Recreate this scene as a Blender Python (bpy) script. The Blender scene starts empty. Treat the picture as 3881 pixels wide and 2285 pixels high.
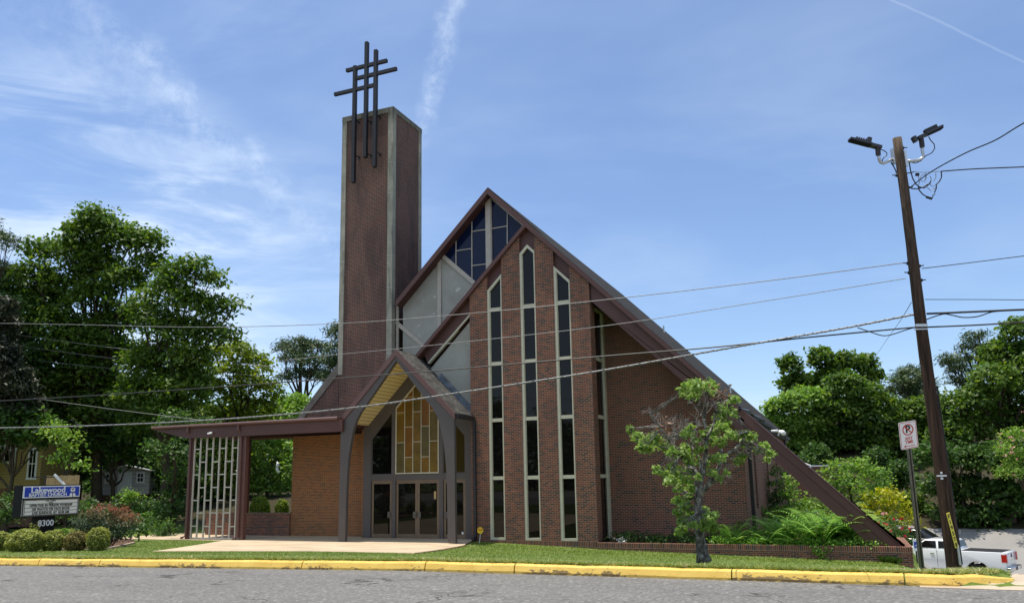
import bpy, math, random
import numpy as np
from mathutils import Vector, Matrix, Quaternion
random.seed(7)
RNG = np.random.default_rng(7)
SC = bpy.context.scene
COL = SC.collection
R = math.radians

# ------------------------------------------------------------------ camera
FPX, CX, CY = 2992.56, 1940.5, 1284.26          # focal length and principal point, photo pixels (3881 wide)
YAW, PITCH, ROLL = R(22.3438), R(9.90626), R(1.08302)
CAM = Vector((0, 0, 1.7))
fwd = Vector((-math.sin(YAW) * math.cos(PITCH), math.cos(YAW) * math.cos(PITCH), math.sin(PITCH)))
rgt = Vector((math.cos(YAW), math.sin(YAW), 0))
dwn = fwd.cross(rgt)
r2 = rgt * math.cos(ROLL) + dwn * math.sin(ROLL)
d2 = -rgt * math.sin(ROLL) + dwn * math.cos(ROLL)
cd = bpy.data.cameras.new("camera")
cam = bpy.data.objects.new("camera", cd)
COL.objects.link(cam)
m = Matrix((r2, -d2, -fwd)).transposed().to_4x4()
m.translation = CAM
cam.matrix_world = m
cd.sensor_width = 36
cd.lens = FPX / 3881 * 36
cd.shift_y = (CY - 1142.5) / 3881
cd.clip_end = 3000
cd.clip_start = 0.1
SC.camera = cam

# ------------------------------------------------------------------ sun, sky, exposure
SUN_DIR = Vector((-0.20, -0.05, 1)).normalized()      # towards the sun: high, a little to the left, just raking the fronts
sun_el = math.asin(SUN_DIR.z)
sun_az = math.atan2(SUN_DIR.x, SUN_DIR.y)
sl = bpy.data.lights.new("sun", 'SUN')
sl.energy = 4.3
sl.angle = R(0.53)
sl.color = (1.0, 0.94, 0.82)
so = bpy.data.objects.new("sun", sl)
COL.objects.link(so)
so.rotation_mode = 'QUATERNION'
so.rotation_quaternion = SUN_DIR.to_track_quat('Z', 'Y')
so.location = (0, 0, 60)
SC.view_settings.view_transform = 'Standard'
SC.view_settings.look = 'None'
SC.view_settings.exposure = 0.42
SC.view_settings.gamma = 1
SC.view_settings.use_curve_mapping = False
SKY_STRENGTH = 0.118

def raydir(u, v):
    a, b = (u - CX) / FPX, (v - CY) / FPX
    return (r2 * a + d2 * b + fwd)

def make_world():
    w = bpy.data.worlds.new("World")
    SC.world = w
    w.use_nodes = True
    nt = w.node_tree
    N, L = nt.nodes, nt.links
    for n in list(N): N.remove(n)
    out = N.new('ShaderNodeOutputWorld')
    bg = N.new('ShaderNodeBackground')
    bg.inputs['Strength'].default_value = SKY_STRENGTH
    sky = N.new('ShaderNodeTexSky')
    sky.sky_type = 'NISHITA'
    sky.sun_disc = False
    sky.sun_elevation = sun_el
    sky.sun_rotation = sun_az
    sky.air_density = 1.0
    sky.dust_density = 0.6
    sky.ozone_density = 2.2
    tc = N.new('ShaderNodeTexCoord')
    def math_(op, a, b=None, c=None):
        n = N.new('ShaderNodeMath'); n.operation = op
        for i, x in enumerate((a, b, c)):
            if x is None: continue
            if isinstance(x, (int, float)): n.inputs[i].default_value = x
            else: L.new(x, n.inputs[i])
        return n.outputs[0]
    def dot(vec):
        n = N.new('ShaderNodeVectorMath'); n.operation = 'DOT_PRODUCT'
        L.new(tc.outputs['Generated'], n.inputs[0]); n.inputs[1].default_value = vec
        return n.outputs['Value']
    def noise(scale, detail, rough, dist, stretch=(1, 1, 1), rot=(0, 0, 0), src=None, loc=(0, 0, 0)):
        mp = N.new('ShaderNodeMapping')
        mp.inputs['Scale'].default_value = stretch
        mp.inputs['Rotation'].default_value = rot
        mp.inputs['Location'].default_value = loc
        L.new(src or tc.outputs['Generated'], mp.inputs[0])
        n = N.new('ShaderNodeTexNoise')
        n.inputs['Scale'].default_value = scale
        n.inputs['Detail'].default_value = detail
        n.inputs['Roughness'].default_value = rough
        n.inputs['Distortion'].default_value = dist
        L.new(mp.outputs[0], n.inputs['Vector'])
        return n.outputs[0]
    # cirrus on a plane high above: direction.xy / (direction.z + 0.12)
    sep = N.new('ShaderNodeSeparateXYZ'); L.new(tc.outputs['Generated'], sep.inputs[0])
    den = math_('ADD', math_('MAXIMUM', sep.outputs[2], 0.0), 0.14)
    cmb = N.new('ShaderNodeCombineXYZ')
    L.new(math_('DIVIDE', sep.outputs[0], den), cmb.inputs[0])
    L.new(math_('DIVIDE', sep.outputs[1], den), cmb.inputs[1])
    pl = cmb.outputs[0]
    def ramp(src, lo, hi):
        n = N.new('ShaderNodeMapRange'); n.interpolation_type = 'SMOOTHSTEP'
        n.inputs['From Min'].default_value = lo; n.inputs['From Max'].default_value = hi
        L.new(src, n.inputs['Value'])
        return n.outputs[0]
    def blob(u, v, c0, c1):
        d = raydir(u, v).normalized()
        return ramp(dot(d), math.cos(R(c0)), math.cos(R(c1)))
    wisps = ramp(noise(1.1, 7, 0.62, 0.6, (1.0, 2.6, 1), (0, 0, R(35)), pl), 0.50, 0.86)
    veil = ramp(noise(0.55, 5, 0.6, 0.4, (1.0, 1.7, 1), (0, 0, R(-20)), pl, (3, 1, 0)), 0.40, 0.80)
    left = blob(150, 600, 36, 4)
    low = blob(250, 930, 15, 2)
    mid = blob(1000, 1050, 11, 2)
    right = blob(2500, 1150, 26, 4)
    def band(p, q, width, nz, soft_end=None):
        a, b = raydir(*p).normalized(), raydir(*q).normalized()
        n = a.cross(b).normalized()
        off = math_('MULTIPLY', math_('SUBTRACT', nz, 0.5), width * 2.6)
        dd = math_('ABSOLUTE', math_('ADD', dot(n), off))
        core = N.new('ShaderNodeMapRange'); core.interpolation_type = 'SMOOTHSTEP'
        core.inputs['From Min'].default_value = width; core.inputs['From Max'].default_value = 0
        L.new(dd, core.inputs['Value'])
        r = core.outputs[0]
        if soft_end:
            r = math_('MULTIPLY', r, blob(*soft_end))
        return r
    nz = noise(14, 6, 0.65, 0.3)
    nz2 = noise(40, 5, 0.7, 0.2)
    trail = math_('MULTIPLY', band((1725, 0), (1605, 450), 0.021, nz, (1660, 120, 11.5, 3)), ramp(nz2, 0.30, 0.75))
    thin = math_('MULTIPLY', band((3380, 0), (3881, 235), 0.0020, nz, (3750, 160, 12, 5)), 0.12)
    strk = math_('MULTIPLY', band((560, 260), (1270, 940), 0.030, nz, (900, 600, 15, 6)), ramp(nz2, 0.32, 0.75))
    strk2 = math_('MULTIPLY', band((150, 0), (700, 560), 0.075, nz, (330, 300, 16, 3)), ramp(nz2, 0.30, 0.8))
    m1 = math_('MULTIPLY', wisps, math_('ADD', math_('MULTIPLY', left, 0.08), 0.08))
    m2 = math_('MULTIPLY', veil, math_('ADD', math_('MULTIPLY', left, 0.15), math_('ADD', math_('MULTIPLY', right, 0.10), 0.16)))
    lowc = math_('MULTIPLY', ramp(noise(5, 6, 0.6, 0.5, (1, 1, 4.0)), 0.38, 0.72), math_('ADD', math_('MULTIPLY', low, 0.62), math_('MULTIPLY', mid, 0.28)))
    tot = math_('ADD', math_('ADD', m1, m2), math_('ADD', math_('MULTIPLY', trail, 0.34), thin))
    tot = math_('ADD', tot, math_('ADD', math_('MULTIPLY', strk, 0.24), math_('MULTIPLY', strk2, 0.12)))
    back = ramp(dot(Vector((0.25, -0.88, 0.42)).normalized()), math.cos(R(88)), math.cos(R(30)))      # unseen cloud bank, added to give the fronts neutral fill light
    fill_cloud = math_('MULTIPLY', back, math_('ADD', math_('MULTIPLY', ramp(noise(2.2, 6, 0.6, 0.4), 0.35, 0.65), 0.45), 0.30))
    tot = math_('MINIMUM', math_('ADD', math_('ADD', math_('ADD', tot, 0.035), lowc), fill_cloud), 0.92)
    mix = N.new('ShaderNodeMix'); mix.data_type = 'RGBA'
    L.new(tot, mix.inputs['Factor'])
    tint = N.new('ShaderNodeMix'); tint.data_type = 'RGBA'; tint.blend_type = 'MULTIPLY'
    tint.inputs['Factor'].default_value = 1.0
    tint.inputs['B'].default_value = (0.90, 0.97, 1.09, 1)
    L.new(sky.outputs[0], tint.inputs['A'])
    L.new(tint.outputs['Result'], mix.inputs['A'])
    mix.inputs['B'].default_value = (5.6, 6.5, 7.6, 1)
    L.new(mix.outputs['Result'], bg.inputs['Color'])
    L.new(bg.outputs[0], out.inputs[0])
make_world()
SC.cycles.max_bounces = 7
SC.cycles.diffuse_bounces = 4
SC.cycles.glossy_bounces = 3
SC.cycles.transmission_bounces = 3
SC.cycles.transparent_max_bounces = 4
SC.cycles.caustics_reflective = False
SC.cycles.caustics_refractive = False
SC.cycles.use_denoising = True

# ------------------------------------------------------------------ pixel -> point helpers (real planes, real distances)
K = 3881 / 2520
def PY(u, v, Y):
    d = raydir(u, v); return CAM + d * (Y / d.y)
def PX(u, v, X):
    d = raydir(u, v); return CAM + d * (X / d.x)
def PD(u, v, dist):
    return CAM + raydir(u, v) * dist
def U(u, v): return u * K, v * K

FL = -0.75                                             # church floor, plaza
def lerp(a, b, t): return a + (b - a) * t
def clamp(t): return max(0.0, min(1.0, t))
def sstep(t): t = clamp(t); return t * t * (3 - 2 * t)
def pw(x, pts):
    if x <= pts[0][0]: return pts[0][1]
    for (a, va), (b, vb) in zip(pts, pts[1:]):
        if x <= b: return lerp(va, vb, (x - a) / (b - a))
    return pts[-1][1]
KERB_Y = 13.65
def zg(x): return pw(x, [(-60, -0.55), (-19.3, -0.185), (-7.5, 0), (50, 0)])
def zb(x): return pw(x, [(-60, -0.7), (-30, -0.78), (-14, -0.80), (-8.8, -1.02), (-5, -1.12), (1.85, -1.30), (4, -1.7)])
LOT = -3.58
def z_right(x, y):      # driveway ramp and the parking lot below the church
    return pw(y, [(13.6, zg(x) + 0.02), (15.2, 0.0), (17.5, -0.36), (22, -1.4), (35.5, LOT), (58, LOT + 0.15), (66, LOT + 2.2), (90, LOT + 7), (160, 9)])
def z175(x):            # the lawn falls away evenly from the kerb
    return lerp(zg(x) + 0.14, zb(x), 3.67 / 13.67)
def z_left(x, y):
    return pw(y, [(13.83, zg(x) + 0.14), (17.5, z175(x)), (27.5, zb(x)), (36, -0.7), (46, 0.7), (60, 1.1), (120, 5), (200, 9)])
def z_mid(x, y):
    return pw(y, [(13.83, zg(x) + 0.14), (17.5, z175(x)), (27.5, zb(x)), (30, zb(x)), (44, -0.55), (62, -0.25), (70, 1.5), (95, 7), (160, 10)])
def ground(x, y):
    if y < KERB_Y + 0.1:
        return zg(x) - 0.03 + pw(y, [(-14, 0.0), (0, 0.06), (7, 0.06), (13.65, 0)])
    a = sstep((x + 34) / 8.0)
    z = lerp(z_left(x, y), z_mid(x, y), a)
    t2 = sstep((x - (0.082 * y - 0.20)) / 0.7)
    z = lerp(z, pw(y, [(13.83, 0.14), (14.6, 0.115), (15.6, 0.01), (17.5, -0.38), (22, -1.42), (35.5, LOT), (58, LOT + 0.15), (66, LOT + 2.2), (90, LOT + 7), (160, 9)]), t2)
    if y < 15.2:
        t = sstep((x + 0.27 - pw(y, [(13.7, 1.55), (13.84, 1.78), (14.05, 2.07), (14.27, 2.24), (14.58, 2.34), (15.2, 2.42)])) / 0.25)
    else:
        t = sstep((x - lerp(2.15, 1.0, clamp((y - 15.2) / 11))) / lerp(0.25, 3.2, clamp((y - 15.2) / 12)))
    return lerp(z, z_right(x, y), t)
def G(u, v, dz=0.0):
    d = raydir(u, v)
    t = 5.0
    while t < 400:
        p = CAM + d * t
        if p.z < ground(p.x, p.y) + dz:
            lo, hi = t - 0.25, t
            for _ in range(24):
                mid = (lo + hi) / 2
                p = CAM + d * mid
                if p.z < ground(p.x, p.y) + dz: hi = mid
                else: lo = mid
            return CAM + d * hi
        t += 0.25
    return CAM + d * 100

# ------------------------------------------------------------------ materials
MATS = {}
class NT:
    def __init__(s, name):
        s.m = bpy.data.materials.new(name); s.m.use_nodes = True
        s.N, s.L = s.m.node_tree.nodes, s.m.node_tree.links
        s.b = s.N['Principled BSDF']
        s.out = s.N['Material Output']
    def node(s, t, **kw):
        n = s.N.new(t)
        for k, v in kw.items(): setattr(n, k, v)
        return n
    def link(s, a, b): s.L.new(a, b)
    def pos(s, mode='Object'):
        return s.node('ShaderNodeTexCoord').outputs[mode]
    def mapping(s, src, scale=(1, 1, 1), rot=(0, 0, 0), loc=(0, 0, 0)):
        n = s.node('ShaderNodeMapping')
        n.inputs['Scale'].default_value = scale; n.inputs['Rotation'].default_value = rot; n.inputs['Location'].default_value = loc
        s.link(src, n.inputs[0]); return n.outputs[0]
    def noise(s, src, scale, detail=4, rough=0.55, dist=0.0):
        n = s.node('ShaderNodeTexNoise')
        n.inputs['Scale'].default_value = scale; n.inputs['Detail'].default_value = detail
        n.inputs['Roughness'].default_value = rough; n.inputs['Distortion'].default_value = dist
        s.link(src, n.inputs['Vector']); return n.outputs[0]
    def ramp(s, src, stops, interp='LINEAR'):
        n = s.node('ShaderNodeValToRGB'); cr = n.color_ramp; cr.interpolation = interp
        while len(cr.elements) < len(stops): cr.elements.new(0.5)
        for e, (p, c) in zip(cr.elements, stops):
            e.position = p; e.color = tuple(c) + (1,) if len(c) == 3 else c
        s.link(src, n.inputs[0]); return n.outputs[0]
    def mix(s, fac, a, b, mode='MIX'):
        n = s.node('ShaderNodeMix', data_type='RGBA', blend_type=mode)
        for inp, x in (('Factor', fac), ('A', a), ('B', b)):
            if isinstance(x, (int, float)): n.inputs[inp].default_value = x
            elif isinstance(x, tuple): n.inputs[inp].default_value = x if len(x) == 4 else x + (1,)
            else: s.link(x, n.inputs[inp])
        return n.outputs['Result']
    def math(s, op, a, b=None):
        n = s.node('ShaderNodeMath', operation=op)
        for i, x in enumerate((a, b)):
            if x is None: continue
            if isinstance(x, (int, float)): n.inputs[i].default_value = x
            else: s.link(x, n.inputs[i])
        return n.outputs[0]
    def color(s, c):
        if isinstance(c, tuple): s.b.inputs['Base Color'].default_value = c + (1,)
        else: s.link(c, s.b.inputs['Base Color'])
        return s
    def rough(s, r, spec=0.5, metal=0.0):
        if isinstance(r, (int, float)): s.b.inputs['Roughness'].default_value = r
        else: s.link(r, s.b.inputs['Roughness'])
        s.b.inputs['Specular IOR Level'].default_value = spec
        s.b.inputs['Metallic'].default_value = metal
        return s
    def bump(s, h, strength=0.3, dist=0.02):
        n = s.node('ShaderNodeBump'); n.inputs['Strength'].default_value = strength; n.inputs['Distance'].default_value = dist
        s.link(h, n.inputs['Height']); s.link(n.outputs[0], s.b.inputs['Normal']); return s

def reg(t, name): MATS[name] = t.m; return t.m
def plain(name, c, rough=0.6, spec=0.4, metal=0.0, var=0.15, scale=3.0):
    t = NT(name)
    nz = t.noise(t.pos(), scale, 6, 0.6)
    a = tuple(x * (1 - var) for x in c); b = tuple(min(1, x * (1 + var)) for x in c)
    t.color(t.ramp(nz, [(0.3, a), (0.7, b)])).rough(rough, spec, metal)
    return reg(t, name)

def brick_mat(name, palette, mortar, soldier=False, dirt=0.0, weather=0.0, bw=0.203, bh=0.0677):
    t = NT(name)
    sep = t.node('ShaderNodeSeparateXYZ'); t.link(t.pos(), sep.inputs[0])
    gn = t.node('ShaderNodeNewGeometry')
    sn = t.node('ShaderNodeSeparateXYZ'); t.link(gn.outputs['True Normal'], sn.inputs[0])
    st = t.math('GREATER_THAN', t.math('ABSOLUTE', sn.outputs[0]), 0.5)
    fl = t.node('ShaderNodeMix', data_type='FLOAT')
    t.link(st, fl.inputs['Factor']); t.link(sep.outputs[0], fl.inputs['A']); t.link(sep.outputs[1], fl.inputs['B'])
    u = fl.outputs['Result']
    c = t.node('ShaderNodeCombineXYZ')
    zz = t.math('ADD', sep.outputs[2], 0.75)
    if soldier: t.link(zz, c.inputs[0]); t.link(u, c.inputs[1])
    else: t.link(u, c.inputs[0]); t.link(zz, c.inputs[1])
    br = t.node('ShaderNodeTexBrick')
    br.offset = 0.0 if soldier else 0.5
    br.inputs['Color1'].default_value = (0, 0, 0, 1); br.inputs['Color2'].default_value = (1, 1, 1, 1)
    br.inputs['Mortar'].default_value = (0.5, 0.5, 0.5, 1)
    br.inputs['Scale'].default_value = 1.0
    br.inputs['Mortar Size'].default_value = 0.006
    br.inputs['Mortar Smooth'].default_value = 0.1
    br.inputs['Brick Width'].default_value = bw; br.inputs['Row Height'].default_value = bh
    t.link(c.outputs[0], br.inputs['Vector'])
    n = len(palette)
    col = t.ramp(br.outputs['Color'], [(i / n, p) for i, p in enumerate(palette)], 'CONSTANT')
    nz = t.noise(t.pos(), 1.1, 5, 0.6)
    col = t.mix(t.math('MULTIPLY', nz, 0.35), col, (0.135, 0.068, 0.046), 'MIX')
    fine = t.noise(t.pos(), 60, 3, 0.6)
    col = t.mix(0.35, col, t.ramp(fine, [(0.3, (0.5, 0.5, 0.5)), (0.75, (1.0, 1.0, 1.0))]), 'MULTIPLY')
    col = t.mix(br.outputs['Fac'], col, mortar)
    if weather:
        sp = t.mapping(t.pos(), (1.2, 1.2, 0.28))
        wz = t.noise(sp, 1.0, 6, 0.65, 0.5)
        col = t.mix(t.math('MULTIPLY', t.ramp(wz, [(0.45, (0, 0, 0)), (0.68, (1, 1, 1))]), weather), col, (0.035, 0.032, 0.035))
    t.color(col).rough(0.88, 0.25)
    t.bump(br.outputs['Fac'], -0.6, 0.008)
    return reg(t, name)

def build_materials():
    PAL = [(0.1846, 0.0583, 0.0328), (0.2261, 0.0738, 0.0393), (0.1569, 0.0543, 0.0315), (0.0692, 0.0427, 0.034), (0.2492, 0.0854, 0.0459), (0.1338, 0.0583, 0.036), (0.0553, 0.0389, 0.034), (0.2077, 0.0661, 0.036)]
    brick_mat('brick', PAL, (0.34, 0.25, 0.19), weather=0.3)
    brick_mat('soldier_brick', PAL, (0.34, 0.27, 0.20), soldier=True, weather=0.35)
    PALT = [(0.1105, 0.0417, 0.0311), (0.1274, 0.0455, 0.0331), (0.0977, 0.0394, 0.0305), (0.0723, 0.0378, 0.0311), (0.1402, 0.0515, 0.0345), (0.1021, 0.0439, 0.0345)]
    brick_mat('tower_brick', PALT, (0.33, 0.25, 0.20), weather=0.6)
    PALR = [(0.1785, 0.056, 0.0328), (0.1503, 0.0505, 0.0315), (0.1973, 0.0621, 0.034), (0.047, 0.0326, 0.0275), (0.1692, 0.0583, 0.034), (0.1222, 0.0505, 0.0328), (0.1879, 0.0621, 0.034), (0.1597, 0.0528, 0.0315)]
    brick_mat('hall_brick', PALR, (0.34, 0.25, 0.19), weather=0.25)
    PALL = [(0.2766, 0.0999, 0.0313), (0.2489, 0.0878, 0.0284), (0.3042, 0.1158, 0.0341), (0.1568, 0.0679, 0.0284), (0.2674, 0.0999, 0.033), (0.212, 0.0839, 0.0313)]
    brick_mat('lobby_brick', PALL, (0.42, 0.30, 0.18))
    plain('maroon_paint', (0.092, 0.040, 0.034), 0.55, 0.4, var=0.1, scale=1.2)
    plain('maroon_gutter', (0.125, 0.060, 0.051), 0.4, 0.5, var=0.08)
    plain('grey_paint', (0.088, 0.077, 0.074), 0.55, 0.4, var=0.06, scale=1.5)
    plain('cream_paint', (0.50, 0.47, 0.355), 0.55, 0.4, var=0.08, scale=5)
    plain('taupe_trim', (0.44, 0.39, 0.33), 0.6, 0.35, var=0.12, scale=4)
    plain('dark_concrete', (0.15, 0.135, 0.115), 0.9, 0.2, var=0.4, scale=1.6)
    plain('lattice_paint', (0.56, 0.51, 0.43), 0.5, 0.4, var=0.06)
    plain('dark_metal', (0.022, 0.021, 0.024), 0.45, 0.5, var=0.2)
    plain('cross_metal', (0.018, 0.017, 0.02), 0.55, 0.4, var=0.3, scale=8)
    plain('bronze', (0.17, 0.122, 0.08), 0.42, 0.5, metal=0.25, var=0.12)
    plain('handle_metal', (0.10, 0.095, 0.085), 0.45, 0.5, metal=0.4)
    plain('galvanized', (0.52, 0.54, 0.56), 0.38, 0.5, metal=0.75, var=0.1, scale=12)
    plain('white_paint', (0.78, 0.78, 0.77), 0.45, 0.4, var=0.04)
    plain('sign_white', (0.82, 0.82, 0.82), 0.4, 0.4, var=0.03)
    plain('sign_red', (0.55, 0.06, 0.05), 0.4, 0.4, var=0.05)
    plain('ink_black', (0.012, 0.012, 0.014), 0.5, 0.3, var=0.1)
    plain('cabinet_black', (0.008, 0.008, 0.009), 0.7, 0.15, var=0.2)
    plain('sign_blue', (0.012, 0.05, 0.42), 0.35, 0.4, var=0.05)
    plain('letterboard', (0.86, 0.82, 0.72), 0.4, 0.4, var=0.04, scale=8)
    plain('tag_yellow', (0.80, 0.66, 0.10), 0.5, 0.4, var=0.15, scale=20)
    plain('ads_yellow', (0.85, 0.62, 0.02), 0.4, 0.4, var=0.04)
    plain('wire_black', (0.018, 0.018, 0.02), 0.5, 0.4, var=0.2)
    plain('wire_alu', (0.20, 0.20, 0.20), 0.55, 0.4, metal=0.2, var=0.5, scale=25)
    plain('rubber', (0.02, 0.02, 0.02), 0.85, 0.2)
    plain('flower_red', (0.62, 0.03, 0.06), 0.6, 0.3, var=0.3, scale=8)
    plain('flower_pink', (0.62, 0.30, 0.28), 0.6, 0.3, var=0.2, scale=8)
    plain('dirt', (0.16, 0.10, 0.06), 0.95, 0.1, var=0.35, scale=3)
    plain('mulch', (0.10, 0.062, 0.042), 0.95, 0.1, var=0.5, scale=14)
    plain('lichen_wood', (0.27, 0.25, 0.225), 0.8, 0.2, var=0.3, scale=6)
    plain('tan_fence', (0.42, 0.29, 0.14), 0.8, 0.2, var=0.2, scale=6)
    plain('flashing', (0.17, 0.19, 0.22), 0.4, 0.5, metal=0.5, var=0.5, scale=5)
    plain('chrome', (0.7, 0.7, 0.7), 0.15, 0.5, metal=1.0, var=0.05)
    # stucco, with paler patched spots
    t = NT('stucco')
    p = t.pos()
    base = t.ramp(t.noise(p, 0.9, 6, 0.65), [(0.3, (0.29, 0.28, 0.24)), (0.7, (0.385, 0.375, 0.335))])
    spot = t.ramp(t.noise(t.mapping(p, (1, 1, 1), loc=(4.2, 0, 1.3)), 1.9, 4, 0.6, 0.4), [(0.665, (0, 0, 0)), (0.69, (1, 1, 1))])
    t.color(t.mix(spot, base, (0.52, 0.51, 0.47))).rough(0.9, 0.2); t.bump(t.noise(p, 40, 3), 0.12, 0.01); reg(t, 'stucco')
    # weathered precast concrete of the tower
    t = NT('tower_concrete')
    p = t.pos()
    base = t.ramp(t.noise(p, 1.6, 6, 0.6), [(0.3, (0.28, 0.265, 0.21)), (0.7, (0.40, 0.38, 0.30))])
    st = t.ramp(t.noise(t.mapping(p, (3.5, 3.5, 0.45)), 1.4, 6, 0.68, 0.4), [(0.50, (0, 0, 0)), (0.70, (1, 1, 1))])
    sep = t.node('ShaderNodeSeparateXYZ'); t.link(p, sep.inputs[0])
    top = t.node('ShaderNodeMapRange'); top.inputs['From Min'].default_value = 19.3; top.inputs['From Max'].default_value = 20.2
    t.link(sep.outputs[2], top.inputs[0])
    f = t.math('MINIMUM', t.math('ADD', t.math('MULTIPLY', st, 0.6), t.math('MULTIPLY', top.outputs[0], 0.62)), 0.9)
    jz = t.math('FRACT', t.math('MULTIPLY', t.math('ADD', sep.outputs[2], 0.4), 0.62))
    jm = t.math('LESS_THAN', jz, 0.022)
    c = t.mix(f, base, (0.055, 0.052, 0.045))
    t.color(t.mix(t.math('MULTIPLY', jm, 0.7), c, (0.45, 0.43, 0.38))).rough(0.9, 0.2); t.bump(t.noise(p, 30, 3), 0.15, 0.01); reg(t, 'tower_concrete')
    # asphalt shingles; the porch copy is lightened to carry sunlight in its colour
    for sname, sf in (('shingles', 0.55), ('porch_shingles_lit', 1.7)):
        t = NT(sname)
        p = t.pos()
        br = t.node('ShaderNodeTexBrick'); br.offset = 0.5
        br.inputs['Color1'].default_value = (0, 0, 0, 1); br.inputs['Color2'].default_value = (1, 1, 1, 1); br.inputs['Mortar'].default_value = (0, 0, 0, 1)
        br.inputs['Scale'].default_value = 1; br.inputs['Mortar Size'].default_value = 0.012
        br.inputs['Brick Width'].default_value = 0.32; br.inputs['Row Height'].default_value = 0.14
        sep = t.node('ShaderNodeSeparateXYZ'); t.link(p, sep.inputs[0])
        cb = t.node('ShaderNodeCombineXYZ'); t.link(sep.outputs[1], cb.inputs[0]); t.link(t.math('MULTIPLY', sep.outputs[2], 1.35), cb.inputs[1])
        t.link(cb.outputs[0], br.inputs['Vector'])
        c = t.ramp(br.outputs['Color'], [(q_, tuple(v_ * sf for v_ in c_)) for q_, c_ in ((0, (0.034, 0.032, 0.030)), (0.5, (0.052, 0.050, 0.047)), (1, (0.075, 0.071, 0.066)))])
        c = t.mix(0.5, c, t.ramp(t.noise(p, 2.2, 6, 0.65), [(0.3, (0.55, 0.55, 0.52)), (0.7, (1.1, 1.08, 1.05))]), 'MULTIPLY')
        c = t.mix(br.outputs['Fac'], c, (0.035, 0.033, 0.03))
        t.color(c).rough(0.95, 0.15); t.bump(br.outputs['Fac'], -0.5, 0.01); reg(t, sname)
    # glass
    def glass(name, c, rough=0.02, spec=0.5):
        t = NT(name)
        w = t.noise(t.pos(), 1.3, 2, 0.5)
        t.color(c).rough(rough, spec); t.bump(w, 0.012, 0.05); reg(t, name)
    glass('dark_glass', (0.006, 0.0055, 0.005), 0.02, 0.25)
    glass('blue_glass', (0.006, 0.012, 0.04), 0.06, 0.22)
    glass('amber_reflection_glass', (0.045, 0.033, 0.010), 0.05, 0.4)  # amber reflection painted into the pane colour
    glass('shade_glass', (0.004, 0.004, 0.004))
    t = NT('amber_glass')
    at = t.node('ShaderNodeAttribute', attribute_name='tint')
    c = t.ramp(at.outputs['Fac'], [(0, (0.20, 0.075, 0.006)), (0.34, (0.205, 0.118, 0.013)), (0.67, (0.155, 0.11, 0.022)), (1, (0.125, 0.105, 0.036))])
    c = t.mix(0.85, c, t.ramp(t.noise(t.pos(), 1.7, 6, 0.65), [(0.3, (0.42, 0.38, 0.34)), (0.68, (1.05, 1.05, 1.05))]), 'MULTIPLY')
    t.color(c).rough(0.3, 0.25); t.bump(t.noise(t.pos(), 25, 2), 0.05, 0.02); reg(t, 'amber_glass')
    t = NT('soffit_boards')
    p = t.pos(); sep = t.node('ShaderNodeSeparateXYZ'); t.link(p, sep.inputs[0])
    fr = t.math('FRACT', t.math('MULTIPLY', sep.outputs[2], 7.6))
    ln = t.math('LESS_THAN', fr, 0.13)
    t.color(t.mix(ln, (0.74, 0.62, 0.33), (0.20, 0.15, 0.06))).rough(0.5, 0.4); reg(t, 'soffit_boards')
    # asphalt road
    t = NT('asphalt')
    p = t.pos()
    f1 = t.noise(p, 26, 6, 0.8)
    f2 = t.noise(p, 0.45, 5, 0.6)
    vor = t.node('ShaderNodeTexVoronoi'); vor.inputs['Scale'].default_value = 24; t.link(p, vor.inputs['Vector'])
    agg = t.ramp(vor.outputs['Color'], [(0.0, (0.075, 0.072, 0.068)), (0.5, (0.135, 0.13, 0.123)), (0.8, (0.22, 0.21, 0.20)), (1, (0.42, 0.405, 0.38))])
    c = t.mix(0.45, agg, t.ramp(f1, [(0.30, (0.055, 0.053, 0.05)), (0.72, (0.29, 0.28, 0.265))]))
    c = t.mix(0.6, c, t.ramp(t.noise(t.mapping(p, (0.25, 1.3, 1)), 0.9, 5, 0.6), [(0.3, (0.75, 0.75, 0.76)), (0.7, (1.08, 1.06, 1.03))]), 'MULTIPLY')
    # thin wandering cracks
    ws = t.noise(p, 0.8, 3, 0.6)
    wv = t.node('ShaderNodeVectorMath', operation='MULTIPLY_ADD')
    nn = t.node('ShaderNodeTexNoise'); nn.inputs['Scale'].default_value = 1.6; nn.inputs['Detail'].default_value = 6; t.link(p, nn.inputs['Vector'])
    t.link(nn.outputs['Color'], wv.inputs[0]); wv.inputs[1].default_value = (1.3, 1.3, 0); t.link(t.mapping(p, (0.42, 0.75, 1)), wv.inputs[2])
    v2 = t.node('ShaderNodeTexVoronoi', feature='DISTANCE_TO_EDGE'); v2.inputs['Scale'].default_value = 0.62; t.link(wv.outputs[0], v2.inputs['Vector'])
    cr = t.math('MULTIPLY', t.math('LESS_THAN', v2.outputs['Distance'], 0.011), t.ramp(ws, [(0.47, (0, 0, 0)), (0.56, (1, 1, 1))]))
    c = t.mix(t.math('MULTIPLY', cr, 0.75), c, (0.035, 0.033, 0.03))
    t.color(c).rough(0.9, 0.3); t.bump(f1, 0.5, 0.012); reg(t, 'asphalt')
    t = NT('lot_asphalt')
    p = t.pos()
    c = t.mix(0.5, t.ramp(t.noise(p, 0.35, 6, 0.65), [(0.3, (0.20, 0.19, 0.18)), (0.7, (0.29, 0.28, 0.265))]), t.ramp(t.noise(p, 30, 3, 0.7), [(0.3, (0.18, 0.17, 0.165)), (0.7, (0.30, 0.29, 0.275))]))
    t.color(c).rough(0.9, 0.3); reg(t, 'lot_asphalt')
    # concrete slabs
    t = NT('plaza_concrete')
    p = t.pos()
    c = t.ramp(t.noise(p, 0.7, 6, 0.6), [(0.25, (0.37, 0.285, 0.185)), (0.5, (0.50, 0.395, 0.27)), (0.75, (0.60, 0.485, 0.34))])
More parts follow.
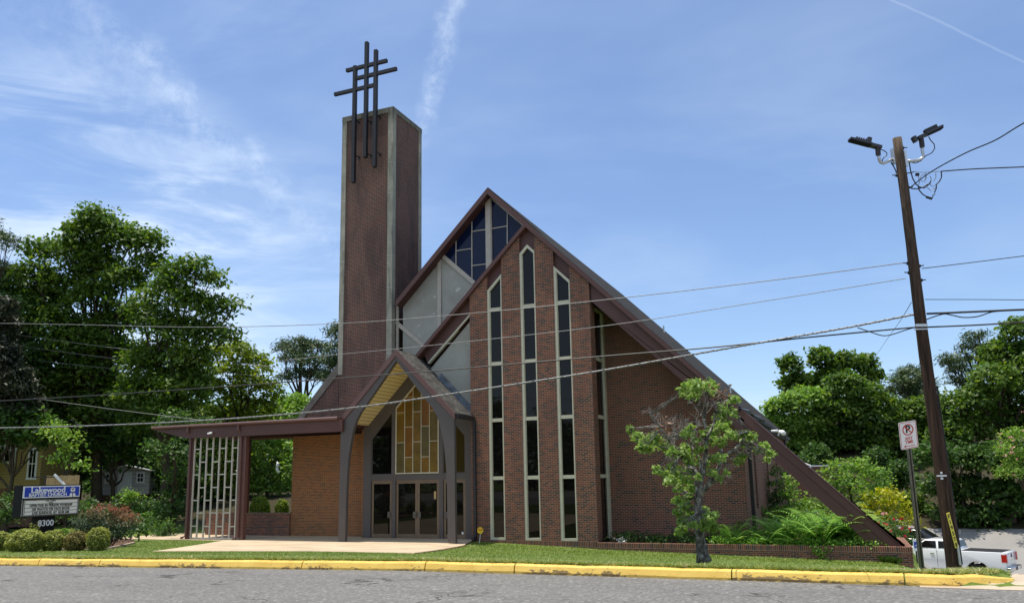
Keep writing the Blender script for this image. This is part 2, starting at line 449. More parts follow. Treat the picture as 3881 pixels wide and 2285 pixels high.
    c = t.mix(0.4, c, t.ramp(t.noise(p, 45, 3, 0.7), [(0.3, (0.75, 0.75, 0.75)), (0.7, (1.05, 1.05, 1.05))]), 'MULTIPLY')
    sep = t.node('ShaderNodeSeparateXYZ'); t.link(p, sep.inputs[0])
    j1 = t.math('LESS_THAN', t.math('FRACT', t.math('MULTIPLY', t.math('ADD', sep.outputs[0], 60.3), 0.42)), 0.011)
    j2 = t.math('LESS_THAN', t.math('FRACT', t.math('MULTIPLY', t.math('ADD', sep.outputs[1], 0.1), 0.36)), 0.011)
    c = t.mix(t.math('MULTIPLY', t.math('MAXIMUM', j1, j2), 0.75), c, (0.16, 0.12, 0.08))
    t.color(c).rough(0.9, 0.2); reg(t, 'plaza_concrete')
    t = NT('apron_concrete')
    p = t.pos()
    c = t.ramp(t.noise(p, 1.5, 6, 0.65), [(0.3, (0.40, 0.32, 0.235)), (0.7, (0.52, 0.43, 0.32))])
    c = t.mix(0.5, c, t.ramp(t.noise(p, 50, 3, 0.7), [(0.3, (0.7, 0.7, 0.7)), (0.7, (1.05, 1.05, 1.05))]), 'MULTIPLY')
    t.color(c).rough(0.9, 0.2); reg(t, 'apron_concrete')
    # yellow kerb paint, worn to dirt at the foot
    t = NT('kerb_yellow')
    p = t.pos()
    c = t.ramp(t.noise(p, 2.5, 6, 0.6), [(0.3, (0.63, 0.40, 0.075)), (0.7, (0.76, 0.52, 0.125))])
    sep = t.node('ShaderNodeSeparateXYZ'); t.link(p, sep.inputs[0])
    geo = t.node('ShaderNodeAttribute', attribute_name='tint')
    wn = t.noise(t.mapping(p, (2.0, 2, 5)), 3.0, 7, 0.75)
    ww = t.math('MULTIPLY', t.ramp(t.noise(p, 0.5, 2), [(0.42, (0.35, 0.35, 0.35)), (0.6, (1, 1, 1))]), geo.outputs['Fac'])
    wear = t.math('GREATER_THAN', t.math('ADD', t.math('MULTIPLY', ww, 0.30), wn), 0.725)
    c = t.mix(t.math('MULTIPLY', wear, 0.85), c, (0.13, 0.085, 0.045))
    t.color(c).rough(0.7, 0.35); t.bump(t.noise(p, 18, 5, 0.7), 0.3, 0.02); reg(t, 'kerb_yellow')
    # lawn / ground under the blades
    t = NT('lawn')
    p = t.pos()
    g = t.ramp(t.noise(p, 0.55, 6, 0.65), [(0.25, (0.15, 0.19, 0.05)), (0.5, (0.13, 0.185, 0.038)), (0.75, (0.18, 0.21, 0.06))])
    g = t.mix(0.6, g, t.ramp(t.noise(p, 9, 5, 0.7), [(0.25, (0.55, 0.55, 0.5)), (0.75, (1.15, 1.15, 1.1))]), 'MULTIPLY')
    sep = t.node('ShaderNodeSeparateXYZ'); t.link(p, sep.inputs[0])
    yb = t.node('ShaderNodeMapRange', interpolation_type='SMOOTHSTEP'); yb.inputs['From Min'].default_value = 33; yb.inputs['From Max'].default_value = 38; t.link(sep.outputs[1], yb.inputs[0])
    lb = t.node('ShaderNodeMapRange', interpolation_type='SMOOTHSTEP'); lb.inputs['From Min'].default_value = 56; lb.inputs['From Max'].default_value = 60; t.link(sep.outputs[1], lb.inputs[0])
    shady_litter = t.ramp(t.noise(p, 2.5, 6, 0.7), [(0.3, (0.028, 0.026, 0.014)), (0.55, (0.05, 0.042, 0.024)), (0.75, (0.05, 0.065, 0.02))])  # leaf litter, darkened to put the trees' deep shade into the ground colour
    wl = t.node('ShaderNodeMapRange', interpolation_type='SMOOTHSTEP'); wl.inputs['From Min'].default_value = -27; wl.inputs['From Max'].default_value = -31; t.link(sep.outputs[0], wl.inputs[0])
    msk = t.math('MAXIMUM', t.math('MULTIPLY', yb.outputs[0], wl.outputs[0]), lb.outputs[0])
    g = t.mix(msk, g, shady_litter)
    t.color(g).rough(0.95, 0.1); t.bump(t.noise(p, 25, 5, 0.7), 0.6, 0.03); reg(t, 'lawn')
    # bark
    t = NT('bark')
    p = t.pos()
    c = t.ramp(t.noise(t.mapping(p, (6, 6, 1.4)), 2.4, 6, 0.7), [(0.3, (0.03, 0.024, 0.018)), (0.7, (0.12, 0.095, 0.07))])
    t.color(c).rough(0.95, 0.15); t.bump(t.noise(t.mapping(p, (8, 8, 1.5)), 3, 5), 0.6, 0.03); reg(t, 'bark')
    t = NT('dogwood_bark')
    p = t.pos()
    c = t.ramp(t.noise(t.mapping(p, (1, 1, 0.7)), 11, 6, 0.7), [(0.36, (0.04, 0.035, 0.03)), (0.52, (0.15, 0.14, 0.12)), (0.66, (0.42, 0.41, 0.37))])
    t.color(c).rough(0.9, 0.2); t.bump(t.noise(p, 30, 5), 0.7, 0.02); reg(t, 'dogwood_bark')
    t = NT('pole_wood')
    p = t.pos()
    c = t.ramp(t.noise(t.mapping(p, (9, 9, 0.55)), 2.2, 7, 0.7), [(0.34, (0.012, 0.009, 0.007)), (0.54, (0.052, 0.030, 0.020)), (0.76, (0.12, 0.072, 0.046))])
    sep = t.node('ShaderNodeSeparateXYZ'); t.link(p, sep.inputs[0])
    up = t.node('ShaderNodeMapRange'); up.inputs['From Min'].default_value = 4.0; up.inputs['From Max'].default_value = 8.0; t.link(sep.outputs[2], up.inputs[0])
    grey = t.ramp(t.noise(t.mapping(p, (9, 9, 0.8)), 2.6, 7, 0.7), [(0.34, (0.025, 0.018, 0.013)), (0.7, (0.19, 0.14, 0.10))])
    t.color(t.mix(t.math('MULTIPLY', up.outputs[0], 0.75), c, grey)).rough(0.9, 0.2); t.bump(t.noise(t.mapping(p, (14, 14, 0.6)), 3, 6), 0.8, 0.02); reg(t, 'pole_wood')
    t = NT('post_steel')
    p = t.pos()
    t.color(t.ramp(t.noise(t.mapping(p, (8, 8, 1)), 2, 6, 0.7), [(0.35, (0.10, 0.095, 0.075)), (0.7, (0.22, 0.215, 0.18))])).rough(0.6, 0.4, 0.3); reg(t, 'post_steel')
    # siding boards
    def siding(name, c, pitch):
        t = NT(name); sep = t.node('ShaderNodeSeparateXYZ'); t.link(t.pos(), sep.inputs[0])
        fr = t.math('FRACT', t.math('MULTIPLY', sep.outputs[2], 1 / pitch))
        t.color(t.mix(t.math('LESS_THAN', fr, 0.10), c, tuple(x * 0.35 for x in c))).rough(0.7, 0.3); t.bump(fr, 0.4, 0.02); reg(t, name)
    siding('yellow_siding', (0.40, 0.295, 0.11), 0.16)
    siding('white_siding', (0.5, 0.5, 0.49), 0.26)
    siding('green_siding', (0.33, 0.40, 0.36), 0.22)
    # car paint
    t = NT('white_carpaint'); t.color((0.80, 0.81, 0.83)).rough(0.22, 0.5); t.b.inputs['Coat Weight'].default_value = 0.6; reg(t, 'white_carpaint')
    t = NT('black_carpaint'); t.color((0.01, 0.01, 0.012)).rough(0.15, 0.5); t.b.inputs['Coat Weight'].default_value = 0.6; reg(t, 'black_carpaint')
    t = NT('taillight'); t.color((0.45, 0.01, 0.012)).rough(0.15, 0.5); t.b.inputs['Coat Weight'].default_value = 0.5; reg(t, 'taillight')
    # leaves
    def leafmat(name, stops, trans=0.42):
        t = NT(name)
        at = t.node('ShaderNodeAttribute', attribute_name='tint')
        c = t.ramp(at.outputs['Fac'], stops)
        t.color(c).rough(0.5, 0.35)
        tr = t.node('ShaderNodeBsdfTranslucent')
        hs = t.node('ShaderNodeHueSaturation'); hs.inputs['Value'].default_value = 1.25; hs.inputs['Saturation'].default_value = 1.1
        t.link(c, hs.inputs['Color']); t.link(hs.outputs[0], tr.inputs['Color'])
        mx = t.node('ShaderNodeMixShader'); mx.inputs[0].default_value = trans
        t.link(t.b.outputs[0], mx.inputs[1]); t.link(tr.outputs[0], mx.inputs[2]); t.link(mx.outputs[0], t.out.inputs['Surface'])
        reg(t, name)
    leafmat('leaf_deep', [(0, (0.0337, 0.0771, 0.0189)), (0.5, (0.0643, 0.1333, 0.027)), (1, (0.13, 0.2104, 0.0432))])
    leafmat('leaf_mid', [(0, (0.0485, 0.098, 0.0168)), (0.5, (0.0969, 0.175, 0.024)), (1, (0.2099, 0.28, 0.0408))])
    leafmat('leaf_yellowgreen', [(0, (0.09, 0.15, 0.0182)), (0.5, (0.195, 0.27, 0.0286)), (1, (0.39, 0.42, 0.052))])
    leafmat('leaf_bright', [(0, (0.0855, 0.1785, 0.0306)), (0.5, (0.19, 0.323, 0.051)), (1, (0.361, 0.493, 0.085))])
    leafmat('leaf_gold', [(0, (0.117, 0.182, 0.0168)), (0.45, (0.338, 0.364, 0.024)), (1, (0.65, 0.546, 0.042))])
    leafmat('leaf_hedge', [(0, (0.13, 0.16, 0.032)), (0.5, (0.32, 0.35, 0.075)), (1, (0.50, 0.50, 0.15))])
    leafmat('leaf_hedge_brown', [(0, (0.11, 0.10, 0.03)), (0.5, (0.25, 0.21, 0.065)), (1, (0.38, 0.33, 0.12))])
    leafmat('leaf_redtip', [(0, (0.035, 0.07, 0.04)), (0.35, (0.09, 0.14, 0.08)), (0.52, (0.15, 0.15, 0.07)), (0.7, (0.27, 0.13, 0.08)), (1, (0.40, 0.085, 0.08))])
    leafmat('leaf_fern', [(0, (0.102, 0.2304, 0.0338)), (0.5, (0.2244, 0.4224, 0.0656)), (1, (0.408, 0.6144, 0.1125))])
    leafmat('leaf_dogwood', [(0, (0.11, 0.19, 0.035)), (0.5, (0.22, 0.34, 0.07)), (1, (0.40, 0.50, 0.16))], 0.45)
    leafmat('leaf_cedar', [(0, (0.022, 0.030, 0.016)), (0.5, (0.042, 0.052, 0.028)), (1, (0.075, 0.078, 0.045))], 0.15)
    leafmat('leaf_pine', [(0, (0.045, 0.0825, 0.0308)), (0.5, (0.0825, 0.1275, 0.0448)), (1, (0.15, 0.1875, 0.07))], 0.15)
    leafmat('leaf_dead', [(0, (0.16, 0.085, 0.05)), (1, (0.30, 0.16, 0.09))], 0.2)
    leafmat('grass_blade', [(0, (0.115, 0.175, 0.03)), (0.45, (0.20, 0.27, 0.05)), (0.8, (0.30, 0.33, 0.09)), (1, (0.56, 0.50, 0.27))], 0.3)
build_materials()

# ------------------------------------------------------------------ mesh helpers
class MB:
    def __init__(s): s.v, s.f, s.t = [], [], []
    def add(s, vs, fs, tint=0.0):
        o = len(s.v); s.v += [tuple(p) for p in vs]; s.f += [tuple(i + o for i in f) for f in fs]; s.t += [tint] * len(vs); return s
    def box(s, x0, x1, y0, y1, z0, z1):
        return s.add([(x0, y0, z0), (x1, y0, z0), (x1, y1, z0), (x0, y1, z0), (x0, y0, z1), (x1, y0, z1), (x1, y1, z1), (x0, y1, z1)],
                     [(3, 2, 1, 0), (4, 5, 6, 7), (0, 1, 5, 4), (1, 2, 6, 5), (2, 3, 7, 6), (3, 0, 4, 7)])
    def obox(s, c, ax, ay, az, hx, hy, hz):
        c, ax, ay, az = Vector(c), Vector(ax).normalized(), Vector(ay).normalized(), Vector(az).normalized()
        vs = [c + ax * (i * hx) + ay * (j * hy) + az * (k * hz) for k in (-1, 1) for i, j in ((-1, -1), (1, -1), (1, 1), (-1, 1))]
        return s.add(vs, [(3, 2, 1, 0), (4, 5, 6, 7), (0, 1, 5, 4), (1, 2, 6, 5), (2, 3, 7, 6), (3, 0, 4, 7)])
    def prism(s, pts, y0, y1, axis='y', tint=0.0):
        n = len(pts)
        mk = {'y': lambda p, t: (p[0], t, p[1]), 'x': lambda p, t: (t, p[0], p[1]), 'z': lambda p, t: (p[0], p[1], t)}[axis]
        vs = [mk(p, y0) for p in pts] + [mk(p, y1) for p in pts]
        fs = [tuple(range(n)), tuple(range(2 * n - 1, n - 1, -1))] + [(i + n, (i + 1) % n + n, (i + 1) % n, i) for i in range(n)]
        return s.add(vs, fs, tint)
    def ring(s, outer, inner, y0, y1):
        n = len(outer)
        for i in range(n):
            j = (i + 1) % n
            s.prism([outer[i], outer[j], inner[j], inner[i]], y0, y1)
        return s
    def poly(s, pts, tint=0.0): return s.add(pts, [tuple(range(len(pts)))], tint)
    def tube(s, pts, rad, n=8, cap=True, tint=0.0):
        pts = [Vector(p) for p in pts]
        if isinstance(rad, (int, float)): rad = [rad] * len(pts)
        o = len(s.v)
        up = None
        for i, p in enumerate(pts):
            a = pts[max(i - 1, 0)]; b = pts[min(i + 1, len(pts) - 1)]
            t = (b - a)
            if t.length < 1e-9: t = Vector((0, 0, 1))
            t.normalize()
            if up is None: up = t.orthogonal().normalized()
            up = (up - t * up.dot(t))
            if up.length < 1e-6: up = t.orthogonal()
            up.normalize()
            w = t.cross(up)
            for k in range(n):
                a_ = 2 * math.pi * k / n
                s.v.append(tuple(p + (up * math.cos(a_) + w * math.sin(a_)) * rad[i])); s.t.append(tint)
        for i in range(len(pts) - 1):
            for k in range(n):
                q = o + i * n
                s.f.append((q + k, q + (k + 1) % n, q + n + (k + 1) % n, q + n + k))
        if cap:
            s.f.append(tuple(o + k for k in range(n - 1, -1, -1)))
            q = o + (len(pts) - 1) * n
            s.f.append(tuple(q + k for k in range(n)))
        return s
    def disc(s, c, nrm, r, th, n=24):
        c, nrm = Vector(c), Vector(nrm).normalized()
        return s.tube([c, c + nrm * th], r, n)
    def build(s, name, mat, parent=None, origin=None, smooth=False):
        me = bpy.data.meshes.new(name)
        vs = s.v
        loc = Vector((0, 0, 0))
        if origin is not None:
            loc = Vector(origin); vs = [(v[0] - loc.x, v[1] - loc.y, v[2] - loc.z) for v in s.v]
        me.from_pydata(vs, [], s.f)
        if any(s.t):
            a = me.attributes.new('tint', 'FLOAT', 'POINT'); a.data.foreach_set('value', s.t)
        if smooth: me.polygons.foreach_set('use_smooth', [True] * len(me.polygons))
        me.materials.append(MATS[mat])
        me.update()
        o = bpy.data.objects.new(name, me); COL.objects.link(o); o.location = loc
        if parent is not None: attach(o, parent)
        return o
def attach(o, parent):
    o.parent = parent
    o.matrix_parent_inverse = world_of(parent).inverted()
def world_of(o):
    M = Matrix.LocRotScale(o.location, o.rotation_euler, o.scale)
    if o.parent: M = world_of(o.parent) @ o.matrix_parent_inverse @ M
    return M
def tag(o, label=None, cat=None, group=None, kind=None):
    for k, v in (('label', label), ('category', cat), ('group', group), ('kind', kind)):
        if v: o[k] = v
    return o
def empty(name, loc, label, cat, group=None):
    o = bpy.data.objects.new(name, None); COL.objects.link(o); o.location = loc
    o.empty_display_size = 0.3
    return tag(o, label, cat, group)
def np_mesh(name, V, F, tint, mat, parent=None, origin=(0, 0, 0)):
    V = np.asarray(V, dtype=np.float32) - np.asarray(origin, dtype=np.float32)
    F = np.asarray(F, dtype=np.int32)
    me = bpy.data.meshes.new(name)
    k = F.shape[1]
    me.vertices.add(len(V)); me.vertices.foreach_set('co', V.ravel())
    me.loops.add(F.size); me.loops.foreach_set('vertex_index', F.ravel())
    me.polygons.add(len(F)); me.polygons.foreach_set('loop_start', np.arange(0, F.size, k, dtype=np.int32))
    me.update(calc_edges=True)
    if tint is not None:
        a = me.attributes.new('tint', 'FLOAT', 'POINT'); a.data.foreach_set('value', np.asarray(tint, dtype=np.float32))
    me.materials.append(MATS[mat])
    me.validate()
    o = bpy.data.objects.new(name, me); COL.objects.link(o); o.location = origin
    if parent is not None: attach(o, parent)
    return o
def text(name, body, size, mat, parent, M, align='CENTER', width=1.0, extrude=0.004, bold=0.0, spacing=1.0):
    cu = bpy.data.curves.new(name, 'FONT')
    cu.body = body; cu.size = size; cu.align_x = align; cu.align_y = 'CENTER'; cu.extrude = extrude; cu.offset = bold; cu.space_character = spacing
    cu.resolution_u = 3
    tmp = bpy.data.objects.new(name, cu); COL.objects.link(tmp)
    dg = bpy.context.evaluated_depsgraph_get()
    me = bpy.data.meshes.new_from_object(tmp.evaluated_get(dg))
    bpy.data.objects.remove(tmp); bpy.data.curves.remove(cu)
    me.name = name
    me.transform(M @ Matrix.Diagonal((width, 1, 1, 1)))
    me.materials.clear(); me.materials.append(MATS[mat])
    o = bpy.data.objects.new(name, me); COL.objects.link(o)
    if parent is not None: attach(o, parent)
    return o
def frame_at(c, xdir, up, n):      # matrix with local x, y, z = xdir, up, n
    M = Matrix((Vector(xdir).normalized(), Vector(up).normalized(), Vector(n).normalized())).transposed().to_4x4()
    M.translation = Vector(c); return M

# ------------------------------------------------------------------ foliage
def leaf_cloud(C, out, size, tint, updot=0.8, aspect=0.55, droop=0.0):
    """one rhombic leaf at each centre C (n,3); out = outward directions"""
    n = len(C)
    nr = RNG.normal(size=(n, 3)) * 0.75 + out * 0.45
    nr[:, 2] += updot
    nr /= np.linalg.norm(nr, axis=1)[:, None] + 1e-9
    t = RNG.normal(size=(n, 3)); t[:, 2] -= droop
    t -= nr * (t * nr).sum(1)[:, None]
    t /= np.linalg.norm(t, axis=1)[:, None] + 1e-9
    b = np.cross(nr, t)
    s = size * RNG.uniform(0.65, 1.35, n)[:, None]
    V = np.stack([C - t * s * 0.5, C + b * s * aspect * 0.5 + nr * s * 0.06, C + t * s * 0.5, C - b * s * aspect * 0.5 + nr * s * 0.06], 1).reshape(-1, 3)
    F = np.arange(4 * n).reshape(n, 4)
    return V, F, np.repeat(tint, 4)
def blob_points(blobs, clumps_per_m2, rc, leaves_per_clump, flat=0.6, hollow=0.72, lower=0.75):
    """clump centres over the outside of each ellipsoid blob, leaves gathered in the clumps"""
    C, O, T = [], [], []
    for (c, r) in blobs:
        c = np.array(c, float); r = np.array(r, float) if not np.isscalar(r) else np.array([r, r, r * 0.85])
        area = 4 * math.pi * ((r[0] * r[1]) ** 1.6 / 3 + (r[0] * r[2]) ** 1.6 / 3 + (r[1] * r[2]) ** 1.6 / 3) ** (1 / 1.6)
        n = max(6, int(area * clumps_per_m2))
        d = RNG.normal(size=(n, 3)); d /= np.linalg.norm(d, axis=1)[:, None]
        d[:, 2] = np.where(d[:, 2] < -0.5, d[:, 2] * -lower, d[:, 2])
        rad = hollow + (1.04 - hollow) * RNG.random(n) ** 0.6
        rad *= 1 + 0.10 * np.sin(d[:, 0] * 5 + c[0]) * np.cos(d[:, 1] * 4 + d[:, 2] * 5 + c[2])
        cc = c + d * r * rad[:, None]
        ct = np.clip(RNG.normal(0.45, 0.2, n), 0, 1)
        k = leaves_per_clump
        p = np.repeat(cc, k, 0) + RNG.normal(size=(n * k, 3)) * rc * np.array([1, 1, flat]) * 0.55
        C.append(p); O.append(np.repeat(d, k, 0)); T.append(np.clip(np.repeat(ct, k) + RNG.normal(0, 0.12, n * k), 0, 1))
    return np.concatenate(C), np.concatenate(O), np.concatenate(T)
def curve_pts(a, b, n=6, sag=0.0, wob=0.0):
    a, b = Vector(a), Vector(b)
    pts = []
    for i in range(n + 1):
        t = i / n
        p = a.lerp(b, t); p.z += sag * 4 * t * (1 - t)
        if 0 < i < n: p += Vector((random.gauss(0, wob), random.gauss(0, wob), random.gauss(0, wob * 0.6)))
        pts.append(p)
    return pts
def tree(name, label, base, blobs, mat, leaf=0.22, dens=2.2, lpc=14, rc=0.45, trunk_r=0.25, group=None, cat='tree', fork=0.35, aspect=0.55, hollow=0.72, bark='bark', trunk_top=None, limb_share=1.0, flat=0.6, updot=0.8):
    base = Vector(base)
    root = empty(name, base, label, cat, group)
    C, O, T = blob_points(blobs, dens, rc, lpc, flat, hollow)
    V, F, T = leaf_cloud(C, O, leaf, T, updot, aspect)
    cr = np_mesh('crown', V, F, T, mat, root, origin=tuple(base))
    mb = MB()
    cen = sum((Vector(b[0]) for b in blobs), Vector()) / len(blobs)
    topz = max(b[0][2] for b in blobs)
    tt = Vector(trunk_top) if trunk_top else Vector((lerp(base.x, cen.x, 0.8), lerp(base.y, cen.y, 0.8), lerp(base.z, topz, 0.8)))
    tp = curve_pts(base - Vector((0, 0, 0.3)), tt, 8, 0, trunk_r * 0.35)
    tr = [trunk_r * (1.35 if i == 0 else 1) * (1 - 0.82 * i / 8) for i in range(9)]
    mb.tube(tp, tr, 9)
    for (c, r) in blobs:
        if random.random() > limb_share: continue
        c = Vector(c)
        k = min(7, max(2, int(lerp(2, 7, clamp((c.z - base.z) / max(0.1, (tt.z - base.z)) * 0.7 - 0.1)))))
        s0 = tp[k]
        if s0.z > c.z + 0.5: s0 = tp[max(1, k - 2)]
        lp = curve_pts(s0, c, 5, 0.15 * (c - s0).length * 0.3, 0.06 * (c - s0).length * 0.4)
        mb.tube(lp, [tr[k] * 0.62 * (1 - 0.75 * i / 5) for i in range(6)], 6)
        rr = r if np.isscalar(r) else max(r)
        for _ in range(4):
            d = Vector((random.gauss(0, 1), random.gauss(0, 1), abs(random.gauss(0, 1)))).normalized()
            mb.tube(curve_pts(lp[random.randint(3, 5)], c + d * rr * 0.85, 3, 0, 0.05 * rr), [tr[k] * 0.22, tr[k] * 0.15, tr[k] * 0.1, tr[k] * 0.04], 4)
    mb.build('trunk', bark, root, origin=base, smooth=True)
    return root
def dup(root, loc, rz=0.0, sc=1.0, label=None):
    r = root.copy(); COL.objects.link(r); r.location = loc; r.rotation_euler = (0, 0, rz); r.scale = (sc,) * 3 if not isinstance(sc, tuple) else sc
    if label: r['label'] = label
    for ch in list(root.children):
        c = ch.copy(); COL.objects.link(c); c.parent = r; c.matrix_parent_inverse = ch.matrix_parent_inverse.copy()
        for g in ch.children:
            d = g.copy(); COL.objects.link(d); d.parent = c; d.matrix_parent_inverse = g.matrix_parent_inverse.copy()
    return r

# ================================================================== SETTING
def grid_mesh(name, xs, ys, fz, mat, kind='structure'):
    V = [(x, y, fz(x, y)) for y in ys for x in xs]
    nx = len(xs)
    F = [(j * nx + i, j * nx + i + 1, (j + 1) * nx + i + 1, (j + 1) * nx + i) for j in range(len(ys) - 1) for i in range(nx - 1)]
    o = np_mesh(name, V, F, None, mat)
    o.data.polygons.foreach_set('use_smooth', [True] * len(F))
    return tag(o, kind=kind)
def frange(a, b, s): return list(np.arange(a, b + 1e-6, s))
xs = [-600, -300, -160, -100] + frange(-70, -2, 1.0) + frange(-1.5, 7, 0.2) + frange(8, 44, 1.0) + [60, 90, 140, 220, 400, 600]
ys = [-300, -120, -60, -30, -12, 0, 6, 10] + [13.64, 13.76] + frange(13.9, 16, 0.15) + frange(16.4, 50, 0.6) + frange(52, 90, 2) + [96, 104, 112, 122, 135, 150, 170, 200, 300, 600]
def gz(x, y):
    z = ground(min(max(x, -70), 60), min(max(y, -14), 200))
    if y < 13.7: z -= 0.06
    return z
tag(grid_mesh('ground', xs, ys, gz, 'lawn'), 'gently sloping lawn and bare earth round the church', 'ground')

# road with a slight crown, opposite verge behind the camera
rx = [-300, -120, -70] + frange(-60, 40, 4) + [80, 300]
ry = [-9, -4, 0, 4, 8, 11, 13.0, KERB_Y + 0.01]
tag(grid_mesh('road', rx, ry, lambda x, y: ground(x, y) + 0.012, 'asphalt'), 'worn grey asphalt road with fine cracks', 'road')

lx_ = [-300, -120, -60, -30, 0, 30, 60, 300]
tag(grid_mesh('opposite_lot', lx_, [-52, -40, -25, -9.2], lambda x, y: ground(min(max(x, -60), 60), y) + 0.02, 'lot_asphalt'), 'sunlit parking lot across the street, behind the viewer', 'parking lot')

# kerb: worn yellow segments with dark joints; the last one sweeps round into the driveway
def kerb_path():
    pts = [(-62, KERB_Y)]
    joints = []
    x = -62
    end = [(1.15, 13.62), (1.7, 13.66), (2.15, 13.80), (2.55, 14.08), (2.80, 14.40)]
    return end
KJ = [-62, -46, -40, -36, -32.2, -28, -25.4]
for ux, uy in ((93, 1384), (243, 1386), (742, 1396), (1045, 1402), (1265, 1409), (1800, 1423), (2228, 1436)):
    KJ.append(PY(ux * K, uy * K, KERB_Y).x)
KJ = sorted(set(round(k, 2) for k in KJ))
def kerb_profile(mb, path, gap0, gap1):
    """path: list of (x, y, normal_x, normal_y (towards the grass), height)"""
    prof = [(0.0, -0.06), (0.0, 0.02), (0.035, 0.115), (0.07, 0.142), (0.19, 0.142), (0.19, -0.1)]
    tint = [1, 0.9, 0.35, 0.1, 0.15, 0.5]
    o = len(mb.v); n = len(prof)
    for (x, y, nx, ny, h) in path:
        wob = 0.006 * math.sin(x * 3.1) + 0.005 * math.sin(x * 7.7 + 1)
        for (a, b), tt in zip(prof, tint):
            mb.v.append((x + nx * (a + wob), y + ny * (a + wob), zg(x) + b * h + wob * 0.5)); mb.t.append(tt)
    for i in range(len(path) - 1):
        for k in range(n - 1):
            q = o + i * n + k
            mb.f.append((q, q + n, q + n + 1, q + 1))
    mb.f.append(tuple(o + k for k in range(n)))
    q = o + (len(path) - 1) * n
    mb.f.append(tuple(q + k for k in range(n - 1, -1, -1)))
mb = MB()
for a, b in zip(KJ, KJ[1:]):
    nseg = max(2, int((b - a) / 0.4))
    kerb_profile(mb, [(lerp(a + 0.012, b - 0.012, i / nseg), KERB_Y, 0, 1, 1) for i in range(nseg + 1)], 0, 0)
cpts = [(KJ[-1] + 0.012, KERB_Y)] + [(1.05, 13.655), (1.4, 13.69), (1.75, 13.80), (2.02, 13.98), (2.22, 14.23), (2.32, 14.53)]
path = []
for i, (x, y) in enumerate(cpts):
    a = cpts[max(0, i - 1)]; b = cpts[min(len(cpts) - 1, i + 1)]
    dx, dy = b[0] - a[0], b[1] - a[1]; l = math.hypot(dx, dy)
    path.append((x, y, -dy / l, dx / l, 1.0 if i < 4 else lerp(1, 0.22, (i - 3) / 3)))
kerb_profile(mb, path, 0, 0)
tag(mb.build('kerb', 'kerb_yellow'), 'worn yellow painted kerb along the road', 'kerb', kind='structure')

# plaza slab in front of the porch
pa, pb = G(*U(372, 1358.5)), G(*U(1020, 1363.5))
pl_, pc = PY(*U(548, 1328), 27.5), PY(*U(1140, 1330.5), 27.5)
def slab(x, y): return ground(x, y) + 0.03
mb = MB()
n = 14
lo = [(lerp(pa.x, pb.x, i / n), lerp(pa.y, pb.y, i / n)) for i in range(n + 1)]
hi = [(lerp(pl_.x, pc.x, i / n), 27.5) for i in range(n + 1)]
rows = []
for j in range(9):
    rows.append([(lerp(l[0], h[0], j / 8), lerp(l[1], h[1], j / 8)) for l, h in zip(lo, hi)])
V = [(x, y, slab(x, y)) for r in rows for x, y in r]
F = [(j * (n + 1) + i, j * (n + 1) + i + 1, (j + 1) * (n + 1) + i + 1, (j + 1) * (n + 1) + i) for j in range(8) for i in range(n)]
mb.add(V, F)
fx0, fx1 = PY(*U(395, 1327), 27.5).x - 3, pc.x
mb.poly([(fx0, 27.5, FL), (pl_.x, 27.5, slab(pl_.x, 27.5)), (pc.x, 27.5, slab(pc.x, 27.5)), (-13.95, 29.45, FL), (-13.95, 32, FL), (fx0, 32, FL)])
tag(mb.build('plaza', 'plaza_concrete'), 'warm tan concrete plaza in front of the porch', 'plaza', kind='structure')
# brick edging on the right side of the plaza
mb = MB()
for t in range(24):
    a = Vector((lerp(pb.x, pc.x, t / 24), lerp(pb.y, pc.y, t / 24), 0)); b = Vector((lerp(pb.x, pc.x, (t + 0.93) / 24), lerp(pb.y, pc.y, (t + 0.93) / 24), 0))
    d = (b - a).normalized(); nrm = Vector((d.y, -d.x, 0)) * 0.12
    q = [a, a + nrm, b + nrm, b]
    zz = [ground(p.x, p.y) + 0.045 for p in q]
    mb.add([(p.x, p.y, z) for p, z in zip(q, zz)] + [(p.x, p.y, z - 0.15) for p, z in zip(q, zz)], [(0, 1, 2, 3), (0, 4, 5, 1), (1, 5, 6, 2), (2, 6, 7, 3), (3, 7, 4, 0)])
tag(mb.build('plaza_edging', 'soldier_brick'), 'row of red bricks edging the plaza', 'edging', kind='structure')

# driveway apron and parking lot
mb = MB()
ax = frange(0.9, 30, 0.5)
pts_lo = [(x, 13.60) for x in ax]
def ap_y1(x): return pw(x, [(0.9, 13.66), (1.45, 13.71), (1.75, 13.82), (2.05, 14.03), (2.22, 14.25), (2.32, 14.56), (2.4, 15.2), (30, 15.2)])
V, F = [], []
for i, x in enumerate(ax):
    for j in range(4):
        y = lerp(13.5, ap_y1(x), j / 3); V.append((x, y, lerp(zg(x) - 0.012, ground(max(x, 3.2), y) + 0.03, clamp((y - 13.5) / 0.6))))
for i in range(len(ax) - 1):
    for j in range(3): F.append((i * 4 + j, (i + 1) * 4 + j, (i + 1) * 4 + j + 1, i * 4 + j + 1))
tag(np_mesh('driveway_apron', V, F, None, 'apron_concrete'), 'pale concrete driveway apron at the end of the kerb', 'driveway', kind='structure')
def lot_left(y): return pw(y, [(14.9, 2.40), (17, 2.65), (22, 3.3), (34, 4.4), (45, 2.2), (63, 1.0)])
V, F = [], []
ly = frange(15.1, 63, 0.8)
for y in ly:
    for i in range(16):
        x = lerp(lot_left(y), 45, (i / 15) ** 1.6); V.append((x, y, ground(max(x, 2.9), y) + 0.035))
for j in range(len(ly) - 1):
    for i in range(15): F.append((j * 16 + i, j * 16 + i + 1, (j + 1) * 16 + i + 1, (j + 1) * 16 + i))
tag(np_mesh('parking_lot', V, F, None, 'lot_asphalt'), 'sunlit grey parking lot below the church', 'parking lot', kind='structure')

